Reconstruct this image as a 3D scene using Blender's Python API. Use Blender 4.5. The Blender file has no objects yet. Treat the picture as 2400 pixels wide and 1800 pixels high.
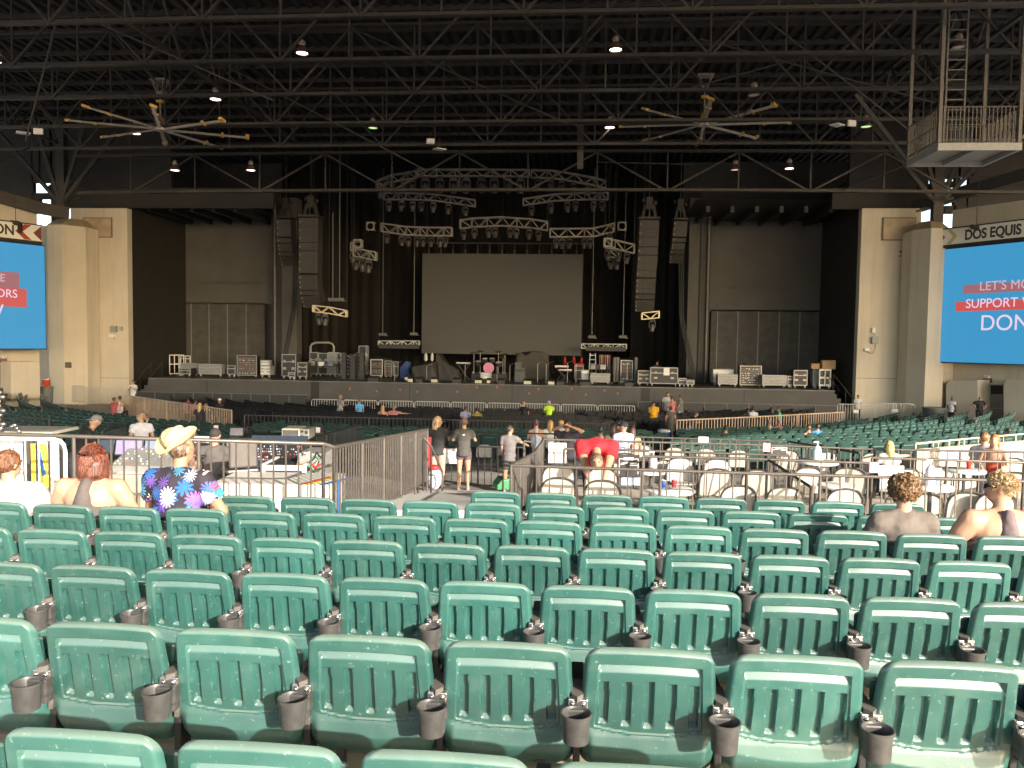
import bpy, bmesh, math, random
from mathutils import Vector, Matrix
random.seed(7)
sc = bpy.context.scene
PI = math.pi
# ---------------------------------------------------------------- camera
W0, H0, FPX = 2400.0, 1800.0, 1869.0
YAW, PIT, ROL = math.radians(4.5), math.atan(100/FPX), math.radians(0.82)
CAM = Vector((0, 0, 4.4))
FW = Vector((-math.sin(YAW)*math.cos(PIT), math.cos(YAW)*math.cos(PIT), -math.sin(PIT)))
R0 = Vector((math.cos(YAW), math.sin(YAW), 0)); U0 = R0.cross(FW)
RT = R0*math.cos(ROL)+U0*math.sin(ROL); UP = U0*math.cos(ROL)-R0*math.sin(ROL)
cd = bpy.data.cameras.new('camera'); co = bpy.data.objects.new('camera', cd); sc.collection.objects.link(co)
cd.sensor_width = 36; cd.lens = 36*FPX/W0; cd.clip_start = .05; cd.clip_end = 5000
co.matrix_world = Matrix(((RT.x, UP.x, -FW.x, CAM.x), (RT.y, UP.y, -FW.y, CAM.y), (RT.z, UP.z, -FW.z, CAM.z), (0, 0, 0, 1)))
sc.camera = co
# ---------------------------------------------------------------- light
SUN_EL, SUN_AZ = 20.0, 34.0     # degrees; azimuth measured from straight behind the camera towards its right
sd = Vector((math.sin(math.radians(SUN_AZ)), -math.cos(math.radians(SUN_AZ)), 0))
sd = R0*sd.x + Vector((-math.sin(YAW), math.cos(YAW), 0))*sd.y
SD = Vector((sd.x*math.cos(math.radians(SUN_EL)), sd.y*math.cos(math.radians(SUN_EL)), math.sin(math.radians(SUN_EL))))  # towards the sun
sl = bpy.data.lights.new('sun', 'SUN'); sl.energy = 2.7; sl.angle = math.radians(.5); sl.color = (1, .91, .79)
so = bpy.data.objects.new('sun', sl); sc.collection.objects.link(so)
so.rotation_euler = SD.to_track_quat('Z', 'Y').to_euler(); so.location = (20, -30, 30)
w = bpy.data.worlds.new('World'); sc.world = w; w.use_nodes = True
nt = w.node_tree; sk = nt.nodes.new('ShaderNodeTexSky'); sk.sky_type = 'NISHITA'; sk.sun_disc = False
sk.sun_elevation = math.radians(SUN_EL); sk.sun_rotation = math.atan2(SD.x, SD.y)
sk.dust_density = 2.0
nt.links.new(sk.outputs[0], nt.nodes['Background'].inputs[0]); nt.nodes['Background'].inputs[1].default_value = .15
sc.view_settings.view_transform = 'Standard'; sc.view_settings.look = 'None'
sc.view_settings.exposure = 1.95; sc.view_settings.gamma = 1
sc.render.engine = 'CYCLES'
sc.cycles.max_bounces = 8; sc.cycles.diffuse_bounces = 5

def P(px, py, d):
    return CAM + d*(FW + RT*((px-W0/2)/FPX) + UP*((H0/2-py)/FPX))
def proj(p):
    v = Vector(p)-CAM; d = v.dot(FW)
    return (W0/2+v.dot(RT)/d*FPX, H0/2-v.dot(UP)/d*FPX, d)
def Z(px, py, z):      # the point of plane z seen at a pixel
    v = FW + RT*((px-W0/2)/FPX) + UP*((H0/2-py)/FPX)
    return CAM + v*((z-CAM.z)/v.z)
def PY(px, py, Y):     # the point of the plane Y (parallel to the stage front) seen at a pixel
    v = FW + RT*((px-W0/2)/FPX) + UP*((H0/2-py)/FPX)
    return CAM + v*((Y-CAM.y)/v.y)
SC = Vector((-5, 52, 0))
DY = [-30, -10, 0, 3, 4.2, 6, 7.7, 8.6, 12, 17.5, 22, 30, 38, 70]
DD = [.9, 1.5, 1.9, 2.04, 2.16, 2.24, 2.34, 2.44, 2.78, 3.3, 3.65, 4.1, 4.4, 4.45]
def floor_z(x, y):
    t = 52-math.hypot(x-SC.x, y-SC.y) if y < 52 else 52-abs(x-SC.x)
    if t > 36 or y > 46: return 4.4-4.42
    t = max(-30, t)
    for i in range(len(DY)-1):
        if t <= DY[i+1]:
            return 4.4-(DD[i]+(DD[i+1]-DD[i])*(t-DY[i])/(DY[i+1]-DY[i]))
    return -.05
# ---------------------------------------------------------------- materials
MATS = {}
EX = 2**sc.view_settings.exposure
def mat(name, col, rough=.6, metal=0, var=.15, scale=6, bump=0, emit=0, ecol=None, spec=None, scratch=0, coat=0):
    if name in MATS: return MATS[name]
    m = bpy.data.materials.new(name); m.use_nodes = True; t = m.node_tree; b = t.nodes['Principled BSDF']
    col = tuple(col)+(1,)
    b.inputs['Roughness'].default_value = rough; b.inputs['Metallic'].default_value = metal
    if coat: b.inputs['Coat Weight'].default_value = coat; b.inputs['Coat Roughness'].default_value = .25
    if spec is not None: b.inputs['Specular IOR Level'].default_value = spec
    if var or bump:
        tc = t.nodes.new('ShaderNodeTexCoord'); n = t.nodes.new('ShaderNodeTexNoise'); n.inputs['Scale'].default_value = scale
        n.inputs['Detail'].default_value = 6; n.inputs['Roughness'].default_value = .62
        t.links.new(tc.outputs['Object'], n.inputs['Vector'])
        r = t.nodes.new('ShaderNodeMapRange'); r.inputs[1].default_value = .3; r.inputs[2].default_value = .7
        r.inputs[3].default_value = 1-var; r.inputs[4].default_value = 1+var
        t.links.new(n.outputs[0], r.inputs[0])
        mx = t.nodes.new('ShaderNodeMix'); mx.data_type = 'RGBA'; mx.blend_type = 'MULTIPLY'; mx.inputs[0].default_value = 1
        mx.inputs[6].default_value = col; t.links.new(r.outputs[0], mx.inputs[7])
        last = mx.outputs[2]
        if scratch:
            n2 = t.nodes.new('ShaderNodeTexNoise'); n2.inputs['Scale'].default_value = scale*14; n2.inputs['Detail'].default_value = 3
            t.links.new(tc.outputs['Object'], n2.inputs['Vector'])
            r2 = t.nodes.new('ShaderNodeMapRange'); r2.inputs[1].default_value = .66; r2.inputs[2].default_value = .74; r2.inputs[4].default_value = scratch
            t.links.new(n2.outputs[0], r2.inputs[0])
            m2 = t.nodes.new('ShaderNodeMix'); m2.data_type = 'RGBA'; t.links.new(r2.outputs[0], m2.inputs[0])
            t.links.new(last, m2.inputs[6]); m2.inputs[7].default_value = (.55, .55, .5, 1); last = m2.outputs[2]
        t.links.new(last, b.inputs['Base Color'])
        if bump:
            bp = t.nodes.new('ShaderNodeBump'); bp.inputs['Strength'].default_value = bump; bp.inputs['Distance'].default_value = .02
            t.links.new(n.outputs[0], bp.inputs['Height']); t.links.new(bp.outputs[0], b.inputs['Normal'])
    else: b.inputs['Base Color'].default_value = col
    if emit:
        b.inputs['Emission Color'].default_value = tuple(ecol or col[:3])+(1,); b.inputs['Emission Strength'].default_value = emit/EX
    MATS[name] = m; return m
def nodemat(name):
    m = bpy.data.materials.new(name); m.use_nodes = True; MATS[name] = m
    return m, m.node_tree, m.node_tree.nodes['Principled BSDF']
# ---------------------------------------------------------------- mesh helper
def link(o, parent=None):
    sc.collection.objects.link(o)
    if parent: o.parent = parent
    return o
class MB:
    def __init__(s): s.v = []; s.f = []; s.mi = []; s.cur = 0
    def add(s, vs, fs):
        b = len(s.v); s.v += [tuple(v) for v in vs]
        for f in fs: s.f.append(tuple(b+i for i in f)); s.mi.append(s.cur)
        return s
    def box(s, c, d, M=None):
        c = Vector(c); x, y, z = d[0]/2, d[1]/2, d[2]/2
        vs = [Vector((i*x, j*y, k*z)) for i in (-1, 1) for j in (-1, 1) for k in (-1, 1)]
        if M is not None: vs = [M @ v for v in vs]
        return s.add([c+v for v in vs], [(0, 1, 3, 2), (4, 6, 7, 5), (0, 4, 5, 1), (2, 3, 7, 6), (0, 2, 6, 4), (1, 5, 7, 3)])
    def bb(s, a, b):
        return s.box([(a[i]+b[i])/2 for i in range(3)], [abs(b[i]-a[i]) for i in range(3)])
    def bar(s, a, b, w, h=None, n=4):      # square (n=4) or round bar between points
        a, b = Vector(a), Vector(b); return s.tube([a, b], w/2, n, (h or w)/2)
    def tube(s, pts, r, n=8, r2=None, closed=False, cap=True):
        pts = [Vector(p) for p in pts]; rings = []; N = len(pts)
        rr = r if isinstance(r, (list, tuple)) else [r]*N
        for i, p in enumerate(pts):
            if closed: t = pts[(i+1) % N]-pts[i-1]
            else: t = pts[min(i+1, N-1)]-pts[max(i-1, 0)]
            if t.length < 1e-9: t = Vector((0, 0, 1))
            t.normalize(); u = Vector((0, 0, 1)) if abs(t.z) < .95 else Vector((0, 1, 0))
            a = t.cross(u).normalized(); b = a.cross(t)
            ph = PI/n if n == 4 else 0; k = math.sqrt(2) if n == 4 else 1
            ra, rb = rr[i]*k, (r2*k if r2 else rr[i]*k)
            rings.append([p+a*math.cos(ph+2*PI*j/n)*ra+b*math.sin(ph+2*PI*j/n)*rb for j in range(n)])
        vs = [v for g in rings for v in g]; fs = []
        for i in range(N if closed else N-1):
            k = (i+1) % N
            for j in range(n): fs.append((i*n+j, i*n+(j+1) % n, k*n+(j+1) % n, k*n+j))
        if cap and not closed: fs.append(tuple(range(n-1, -1, -1))); fs.append(tuple((N-1)*n+j for j in range(n)))
        return s.add(vs, fs)
    def lathe(s, c, prof, n=20, M=None, cap=True):   # prof: (r,z) from bottom to top
        c = Vector(c); vs = []
        for r, z in prof:
            for j in range(n):
                v = Vector((r*math.cos(2*PI*j/n), r*math.sin(2*PI*j/n), z)); vs.append(c+(M @ v if M is not None else v))
        fs = [(i*n+j, i*n+(j+1) % n, (i+1)*n+(j+1) % n, (i+1)*n+j) for i in range(len(prof)-1) for j in range(n)]
        if cap: fs.append(tuple(range(n-1, -1, -1))); fs.append(tuple((len(prof)-1)*n+j for j in range(n)))
        return s.add(vs, fs)
    def ball(s, c, r, n=12, m=8, M=None):
        if not isinstance(r, (list, tuple, Vector)): r = (r, r, r)
        c = Vector(c); vs = []; fs = []
        for i in range(1, m):
            th = PI*i/m
            for j in range(n):
                v = Vector((r[0]*math.sin(th)*math.cos(2*PI*j/n), r[1]*math.sin(th)*math.sin(2*PI*j/n), -r[2]*math.cos(th)))
                vs.append(c+(M @ v if M is not None else v))
        b = len(vs); e = Vector((0, 0, r[2])); e = M @ e if M is not None else e
        vs += [c-e, c+e]
        for i in range(m-2):
            for j in range(n): fs.append((i*n+j, i*n+(j+1) % n, (i+1)*n+(j+1) % n, (i+1)*n+j))
        for j in range(n): fs.append((b, (j+1) % n, j)); fs.append((b+1, (m-2)*n+j, (m-2)*n+(j+1) % n))
        return s.add(vs, fs)
    def prism(s, pts, ext):     # polygon pts (3D) extruded by vector ext
        pts = [Vector(p) for p in pts]; e = Vector(ext); n = len(pts)
        return s.add(pts+[p+e for p in pts], [tuple(range(n-1, -1, -1)), tuple(range(n, 2*n))]+[(i, (i+1) % n, n+(i+1) % n, n+i) for i in range(n)])
    def quad(s, a, b, c, d): return s.add([a, b, c, d], [(0, 1, 2, 3)])
    def mesh(s, name, mats, smooth=None):
        me = bpy.data.meshes.new(name); me.from_pydata([tuple(v) for v in s.v], [], s.f)
        if not isinstance(mats, (list, tuple)): mats = [mats]
        for m in mats: me.materials.append(m)
        if len(mats) > 1: me.polygons.foreach_set('material_index', s.mi)
        bm = bmesh.new(); bm.from_mesh(me); bmesh.ops.recalc_face_normals(bm, faces=bm.faces); bm.to_mesh(me); bm.free()
        if smooth is not None:
            me.polygons.foreach_set('use_smooth', [True]*len(me.polygons))
            me.set_sharp_from_angle(angle=math.radians(smooth))
        me.update(); return me
    def build(s, name, mats, parent=None, smooth=None, loc=None):
        o = link(bpy.data.objects.new(name, s.mesh(name, mats, smooth)), parent)
        if loc is not None: o.location = loc
        return o
def bevel(o, w=.01, seg=2, ang=40):
    m = o.modifiers.new('bevel', 'BEVEL'); m.width = w; m.segments = seg; m.limit_method = 'ANGLE'; m.angle_limit = math.radians(ang); return o
def tag(o, label=None, cat=None, group=None, kind=None):
    if label: o['label'] = label
    if cat: o['category'] = cat
    if group: o['group'] = group
    if kind: o['kind'] = kind
    return o
def empty(name, loc=(0, 0, 0), rz=0, label=None, cat=None, group=None):
    o = link(bpy.data.objects.new(name, None)); o.location = loc; o.rotation_euler = (0, 0, rz); o.empty_display_size = .1
    return tag(o, label, cat, group)
def copy_tree(o, parent=None):
    c = o.copy(); sc.collection.objects.link(c); c.parent = parent
    for ch in list(o.children): copy_tree(ch, c)
    return c
def text(name, s, size, m, parent, M, ext=.004, sx=1, align='LEFT', bold=0):
    cu = bpy.data.curves.new(name, 'FONT'); cu.body = s; cu.size = size; cu.extrude = ext; cu.align_x = align; cu.offset = bold
    tmp = bpy.data.objects.new('t', cu); sc.collection.objects.link(tmp)
    dg = bpy.context.evaluated_depsgraph_get(); me = bpy.data.meshes.new_from_object(tmp.evaluated_get(dg))
    bpy.data.objects.remove(tmp); me.transform(Matrix.Diagonal((sx, 1, 1, 1))); me.transform(M); me.materials.clear(); me.materials.append(m)
    return link(bpy.data.objects.new(name, me), parent)
def frame(o, ex, ez):       # matrix: x along ex, y (text up) along ez, origin o
    ex = Vector(ex).normalized(); ez = Vector(ez).normalized(); ey = ex.cross(ez)
    M = Matrix((ex, ez, ey)).transposed().to_4x4(); M.translation = Vector(o); return M
ORD = ['zeroth', 'first', 'second', 'third', 'fourth', 'fifth', 'sixth', 'seventh', 'eighth', 'ninth', 'tenth', 'eleventh', 'twelfth', 'thirteenth', 'fourteenth', 'fifteenth', 'sixteenth', 'seventeenth', 'eighteenth', 'nineteenth', 'twentieth']
def ordn(n):
    if n <= 20: return ORD[n]
    t = {2: 'twenty', 3: 'thirty', 4: 'forty', 5: 'fifty'}[n//10]
    return (t+'-'+ORD[n % 10]) if n % 10 else t[:-1]+'ieth'
M_steel = mat('dark_steel', (.044, .039, .035), .55, .0, .2, 3)
M_rail = mat('bronze_rail', (.135, .118, .104), .38, .35, .15, 8, spec=.5)
M_galv = mat('galvanised', (.5, .5, .5), .4, .7, .15, 10)
M_black = mat('black_paint', (.028, .026, .025), .6, 0, .25, 2)
M_alu = mat('aluminium_truss', (.34, .32, .28), .4, .5, .1, 5)
M_white = mat('white_plastic', (.75, .74, .72), .45, 0, .06, 5)
M_tan = mat('tan_paint', (.56, .42, .30), .5, 0, .08, 5)
M_case = mat('case_black', (.035, .034, .034), .45, 0, .2, 10, scratch=.3)
M_caseg = mat('case_grey', (.27, .27, .275), .5, .2, .3, 9, scratch=.4)
M_chrome = mat('worn_chrome', (.5, .46, .43), .28, .9, .25, 30)
M_red = mat('red_plastic', (.5, .03, .03), .45)
# ================================================================ setting
mC = mat('concrete', (.32, .295, .27), .85, 0, .2, .6, .3)
g = MB(); xs = [-400, -150, -80]+[-60+4*i for i in range(31)]+[80, 150, 400]; ys = [-400, -120, -60, -40, -30]+[-25+2*i for i in range(36)]+[60, 90, 200, 600]
for y in ys:
    for x in xs: g.v.append((x, y, floor_z(x, y) if abs(x) < 150 and -100 < y < 80 else (-.1 if y > 0 else 3.5)))
nx = len(xs)
for j in range(len(ys)-1):
    for i in range(nx-1): g.f.append((j*nx+i, j*nx+i+1, (j+1)*nx+i+1, (j+1)*nx+i)); g.mi.append(0)
tag(g.build('ground', mC, smooth=60), kind='structure')
# ---------------------------------------------------------------- pavilion shell
mBeige = mat('beige_stucco', (.62, .56, .46), .85, 0, .1, .35, .15)
_t = mBeige.node_tree; _b = _t.nodes['Principled BSDF']; _l = _b.inputs['Base Color'].links[0].from_socket; _c = _t.nodes.new('ShaderNodeTexCoord'); _p = _t.nodes.new('ShaderNodeMapping'); _p.inputs['Scale'].default_value = (1, 1, .06)
_n = _t.nodes.new('ShaderNodeTexNoise'); _n.inputs['Scale'].default_value = 2.2; _n.inputs['Detail'].default_value = 7; _t.links.new(_c.outputs['Object'], _p.inputs[0]); _t.links.new(_p.outputs[0], _n.inputs['Vector']); _r = _t.nodes.new('ShaderNodeMapRange'); _r.inputs[1].default_value = .5; _r.inputs[2].default_value = .8; _r.inputs[4].default_value = .45; _t.links.new(_n.outputs[0], _r.inputs[0])
_m = _t.nodes.new('ShaderNodeMix'); _m.data_type = 'RGBA'; _t.links.new(_r.outputs[0], _m.inputs[0]); _t.links.new(_l, _m.inputs[6]); _m.inputs[7].default_value = (.34, .28, .2, 1); _t.links.new(_m.outputs[2], _b.inputs['Base Color'])
mCeil = mat('roof_deck', (.03, .026, .025), .7, 0, .25, .5)
ZT = 14.1      # bottom chord height of the roof trusses
YS = 45.0      # stage front line
roof = empty('pavilion_roof', (0, 20, 17), label='huge dark corrugated pavilion roof covering seats and stage', cat='roof')
def inv(o): return Matrix.Translation(-Vector(o.location))
m = MB(); RE = [(-60, 62), (60, 62), (60, 22), (36, 3), (23, -9), (13, -15), (-20, -13), (-45, -5), (-60, 10)]
ZR = 16.9
# corrugated sheet cut to the fan outline, ribs running towards the stage
def yback(x):
    pts = sorted([(p[0], p[1]) for p in RE[2:9]], key=lambda q: q[0])
    for a, b in zip(pts, pts[1:]):
        if a[0] <= x <= b[0]: return a[1]+(b[1]-a[1])*(x-a[0])/max(1e-6, b[0]-a[0])
    return 20
x = -60
while x < 60:
    y0 = yback(x); y1 = yback(x+.3)
    for (xa, xb, za, zb) in ((x, x+.22, 0, 0), (x+.22, x+.28, 0, -.12), (x+.28, x+.44, -.12, -.12), (x+.44, x+.5, -.12, 0)):
        m.add([(xa, y0, ZR+za), (xb, y0, ZR+zb), (xb, 62, ZR+zb), (xa, 62, ZR+za)], [(0, 1, 2, 3)])
    x += .5
m.v = [(a, b-20, c-17) for a, b, c in m.v]
m.build('corrugated_deck', mCeil, roof)
m = MB()
for k, (a, b) in enumerate(zip(RE[2:8], RE[3:9])):
    if a[1] > 40 or b[1] > 40: continue
    m.prism([(a[0], a[1]-20, -1.6), (b[0], b[1]-20, -1.6), (b[0], b[1]-20, .5), (a[0], a[1]-20, .5)], (.0, -.3, 0))
m.build('fascia', M_steel, roof)
m = MB()
poly = [(p[0], p[1]-20, .3) for p in RE]; m.add(poly, [tuple(range(len(poly)))])
m.build('roof_membrane', mat('roof_top', (.2, .2, .2), .8), roof)
def truss(y, zb, depth, x0, x1, pitch, w=.16, yt=0, name='roof_truss', lab='', camber=.15, ph=0, dens=1):
    t = empty(name, (0, y, zb), label=lab, cat='truss', group='steel trusses spanning the pavilion roof')
    cb = MB(); tb = MB(); wb = MB(); n = int((x1-x0)/pitch); cm = lambda x: camber*(1-((x-(x0+x1)/2)/((x1-x0)/2))**2)
    xs_ = [x0+(x1-x0)*i/14 for i in range(15)]
    for a, b in zip(xs_, xs_[1:]):
        for (mb, z) in ((cb, 0), (tb, depth)):
            # an angle-iron pair: flange and web
            mb.bar((a, 0, z+cm(a)), (b, 0, z+cm(b)), w*1.5, w*.14); mb.bar((a, -w*.02, z+w*.45+cm(a)), (b, -w*.02, z+w*.45+cm(b)), w*.22, w*.8)
    for i in range(n):
        a = x0+ph+i*pitch; b = a+pitch; c = (a+b)/2
        if b > x1: break
        wb.bar((a, -.03, cm(a)), (c, -.03, depth+cm(c)), w*.62, w*.5); wb.bar((c, .03, depth+cm(c)), (b, .03, cm(b)), w*.62, w*.5)
        if dens: wb.bar((c, 0, cm(c)), (c, 0, depth+cm(c)), w*.4); wb.bar((a, 0, cm(a)), (a, 0, depth+cm(a)), w*.4)
    cb.build('bottom_chord', M_steel, t); tb.build('top_chord', M_steel, t); wb.build('web', M_steel, t); return t
TR = [(24.0, 34), (27.5, 137), (31, 218), (34, 287), (37, 341)]
names = ['nearest the top edge of the photo', 'second from the top, just below the large lit lamps', 'third from the top, just above the fans', 'fourth from the top, level with the fan hubs', 'fifth from the top, below the fans']
for k, (y, py) in enumerate(TR):
    z = PY(1200, py, y).z
    truss(y, z-.15, 2.6, -34 if k > 2 else -36, 34, 4.9, .15 if k < 3 else .14, lab='dark steel roof truss, %s' % names[k], ph=(k*1.1) % 2)
truss(41.5, PY(1200, 449, 41.5).z-.12, 1.95, -27, 22.5, 7.1, .17, lab='lowest dark roof truss with wide diagonals before the stage', ph=3.1, dens=1)
for k, y in enumerate((16.5, 20.3)):
    truss(y, 14.3, 2.5, -36, 36, 4.9, .15, lab=['dark roof truss nearest the camera, above the photo edge', 'dark roof truss touching the top edge of the photo'][k], ph=k)
# joists under the deck and long trusses running to the stage
jr = MB()
for i in range(22):
    y = 8+i*2.0
    jr.bar((-36, y-20, -.25), (36, y-20, -.25), .1, .22)
jr.build('joist', M_steel, roof)
for k, px in enumerate((150, 700, 1362, 1990, 2330)):
    p = PY(px, 400, 41.5); xx = p.x
    t = empty('longitudinal_truss', (xx, 30, 14.6), label='slim dark truss running towards the stage, %s from left' % ORD[k+1], cat='truss', group='trusses running towards the stage')
    c = MB(); wv = MB()
    c.bar((0, -16, 0), (0, 11, 0), .14, .1); c.bar((0, -16, 1.9), (0, 11, 1.9), .14, .1)
    for j in range(9):
        a = -16+j*3; wv.bar((0, a, 0), (0, a+1.5, 1.9), .08); wv.bar((0, a+1.5, 1.9), (0, a+3, 0), .08)
    c.build('chord', M_steel, t); wv.build('web', M_steel, t)
# hanging post with a junction box in the middle
hp = empty('hanging_post', PY(1362, 270, 38), label='dark vertical post with square box hanging among the trusses', cat='post')
m = MB(); m.bar((0, 0, -2.5), (0, 0, 4), .28); m.build('shaft', M_steel, hp)
m = MB(); m.box((0, -.05, 2.7), (.36, .36, .5)); m.build('junction_box', mat('box_grey', (.12, .11, .1)), hp)
# bracing rods
for ib, (a, b, c_, d_, dd) in enumerate( ((200, 40, 640, 235, 27), (1800, 50, 2150, 320, 28), (800, 55, 1330, 290, 31), (1640, 90, 2190, 240, 30), (1620, 205, 1860, 140, 31), (540, 160, 1000, 400, 33), (1620, 385, 1400, 380, 38), (2140, 380, 1960, 452, 38), (130, 60, 60, 330, 27), (0, 380, 70, 345, 36))):
    br = MB(); p0 = P(a, b, dd); br.bar((0, 0, 0), P(c_, d_, dd+2)-p0, .07, n=6); o = br.build('bracing_rod', M_steel); o.location = p0; tag(o, 'thin dark diagonal bracing rod under the roof, %s' % ['upper left', 'upper right near the catwalk', 'long one left of centre', 'long one ending at the catwalk', 'short rising one above the right fan', 'passing above the left fan', 'low one right of centre', 'below the catwalk', 'steep one at the far left', 'at the left edge'][ib], 'bracing', 'bracing rods')
tag(MB().bb((-35, 61.9, -.3), (24, 62.3, 17.2)).build('rear_wall', mat('rear_black', (.01, .01, .01), .9)), 'black rear wall closing the stage house', 'wall')
# ---------------------------------------------------------------- proscenium towers and side walls
def wallbox(mb, px0, px1, pyt, Y, dz, zb=-.3, thick=.6):
    a = PY(px0, pyt, Y); b = PY(px1, pyt, Y); zt = (a.z+b.z)/2
    mb.bb((a.x, Y, zb), (b.x, Y+thick, zt)); return a.x, b.x, zt
# left tower
def tower(side):
    L = side == 'left'
    t = empty('stage_tower', (0, 0, 0), label='tall beige stucco wall %s of the dark stage opening' % side, cat='wall')
    m = MB()
    x0, x1 = (PY(165, 487, YS).x, PY(297.5, 487, YS).x) if L else (PY(2021, 490, YS).x, PY(2160, 490, YS).x)
    zt = PY(298 if L else 2021, 488, YS).z
    m.bb((x0, YS, -.3), (x1, YS+.5, zt))
    # return wall along the inside of the opening
    o = m.build('wall', mBeige, t)
    z1 = PY(300, 887, YS).z
    j = MB(); zz = PY(298 if L else 2021, 887, YS).z; j.bb((x0+.02, YS-.006, zz), (x1-.02, YS-.001, zz+.03)); j.build('wall_joint', mat('joint_grey', (.25, .22, .18)), t)
    # inside return, painted black, that closes the stage wing
    r = MB(); xx = x1 if L else x0
    r.bb((xx-.3 if L else xx, YS+.5, -.3), (xx if L else xx+.3, YS+16, zt+2)); r.build('black_return', M_black, t)
    # louvred square vent panel
    v = MB(); p0 = PY(197, 512, YS) if L else PY(2070, 512, YS); p1 = PY(262, 555, YS) if L else PY(2142, 562, YS)
    v.bb((p0.x, YS-.12, p1.z), (p1.x, YS, p0.z)); o = v.build('vent_panel', mat('vent_beige', (.47, .38, .27), .8, 0, .25, 1.2), t); bevel(o, .02)
    v = MB(); f = .05
    for (a, b) in (((p0.x-f, p0.z), (p1.x+f, p0.z+f)), ((p0.x-f, p1.z-f), (p1.x+f, p1.z)), ((p0.x-f, p1.z), (p0.x, p0.z)), ((p1.x, p1.z), (p1.x+f, p0.z))):
        v.bb((a[0], YS-.07, a[1]), (b[0], YS-.001, b[1]))
    v.build('vent_frame', mat('grime', (.2, .16, .12), .9), t)
    if not L:
        st = MB()
        for (a, b, r_) in ((2112, 590, 5), (2120, 584, 4), (2128, 592, 4), (2118, 600, 3), (2126, 604, 5), (2133, 602, 3), (2139, 606, 3), (2110, 600, 3), (2131, 597, 3)):
            p = PY(a, b, YS); r_ *= .022; st.lathe((p.x, YS-.004, p.z), [(r_*.9, 0), (r_, .003)], 9, Matrix.Rotation(PI/2, 3, 'X') @ Matrix.Diagonal((1, .6, 1)))
        st.build('patched_stain', mat('stain', (.17, .14, .11), .9), t)
    return t
tower('left'); tower('right')
# corner piers with steel columns
def pier(L):
    Y = YS-2.2
    if L: xa, xm, xb, yt = PY(103, 530, Y).x, PY(147, 530, Y).x, PY(178, 530, Y).x, 527
    else: xa, xm, xb, yt = PY(2155, 530, Y).x, PY(2181, 530, Y).x, PY(2235, 530, Y).x, 535
    t = empty('corner_pier', ((xa+xb)/2, Y, 0), label='faceted beige pier with sloped cap carrying a dark steel column, %s side' % ('left' if L else 'right'), cat='pier')
    cx = (xa+xb)/2; zt = PY(150 if L else 2190, yt, Y).z; m = MB(); dx0 = xa-cx; dx1 = xb-cx; dm = xm-cx
    if L: poly = [(dx0, .5), (dx0+.15, 0), (dm, -.1), (dx1, .9), (dx1, 2.1), (dx0, 2.1)]
    else: poly = [(dx0, .9), (dm, -.1), (dx1-.2, 0), (dx1, .5), (dx1, 2.1), (dx0, 2.1)]
    m.prism([(a, b, -.3) for a, b in poly], (0, 0, zt+.3)); m.build('shaft', mBeige, t)
    c = MB(); top = [(a*.55+.02, b*.55+.5, zt+.45) for a, b in poly]; n = len(poly)
    c.add([(a, b, zt) for a, b in poly]+top, [(i, (i+1) % n, n+(i+1) % n, n+i) for i in range(n)]+[tuple(range(n, 2*n))])
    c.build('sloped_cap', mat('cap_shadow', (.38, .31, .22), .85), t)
    s = MB(); sx = (PY(130, 500, Y).x if L else PY(2208, 500, Y).x)-cx
    s.bar((sx, .6, zt+.2), (sx, .6, 16.5), .5, .4)
    s.build('steel_column', M_steel, t)
    b = MB()
    for (dx_, dz_) in ((3.5, 4.2), (-3.5, 4.2), (1.6, 4.5), (-1.4, 5)):
        b.bar((sx, .5, zt+1.2), (sx+dx_, .3, zt+dz_+1), .2)
    b.bar((sx-.9, .9, zt+1.0), (sx+.9, .9, zt+1.7), .12); b.bar((sx-.9, .9, zt+2.2), (sx+.9, .9, zt+2.4), .3)
    b.build('knee_brace', M_steel, t)
pier(True); pier(False)
# dark band above towers, leaving slits of sky beside the columns
mDk = mat('dark_cladding', (.03, .028, .026), .7, 0, .2, 1)
t = empty('upper_cladding', (0, YS, 12), label='dark cladding panels above the beige towers beneath the roof', cat='wall')
zt = PY(298, 488, YS).z
def clad(px0, px1, py0, py1, Y, name='panel'):
    a = PY(px0, py0, Y); b = PY(px1, py1, Y)
    m = MB(); m.bb((a.x, 0, a.z-12), (b.x, .3, b.z-12)); o = m.build(name, mDk, t); o.location = (0, Y-YS, 0); return o
for (x0_, x1_, y0_, y1_) in ((-300, 74, 487, 250), (74, 92, 428, 250), (120, 138, 540, 250), (92, 120, 428, 250), (92, 120, 466, 452), (76, 92, 500, 452), (92, 120, 499, 478), (138, 150, 432, 250), (138, 150, 482, 455), (150, 640, 487, 440), (150, 400, 440, 250),
                             (1950, 2184, 490, 440), (1990, 2184, 440, 250), (2184, 2192, 428, 250), (2192, 2214, 560, 250), (2214, 2252, 418, 250), (2238, 2252, 452, 418), (2252, 2282, 412, 250), (2266, 2700, 545, 412), (2214, 2240, 462, 452), (2236, 2266, 480, 452), (2214, 2236, 500, 482), (2240, 2266, 500, 480), (2282, 2700, 412, 250)):
    clad(x0_, x1_, y0_, y1_, YS+.3)
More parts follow.
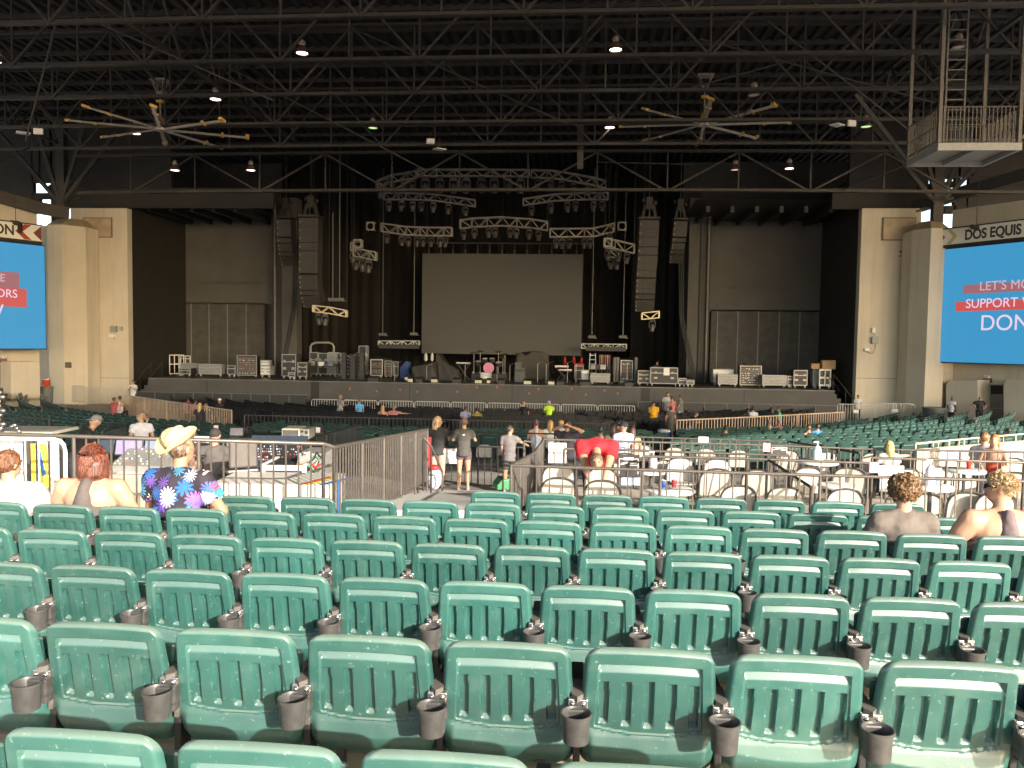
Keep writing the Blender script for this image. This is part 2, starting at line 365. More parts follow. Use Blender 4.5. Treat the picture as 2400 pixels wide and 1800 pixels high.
# side walls with the video boards (angled towards the seats)
def sidewall(L):
    if L: a, b = P(108, 480, 43.2), P(-500, 470, 34)
    else: a, b = P(2190, 490, 43), P(2760, 440, 33.5)
    t = empty('side_wall', (a.x, a.y, 0), label='beige side wall behind the %s video board with exit doorway' % ('left' if L else 'right'), cat='wall')
    m = MB(); d = Vector((b.x-a.x, b.y-a.y, 0)); n = Vector((-d.y, d.x, 0)).normalized();
    if n.y < 0: n = -n
    zt = a.z-.2; u = .045 if L else .095
    m.prism([(d.x*u, d.y*u, -.3), (d.x, d.y, -.3), (d.x, d.y, zt), (d.x*u, d.y*u, zt)], n*.4); m.build('wall', mBeige, t)
    return t, a, b, -n
SW = [sidewall(True), sidewall(False)]
for (x0_, x1_, yt_, lab_) in ((84, 112, 529, 'left'), (2196, 2250, 543, 'right')):
    a_, b_ = PY(x0_, yt_, 43.9), PY(x1_, yt_, 43.9); tag(MB().bb((a_.x, 43.9, -.3), (b_.x, 44.2, a_.z)).build('infill_wall', mBeige), 'narrow beige infill wall between the %s pier and side wall' % lab_, 'wall')
def onwall(k, px, py, off=0):
    t, a, b, n = SW[k]; v = FW+RT*((px-1200)/FPX)+UP*((900-py)/FPX); a0 = Vector((a.x, a.y, 0))+n*off
    s = (a0-CAM).dot(n)/v.dot(n); return CAM+v*s
def wprism(mb, k, pts, off, ext, org=None):
    ps = [onwall(k, x, y, off) for x, y in pts]
    if org is not None: ps = [p-org for p in ps]
    mb.prism(ps, -SW[k][3]*ext)
# dark beam running over the side wall tops
for k in (0, 1):
    m = MB(); pts = [(2000, 530), (2135, 490), (2260, 450), (2420, 405), (2700, 330)] if k else [(-300, 400), (0, 462), (90, 487), (160, 500)]
    ps = [P(x, y, (42.6-.0165*(x-2190)) if k else 42.6-.0148*(108-x)) for x, y in pts]
    for a, b in zip(ps, ps[1:]): m.bar(a, b, .4, .6)
    tag(m.build('eave_beam', M_steel), 'dark sloping eave beam above the %s beige side wall' % ('right' if k else 'left'), 'beam')
def deep(k, px0, px1, py0, py1, off, depth, name, mt, chamfer=0):
    m = MB(); org = onwall(k, px0, py1, 0)
    t = empty(name, org)
    return t, m, org
# buttress boxes and doorways below the boards
mDoor = mat('door_dark', (.09, .085, .075), .6)
def wallpiece(k, pts, off, ext, name, mt, label, cat, group=None):
    m = MB(); org = onwall(k, *pts[0]); wprism(m, k, pts, off, ext, org); o = m.build(name, mt); o.location = org
    bevel(o, .02); tag(o, label, cat, group); return o
wallpiece(0, [(26, 935), (94, 935), (94, 858), (88, 848), (26, 848)], 1.1, 1.1, 'entry_buttress', mBeige, 'beige chamfered block beside the left exit doorway', 'wall block')
wallpiece(1, [(2217, 990), (2292, 990), (2292, 891), (2226, 891), (2217, 903)], 1.1, 1.1, 'entry_buttress', mBeige, 'beige chamfered block left of the right exit doorway', 'wall block')
wallpiece(1, [(2352, 990), (2480, 990), (2480, 888), (2360, 888), (2352, 900)], 1.1, 1.1, 'entry_buttress', mBeige, 'beige chamfered block right of the right exit doorway', 'wall block')
def doorway(k, x0_, x1_, y0_, y1_, ys, lab):
    org = onwall(k, x0_, y1_); t = empty('exit_doorway', org, label=lab, cat='doorway')
    m = MB(); wprism(m, k, [(x0_, y1_), (x1_, y1_), (x1_, y0_), (x0_, y0_)], .03, .028, org); m.build('dark_opening', mat('opening', (.03, .025, .02), .9), t)
    m = MB(); wprism(m, k, [(x0_+1, y1_), (x1_-1, y1_), (x1_-1, ys), (x0_+1, ys)], .06, .02, org); m.build('door_leaf', mat('door_grey', (.2, .18, .15), .6, 0, .2, 2), t)
    m = MB(); f = 2
    for r_ in ([(x0_-f, y1_), (x0_, y1_), (x0_, y0_-f), (x0_-f, y0_-f)], [(x1_, y1_), (x1_+f, y1_), (x1_+f, y0_-f), (x1_, y0_-f)], [(x0_, y0_), (x1_, y0_), (x1_, y0_-f), (x0_, y0_-f)], [(x0_+1, (ys+y1_)/2-1), (x1_-1, (ys+y1_)/2-1), (x1_-1, (ys+y1_)/2+1), (x0_+1, (ys+y1_)/2+1)]):
        wprism(m, k, r_, .12, .1, org)
    m.build('door_frame', mat('frame_beige', (.4, .33, .24), .7), t)
doorway(0, -40, 25, 857, 940, 876, 'dark exit doorway with grey door under the left video board')
doorway(1, 2295, 2351, 903, 990, 924, 'dark exit doorway with grey door under the right video board')
def exitsign(k, cx, cy, w_, h_, lab):
    org = onwall(k, cx, cy); t = empty('exit_sign', org, label=lab, cat='exit sign')
    m = MB(); wprism(m, k, [(cx-w_, cy+h_), (cx+w_, cy+h_), (cx+w_, cy-h_), (cx-w_, cy-h_)], .14, .12, org); m.build('housing', mat('exit_maroon', (.13, .05, .04), .5), t)
    p0 = onwall(k, cx-w_, cy, .15); p1 = onwall(k, cx+w_, cy, .15); ex = (p1-p0).normalized(); wid = (p1-p0).length
    text('lettering', 'EXIT', wid*.5, mat('exit_red', (.7, .3, .25), .5, var=0), t, frame(onwall(k, cx, cy, .145)-org-Vector((0, 0, wid*.17)), ex, (0, 0, 1)), .003, .9, 'CENTER')
    m = MB(); wprism(m, k, [(cx-4, cy-h_), (cx+4, cy-h_), (cx+4, cy-h_-3), (cx-4, cy-h_-3)], .12, .11, org)
    for dx in (-3.5, 3.5):
        p = onwall(k, cx+dx, cy-h_-5, .15)-org; m.ball(p, .06, 8, 6)
    m.build('emergency_lamp', M_white, t)
exitsign(0, 9, 845, 7.5, 5, 'small exit sign with twin lamps above the left doorway')
exitsign(1, 2313, 892, 9, 5, 'small exit sign with twin lamps above the right doorway')
# ---------------------------------------------------------------- video boards with sponsor signs
mBlue = mat('screen_blue', (.01, .04, .06), .5, emit=1.0, ecol=(.045, .30, .56), var=0)
mRedS = mat('screen_red', (.05, .03, .03), .5, emit=1.0, ecol=(.60, .085, .08), var=0)
mMauve = mat('screen_mauve', (.05, .03, .03), .5, emit=1.0, ecol=(.34, .13, .15), var=0)
mTxt = mat('screen_text', (.1, .1, .1), .5, emit=1.0, ecol=(.80, .62, .82), var=0)
mTxt2 = mat('screen_text_faded', (.1, .1, .1), .5, emit=1.0, ecol=(.62, .42, .50), var=0)
mSign = mat('sign_cream', (.9, .88, .8), .6, 0, .05, 1)
mInk = mat('sign_ink', (.06, .05, .035), .6, var=0)
def board(k):
    OFF = 1.6
    Q = lambda x, y, o=0: onwall(k, x, y, OFF+o)
    if k: x0_, x1_ = 2190, 2560; yt = lambda x: 587-(x-2197)*.05; yb = lambda x: 847+(x-2189)*.045
    else: x0_, x1_ = -320, 106; yt = lambda x: 573.6+x*.042; yb = lambda x: 817.5
    org = Q((x0_+x1_)/2, 700); t = empty('video_board', org, label='large blue donation video board on the %s side wall' % ('right' if k else 'left'), cat='video screen', group='video boards on the side walls')
    # a true rectangle: top and bottom measured at the inner edge
    xi = 2193 if k else 106
    zt, zb = Q(xi, 587 if k else 577.5).z, Q(xi, 847.5 if k else 817).z
    A, B = Q(x0_, 700), Q(x1_, 700); ex = Vector((B.x-A.x, B.y-A.y, 0)); L = ex.length; ex.normalize(); n = SW[k][3]
    A0 = Vector((A.x, A.y, 0))-org
    def rect(m, s0, s1, z0, z1, o, e): m.prism([A0+ex*s0+n*o+Vector((0, 0, z0)), A0+ex*s1+n*o+Vector((0, 0, z0)), A0+ex*s1+n*o+Vector((0, 0, z1)), A0+ex*s0+n*o+Vector((0, 0, z1))], -n*e)
    m = MB(); rect(m, -.05, L+.05, zb-.05, zt+.05, -.03, .5); m.build('cabinet', M_black, t)
    m = MB(); rect(m, 0, L, zb, zt, .0, .029); m.build('display', mBlue, t)
    m = MB()
    for i in range(1, int(L/.96)): rect(m, i*.96-.004, i*.96+.004, zb, zt, .003, .002)
    for j in range(1, int((zt-zb)/.96)+1): rect(m, 0, L, zt-j*.96-.004, zt-j*.96+.004, .0035, .002)
    m.build('module_seams', mat('seam_blue', (.01, .03, .05), .5, emit=1, ecol=(.035, .24, .46), var=0), t)
    S = lambda px, py: ((Q(px, py)-org-A0).dot(ex), Q(px, py).z)
    def txt(s, px, py, hpx, mt, name, sx=.92, al='LEFT', bold=0):
        s0, z = S(px, py); s1, z1 = S(px, py-hpx)
        return text(name, s, (z1-z)*1.42, mt, t, frame(A0+ex*s0+n*.014+Vector((0, 0, z)), ex, (0, 0, 1)), .003, sx, al, bold)
    if k:
        for (a, b, c, d, mt) in ((2257, 2530, 652, 689, mMauve), (2239, 2550, 695, 730, mRedS)):
            m = MB(); s0, z0 = S(a, d); s1, z1 = S(b, c+1); rect(m, s0, s1, z0, z1, .008, .006); m.build('caption_bar', mt, t)
        txt("LET'S MOVE", 2295, 681, 21, mTxt2, 'caption', .95); txt('SUPPORT WARRIORS', 2263, 722, 21, mTxt, 'caption', .95); txt('DONATE NOW', 2296, 774, 36, mTxt, 'caption', .95)
    else:
        for (a, b, c, d, mt) in ((-250, 45, 638, 669, mMauve), (-280, 62, 676, 706, mRedS)):
            m = MB(); s0, z0 = S(a, d); s1, z1 = S(b, c+1); rect(m, s0, s1, z0, z1, .008, .006); m.build('caption_bar', mt, t)
        txt("LET'S MOVE", 12, 660, 18, mTxt2, 'caption', .95, 'RIGHT'); txt('SUPPORT WARRIORS', 41, 698, 19, mTxt, 'caption', .95, 'RIGHT'); txt('DONATE NOW', 9, 745, 32, mTxt, 'caption', .95, 'RIGHT')
    # sponsor sign above
    xs0, xs1 = (2202, 2560) if k else (-300, 96)
    g_ = empty('sponsor_sign', org+Vector((0, 0, 0)), label='cream sponsor sign with dark letters and red chevron above the %s video board' % ('right' if k else 'left'), cat='sign')
    z0 = zt+.22; z1 = z0+(.78 if k else .80)
    s0 = S(xs0, 560)[0]; s1 = S(xs1, 560)[0]
    m = MB(); rect(m, s0, s1, z0, z1, .1, .3); m.build('sign_panel', mSign, g_)
    m = MB(); rect(m, s0-.03, s1+.03, z1+.003, z1+.06, .12, .34); rect(m, s0-.03, s1+.03, z0-.16, z0-.003, .08, .3); m.build('sign_frame', M_black, g_)
    h = z1-z0; sg = 1 if k else -1; e0 = s0+.02 if k else s1-.02
    def pg(pts, mt, name='chevron', o=.108):
        m = MB(); m.prism([A0+ex*(e0+sg*u)+n*o+Vector((0, 0, z0+v*h)) for u, v in pts], -n*.007); m.build(name, mt, g_)
    mR2 = mat('chevron_red', (.5, .07, .05), .6, var=0); mY2 = mat('chevron_yellow', (.62, .54, .26), .6, var=0); mDR = mat('chevron_maroon', (.2, .05, .05), .6, var=0)
    if k: pg([(0, .02), (.36, .5), (0, .98)], mR2); pg([(.42, .02), (.66, .02), (1.0, .5), (.66, .98), (.42, .98), (.76, .5)], mY2)
    else: pg([(0, .12), (.1, .5), (0, .88), (.42, .5)][0:0] or [(0, .02), (.0, .98), (.42, .5)], mDR); pg([(.5, .02), (.85, .02), (1.3, .5), (.85, .98), (.5, .98), (.95, .5)], mR2)
    st = Q(2262, 571) if k else None
    hh = h*.62*1.4
    if k:
        s_ = S(2263, 571)[0]; text('lettering', 'DOS EQUIS', hh, mInk, g_, frame(A0+ex*s_+n*.106+Vector((0, 0, z0+h*.2)), ex, (0, 0, 1)), .004, .80, 'LEFT', .022)
    else:
        s_ = S(32, 565)[0]; text('lettering', 'PAVILION', hh, mInk, g_, frame(A0+ex*s_+n*.106+Vector((0, 0, z0+h*.22)), ex, (0, 0, 1)), .004, .9, 'RIGHT', .018)
    # small motor hoist on a chain above the sign
    hx = 2288 if k else 37; p = Q(hx, 533 if k else 523, .1); h_ = empty('chain_hoist', p, label='black chain hoist hanging above the %s sponsor sign' % ('right' if k else 'left'), cat='hoist')
    m = MB(); m.ball((0, 0, 0), (.28, .16, .12)); m.box((.22, 0, -.25), (.16, .16, .5)); m.ball((-.2, 0, .05), (.12, .12, .1)); m.build('motor', M_black, h_, 40)
    m = MB(); m.bar((0, 0, .1), (0, 0, 3.4), .03, n=6); m.build('chain', M_black, h_)
board(0); board(1)
# wall fittings
def fit(Y, x0_, x1_, y0_, y1_, dep, mt, name, lab, cat):
    a, b = PY(x0_, y1_, Y), PY(x1_, y0_, Y); m = MB(); m.bb((a.x, 0, a.z-a.z), (b.x, -dep, b.z-a.z)); o = m.build(name, mt); o.location = (0, Y-.002, a.z)
    for v in o.data.vertices: v.co.x -= a.x
    o.location.x = a.x; bevel(o, .015); tag(o, lab, cat); return o
mGB = mat('box_bluegrey', (.3, .32, .3), .5)
fit(YS, 262, 276, 764, 779, .2, mGB, 'junction_box', 'grey square junction box on the left tower wall', 'junction box')
fit(YS, 2041, 2056, 789, 805, .2, mGB, 'junction_box', 'grey square junction box on the right tower wall', 'junction box')
fit(YS, 257, 272, 784, 790, .15, M_white, 'camera_unit', 'small white camera under the left wall box', 'camera')
fit(YS, 282, 289, 766, 775, .12, mGB, 'conduit_box', 'tiny conduit box right of the left wall box', 'conduit box')
fit(YS, 2042, 2050, 768, 780, .15, M_white, 'siren', 'small white siren above the right wall box', 'siren')
fit(YS, 2025, 2036, 816, 823, .15, M_white, 'camera_unit', 'small white camera below the right wall box', 'camera')
fit(YS-2.2, 152, 168, 849, 862, .05, mat('plaque', (.14, .11, .07), .5), 'wall_plaque', 'small brown plaque on the left corner pier', 'plaque')
def conduit(Y, pts, r, mt, name, lab, cat):
    m = MB(); m.tube([PY(a, b, Y)+Vector((0, -.05, 0)) for a, b in pts], r, 6); tag(m.build(name, mt, smooth=50), lab, cat)
conduit(YS, [(2048, 780), (2049, 789)], .025, mGB, 'conduit', 'short conduit between siren and right wall box', 'conduit')
conduit(YS, [(2052, 805), (2051, 818), (2044, 828), (2034, 826), (2030, 820)], .02, mGB, 'cable_loop', 'thin cable looping below the right wall box', 'cable')
conduit(YS, [(269, 779), (269, 797), (267, 784)], .02, mGB, 'cable_loop', 'thin cable below the left wall box', 'cable')
conduit(YS-.1, [(180, 822), (176, 835), (182, 850), (175, 862), (181, 870), (178, 925)], .05, M_black, 'cable_bundle', 'black cable bundle hanging down the left tower', 'cable')
conduit(YS-.1, [(184, 822), (184, 925)], .04, M_black, 'cable_bundle', 'straight black cable beside the left tower duct', 'cable')
conduit(YS-.3, [(2142, 565), (2138, 860)], .06, M_black, 'cable_run', 'black cable running down beside the right pier', 'cable')
for (Y, x0_, x1_, y0_, y1_, lab) in ((YS-.5, 171, 180, 537, 823, 'tall grey metal duct running down the left tower'), (YS-.45, 181, 188, 732, 823, 'short grey duct beside the tall one on the left')):
    fit(Y, x0_, x1_, y0_, y1_, .3, mat('duct_grey', (.33, .33, .31), .4, .2), 'cable_duct', lab, 'duct')
fit(YS-.3, 2136, 2146, 860, 905, .3, M_black, 'cable_coil', 'black coil of cable low beside the right pier', 'cable')
# ---------------------------------------------------------------- catwalk platform
def catwalk():
    p = P(2199, 335, 24.0); t = empty('catwalk_platform', p, label='grey steel catwalk platform with railing and ladder hanging at upper right', cat='platform')
    W_, D_ = 2.42, 2.3; mS = mat('catwalk_steel', (.12, .112, .1), .5, .1)
    m = MB(); m.bb((0, 0, -.22), (W_, .1, 0)); m.bb((0, D_-.1, -.22), (W_, D_, 0)); m.bb((0, .1, -.22), (.1, D_-.1, 0)); m.bb((W_-.1, .1, -.22), (W_, D_-.1, 0)); m.bb((W_/2-.1, .1, -.2), (W_/2+.1, D_-.1, -.06)); m.build('deck_frame', mat('channel_grey', (.3, .3, .29), .5), t)
    m = MB(); m.bb((.1, .1, -.06), (W_-.1, D_-.1, -.01)); m.build('deck_grating', mat('grating', (.35, .34, .32), .6, 0, .2, 20), t)
    m = MB()
    def rl(a, b, n):
        a, b = Vector(a), Vector(b)
        m.bar(a+Vector((0, 0, 1.07)), b+Vector((0, 0, 1.07)), .05, n=6); m.bar(a+Vector((0, 0, .1)), b+Vector((0, 0, .1)), .04, n=6); m.bar(a+Vector((0, 0, .55)), b+Vector((0, 0, .55)), .03, n=6)
        for i in range(n+1): q = a+(b-a)*i/n; m.bar(q, q+Vector((0, 0, 1.07)), .022, n=4)
    rl((.03, .03, 0), (W_-.03, .03, 0), 20); rl((.03, .03, 0), (.03, D_-.03, 0), 18); rl((.03, D_-.03, 0), (W_-.03, D_-.03, 0), 20); rl((W_-.03, .03, 0), (W_-.03, D_-.03, 0), 18)
    m.build('railing', mS, t)
    m = MB()
    for (x, y) in ((.02, .0), (W_-.1, .0), (.05, D_), (W_-.05, D_)): m.bar((x, y, 0), (x, y, 7), .1)
    m.build('hanger', mS, t)
    m = MB(); m.bar((.42, .6, .1), (.42, .6, 7), .05); m.bar((.98, .6, .1), (.98, .6, 7), .05)
    for i in range(22): m.bar((.42, .6, .25+i*.3), (.98, .6, .25+i*.3), .03)
    m.build('ladder', mS, t)
    m = MB()
    for (a, b) in (((W_, 1.5, 0), (W_+2.5, 3, 1.6)), ((.05, D_, 0), (-1.2, D_+1.5, 2.6))): m.bar(a, b, .1)
    m.build('brace', mS, t)
catwalk()
# ---------------------------------------------------------------- pendant lamps
mRef = mat('lamp_reflector', (.16, .09, .08), .35, .3)
def lamp():
    t = empty('pendant_lamp')
    m = MB(); m.lathe((0, 0, 0), [(.24, 0), (.245, .02), (.15, .22), (.1, .3)], 20, cap=False); m.lathe((0, 0, 0), [(.235, .005), (.14, .21)], 20, cap=False); m.build('shade', mRef, t, 50)
    m = MB(); m.lathe((0, 0, 0), [(.1, .3), (.11, .34), (.11, .46), (.05, .52)], 12); m.box((0, 0, .38), (.26, .1, .06)); m.build('housing', mat('lamp_housing', (.3, .26, .22), .5), t, 40)
    m = MB(); m.bar((0, 0, .5), (0, 0, 1.1), .025, n=6); m.build('rod', M_steel, t)
    m = MB(); m.lathe((0, 0, .03), [(.205, 0), (.2, .01)], 20); m.build('lens', M_white, t)
    return t
mLens = {'w': mat('lens_warm', (.8, .7, .6), emit=16, ecol=(1, .72, .5), var=0), 'g': mat('lens_green', (.5, .6, .4), emit=1.4, ecol=(.45, .75, .3), var=0), 'y': mat('lens_yellow', (.8, .8, .6), emit=14, ecol=(.95, 1, .6), var=0), 'o': mat('lens_off', (.6, .58, .52), .4, var=0), 'd': mat('lens_dim', (.6, .5, .45), emit=.9, ecol=(1, .6, .45), var=0)}
LP = [(168, -6, 30, 'w', 'lit lamp cut by the top edge at the upper left'), (-3, 150, 30, 'y', 'lamp cut by the left edge of the photo'), (708, 126, 30, 'w', 'large lit warm lamp left of centre'), (505, 234, 33, 'w', 'lit lamp above the left fan'), (317, 314, 36, 'w', 'lit lamp seen behind the left fan blades'), (874, 301, 38, 'g', 'greenish lamp between the two fans'), (410, 400, 41, 'w', 'small lit lamp low at left, left of a pair'), (588, 400, 41, 'w', 'small lit lamp low at left, right of a pair'), (1443, 118, 29, 'y', 'large yellow white lamp right of centre'), (1429, 300, 36, 'w', 'pinkish lit lamp left of the right fan'), (1767, 224, 31, 'o', 'unlit white lamp above the right fan'), (2030, 298, 34, 'g', 'green tinted lamp beside two white panels'), (1723, 399, 41, 'd', 'dim small lamp low at right, left of a pair'), (1850, 396, 41, 'w', 'small lit lamp low at right, right of a pair'), (2247, 112, 29, 'o', 'unlit lamp behind the catwalk ladder')]
L0 = lamp()
for i, (px, py, d, c, lab) in enumerate(LP):
    o = L0 if i == 0 else copy_tree(L0)
    o.location = P(px, py, d); tag(o, 'bell shaped pendant lamp: '+lab, 'lamp', 'pendant lamps under the roof')
    for ch in o.children:
        if ch.name.startswith('lens'): ch.data = ch.data.copy(); ch.data.materials[0] = mLens[c]
        if ch.name.startswith('rod'): pass
# white flat panels (speakers / access points)
for i, (px, py, d, k, lab) in enumerate(((90, 308, 33, 0, 'white box panel near the upper left edge'), (54, 312, 33, 1, 'thin white slab left of the white box at upper left'), (1009, 331, 36, 0, 'small white box above the centre of the stage rig'), (1030, 350, 36, 1, 'thin white slab below the small white box'), (1996, 289, 32, 0, 'white box panel beside the green lamp'), (1962, 293, 32, 1, 'thin white slab left of the white box panel'))):
    t = empty('antenna_panel', P(px, py, d), label=lab, cat='antenna', group='white antenna panels under the roof')
    m = MB()
    if k == 0: m.box((0, 0, 0), (.36, .12, .24), Matrix.Rotation(.3, 3, 'Z'))
    else: m.box((0, 0, 0), (.5, .4, .05), Matrix.Rotation(.7, 3, 'Z'))
    bevel(m.build('panel', M_white, t), .02); m = MB(); m.bar((0, .05, .02), (0, .05, .5), .03); m.build('bracket', M_steel, t)
# ---------------------------------------------------------------- ceiling fans
def fan(px, py, d, rot, lab):
    t = empty('ceiling_fan', P(px, py, d), label=lab, cat='ceiling fan', group='large ceiling fans')
    mY = mat('fan_yellow', (.7, .42, .1), .5); mB = mat('fan_blade', (.6, .55, .47), .4, .2)
    m = MB(); m.lathe((0, 0, -.06), [(.26, 0), (.28, .04), (.28, .1), (.12, .14)], 18); m.build('hub', mB, t, 40)
    m = MB(); m.lathe((0, 0, .1), [(.13, 0), (.15, .05), (.15, .35), (.1, .42)], 14); m.build('motor', mat('motor_yellow', (.5, .3, .08), .5), t, 40)
    m = MB(); m.bar((0, 0, .5), (0, 0, 1.55), .07, n=8); m.build('downrod', mat('downrod', (.3, .28, .24), .4), t)
    m = MB(); m.box((0, 0, 1.2), (.3, .2, .1)); m.build('collar', mY, t)
    m = MB()
    for s in (-1, 1):
        for q in (-1, 1): m.bar((s*.08, q*.08, 1.5), (s*.28, q*.2, 2.1), .04)
    m.box((0, 0, 1.55), (.25, .2, .14)); m.box((0, 0, 2.1), (.7, .5, .08)); m.build('mounting_frame', mat('downrod', (.3, .28, .24)), t)
    for k in range(8):
        a = rot+k*PI/4; b = empty('blade_pivot'); bpy.data.objects.remove(b)
        Mz = Matrix.Rotation(a, 3, 'Z') @ Matrix.Rotation(-.35, 3, 'X')
        m = MB(); R_ = 3.55
        for (u0, u1) in ((.25, R_-.0),):
            m.add([Mz @ Vector(v) for v in [(u0, -.08, -.02), (u1, -.09, -.02), (u1, 0, .05), (u0, 0, .05), (u0, .08, -.02), (u1, .09, -.02), (u0, 0, -.035), (u1, 0, -.035)]], [(0, 1, 2, 3), (3, 2, 5, 4), (0, 6, 7, 1), (6, 4, 5, 7), (0, 3, 4, 6), (1, 7, 5, 2)])
        bl = m.build('blade', mB, t)
        m = MB(); m.box(Mz @ Vector((R_+.07, 0, .03)), (.16, .28, .1), Mz); m.build('winglet', mY, bl); m = MB(); m.box(Mz @ Vector((R_*.72, 0, .0)), (.1, .26, .1), Mz); m.build('clip', mY, bl)
fan(376, 303, 35, .42, 'eight bladed grey ceiling fan with yellow tips hanging at left')
fan(1650, 292, 35, .70, 'eight bladed grey ceiling fan with yellow tips hanging at right')
# ================================================================ stage
DZ = PY(1200, 902, YS).z
mStg = mat('stage_front', (.085, .082, .08), .75, 0, .15, .8)
mDeck = mat('stage_deck', (.06, .057, .054), .45, 0, .2, 1.5)
mDrape = mat('black_drape', (.018, .0165, .016), .9, 0, .2, 1)
mWing = mat('wing_wall', (.10, .095, .092), .85, 0, .16, .5, .1)
mPanel = mat('acoustic_panel', (.08, .076, .073), .9, 0, .25, 1.6)
mSeam = mat('seam_light', (.2, .19, .18), .6)
st = empty('stage', (-5, YS, 0), label='wide dark stage platform with steps at both ends', cat='stage')
xl, xr = PY(348, 885, YS).x+5, PY(1956, 920, YS).x+5
m = MB(); m.bb((xl, 0, -.3), (xr, .2, DZ-.03)); m.build('front_fascia', mStg, st)
m = MB(); m.bb((xl, -.04, DZ-.03), (xr, 17, DZ+.01)); m.build('deck', mDeck, st)
m = MB(); m.bb((xl, -.05, DZ-.02), (xr, -.041, DZ+.015)); m.build('lip_trim', mat('lip', (.22, .21, .2), .5, 0, .4, 4), st)
for px in (738, 1512): m = MB(); p = PY(px, 930, YS).x+5; m.bb((p-.25, -.012, .1), (p+.25, -.002, DZ-.04)); m.build('dark_gap', M_black, st)
for px in (485, 1744, 1200, 960): m = MB(); p = PY(px, 930, YS).x+5; m.bb((p-.02, -.01, .1), (p+.02, -.002, DZ-.04)); m.build('fascia_seam', M_black, st)
random.seed(3)
for px in [820, 883, 938, 978, 1072, 1118, 1165, 1240, 1262, 1340, 1373, 1417, 1448]:
    p = PY(px, 905+random.uniform(2, 20), YS); m = MB(); m.box((p.x+5, -.008, p.z), (.09, .01, .12)); m.build('tape_mark', mat('tape_red', (.45, .12, .1), .6), st)
for side in (-1, 1):
    m = MB(); x0 = xl if side < 0 else xr
    for k in range(7): m.bb((x0+side*k*.22, .3, -.2), (x0+side*(k+1)*.22, 1.6, DZ-.2-k*.25))
    m.build('steps', mStg, st)
    m = MB()
    for yy in (.3, 1.6):
        m.bar((x0, yy, DZ+.9), (x0+side*1.6, yy, .9), .05, n=6)
        for k in range(3): m.bar((x0+side*k*.7, yy, DZ-.2-k*.75), (x0+side*k*.7, yy, DZ+.9-k*.75), .04, n=6)
    m.build('stair_rail', M_black, st)
# stage house walls
def flat(name, x0_, x1_, y0_, y1_, Y, mt, lab=None, cat='wall', th=.2, parent=None, group=None):
    a, b = PY(x0_, y1_, Y), PY(x1_, y0_, Y); m = MB(); m.bb((-(b.x-a.x)/2, 0, 0), ((b.x-a.x)/2, th, b.z-a.z))
    o = m.build(name, mt, parent); o.location = ((a.x+b.x)/2, Y, a.z)
    if lab: tag(o, lab, cat, group)
    return o
def drape(name, x0_, x1_, z0, z1, Y, mt, lab, amp=.12, per=.8):
    a, b = PY(x0_, 700, Y).x, PY(x1_, 700, Y).x; n = int((b-a)/per*6)+2; m = MB(); h = z1-z0
    for i in range(n+1):
        x = a+(b-a)*i/n; y = amp*math.sin(2*PI*(x-a)/per+math.sin(x))
        m.v += [(x-a, y, 0), (x-a, y*.8, h)]
    for i in range(n): m.f.append((2*i, 2*i+2, 2*i+3, 2*i+1)); m.mi.append(0)
    o = m.build(name, mt, smooth=80); o.location = (a, Y, z0); s_ = o.modifiers.new('t', 'SOLIDIFY'); s_.thickness = .02
    return tag(o, lab, 'drape')
drape('backdrop_drape', 600, 1720, DZ, 20, 61, mDrape, 'black backdrop drape closing the rear of the stage')
drape('side_drape', 640, 800, DZ, 19, 57, mDrape, 'black drape at the left of the stage opening')
drape('side_drape', 1480, 1640, DZ, 19, 57, mDrape, 'black drape at the right of the stage opening')
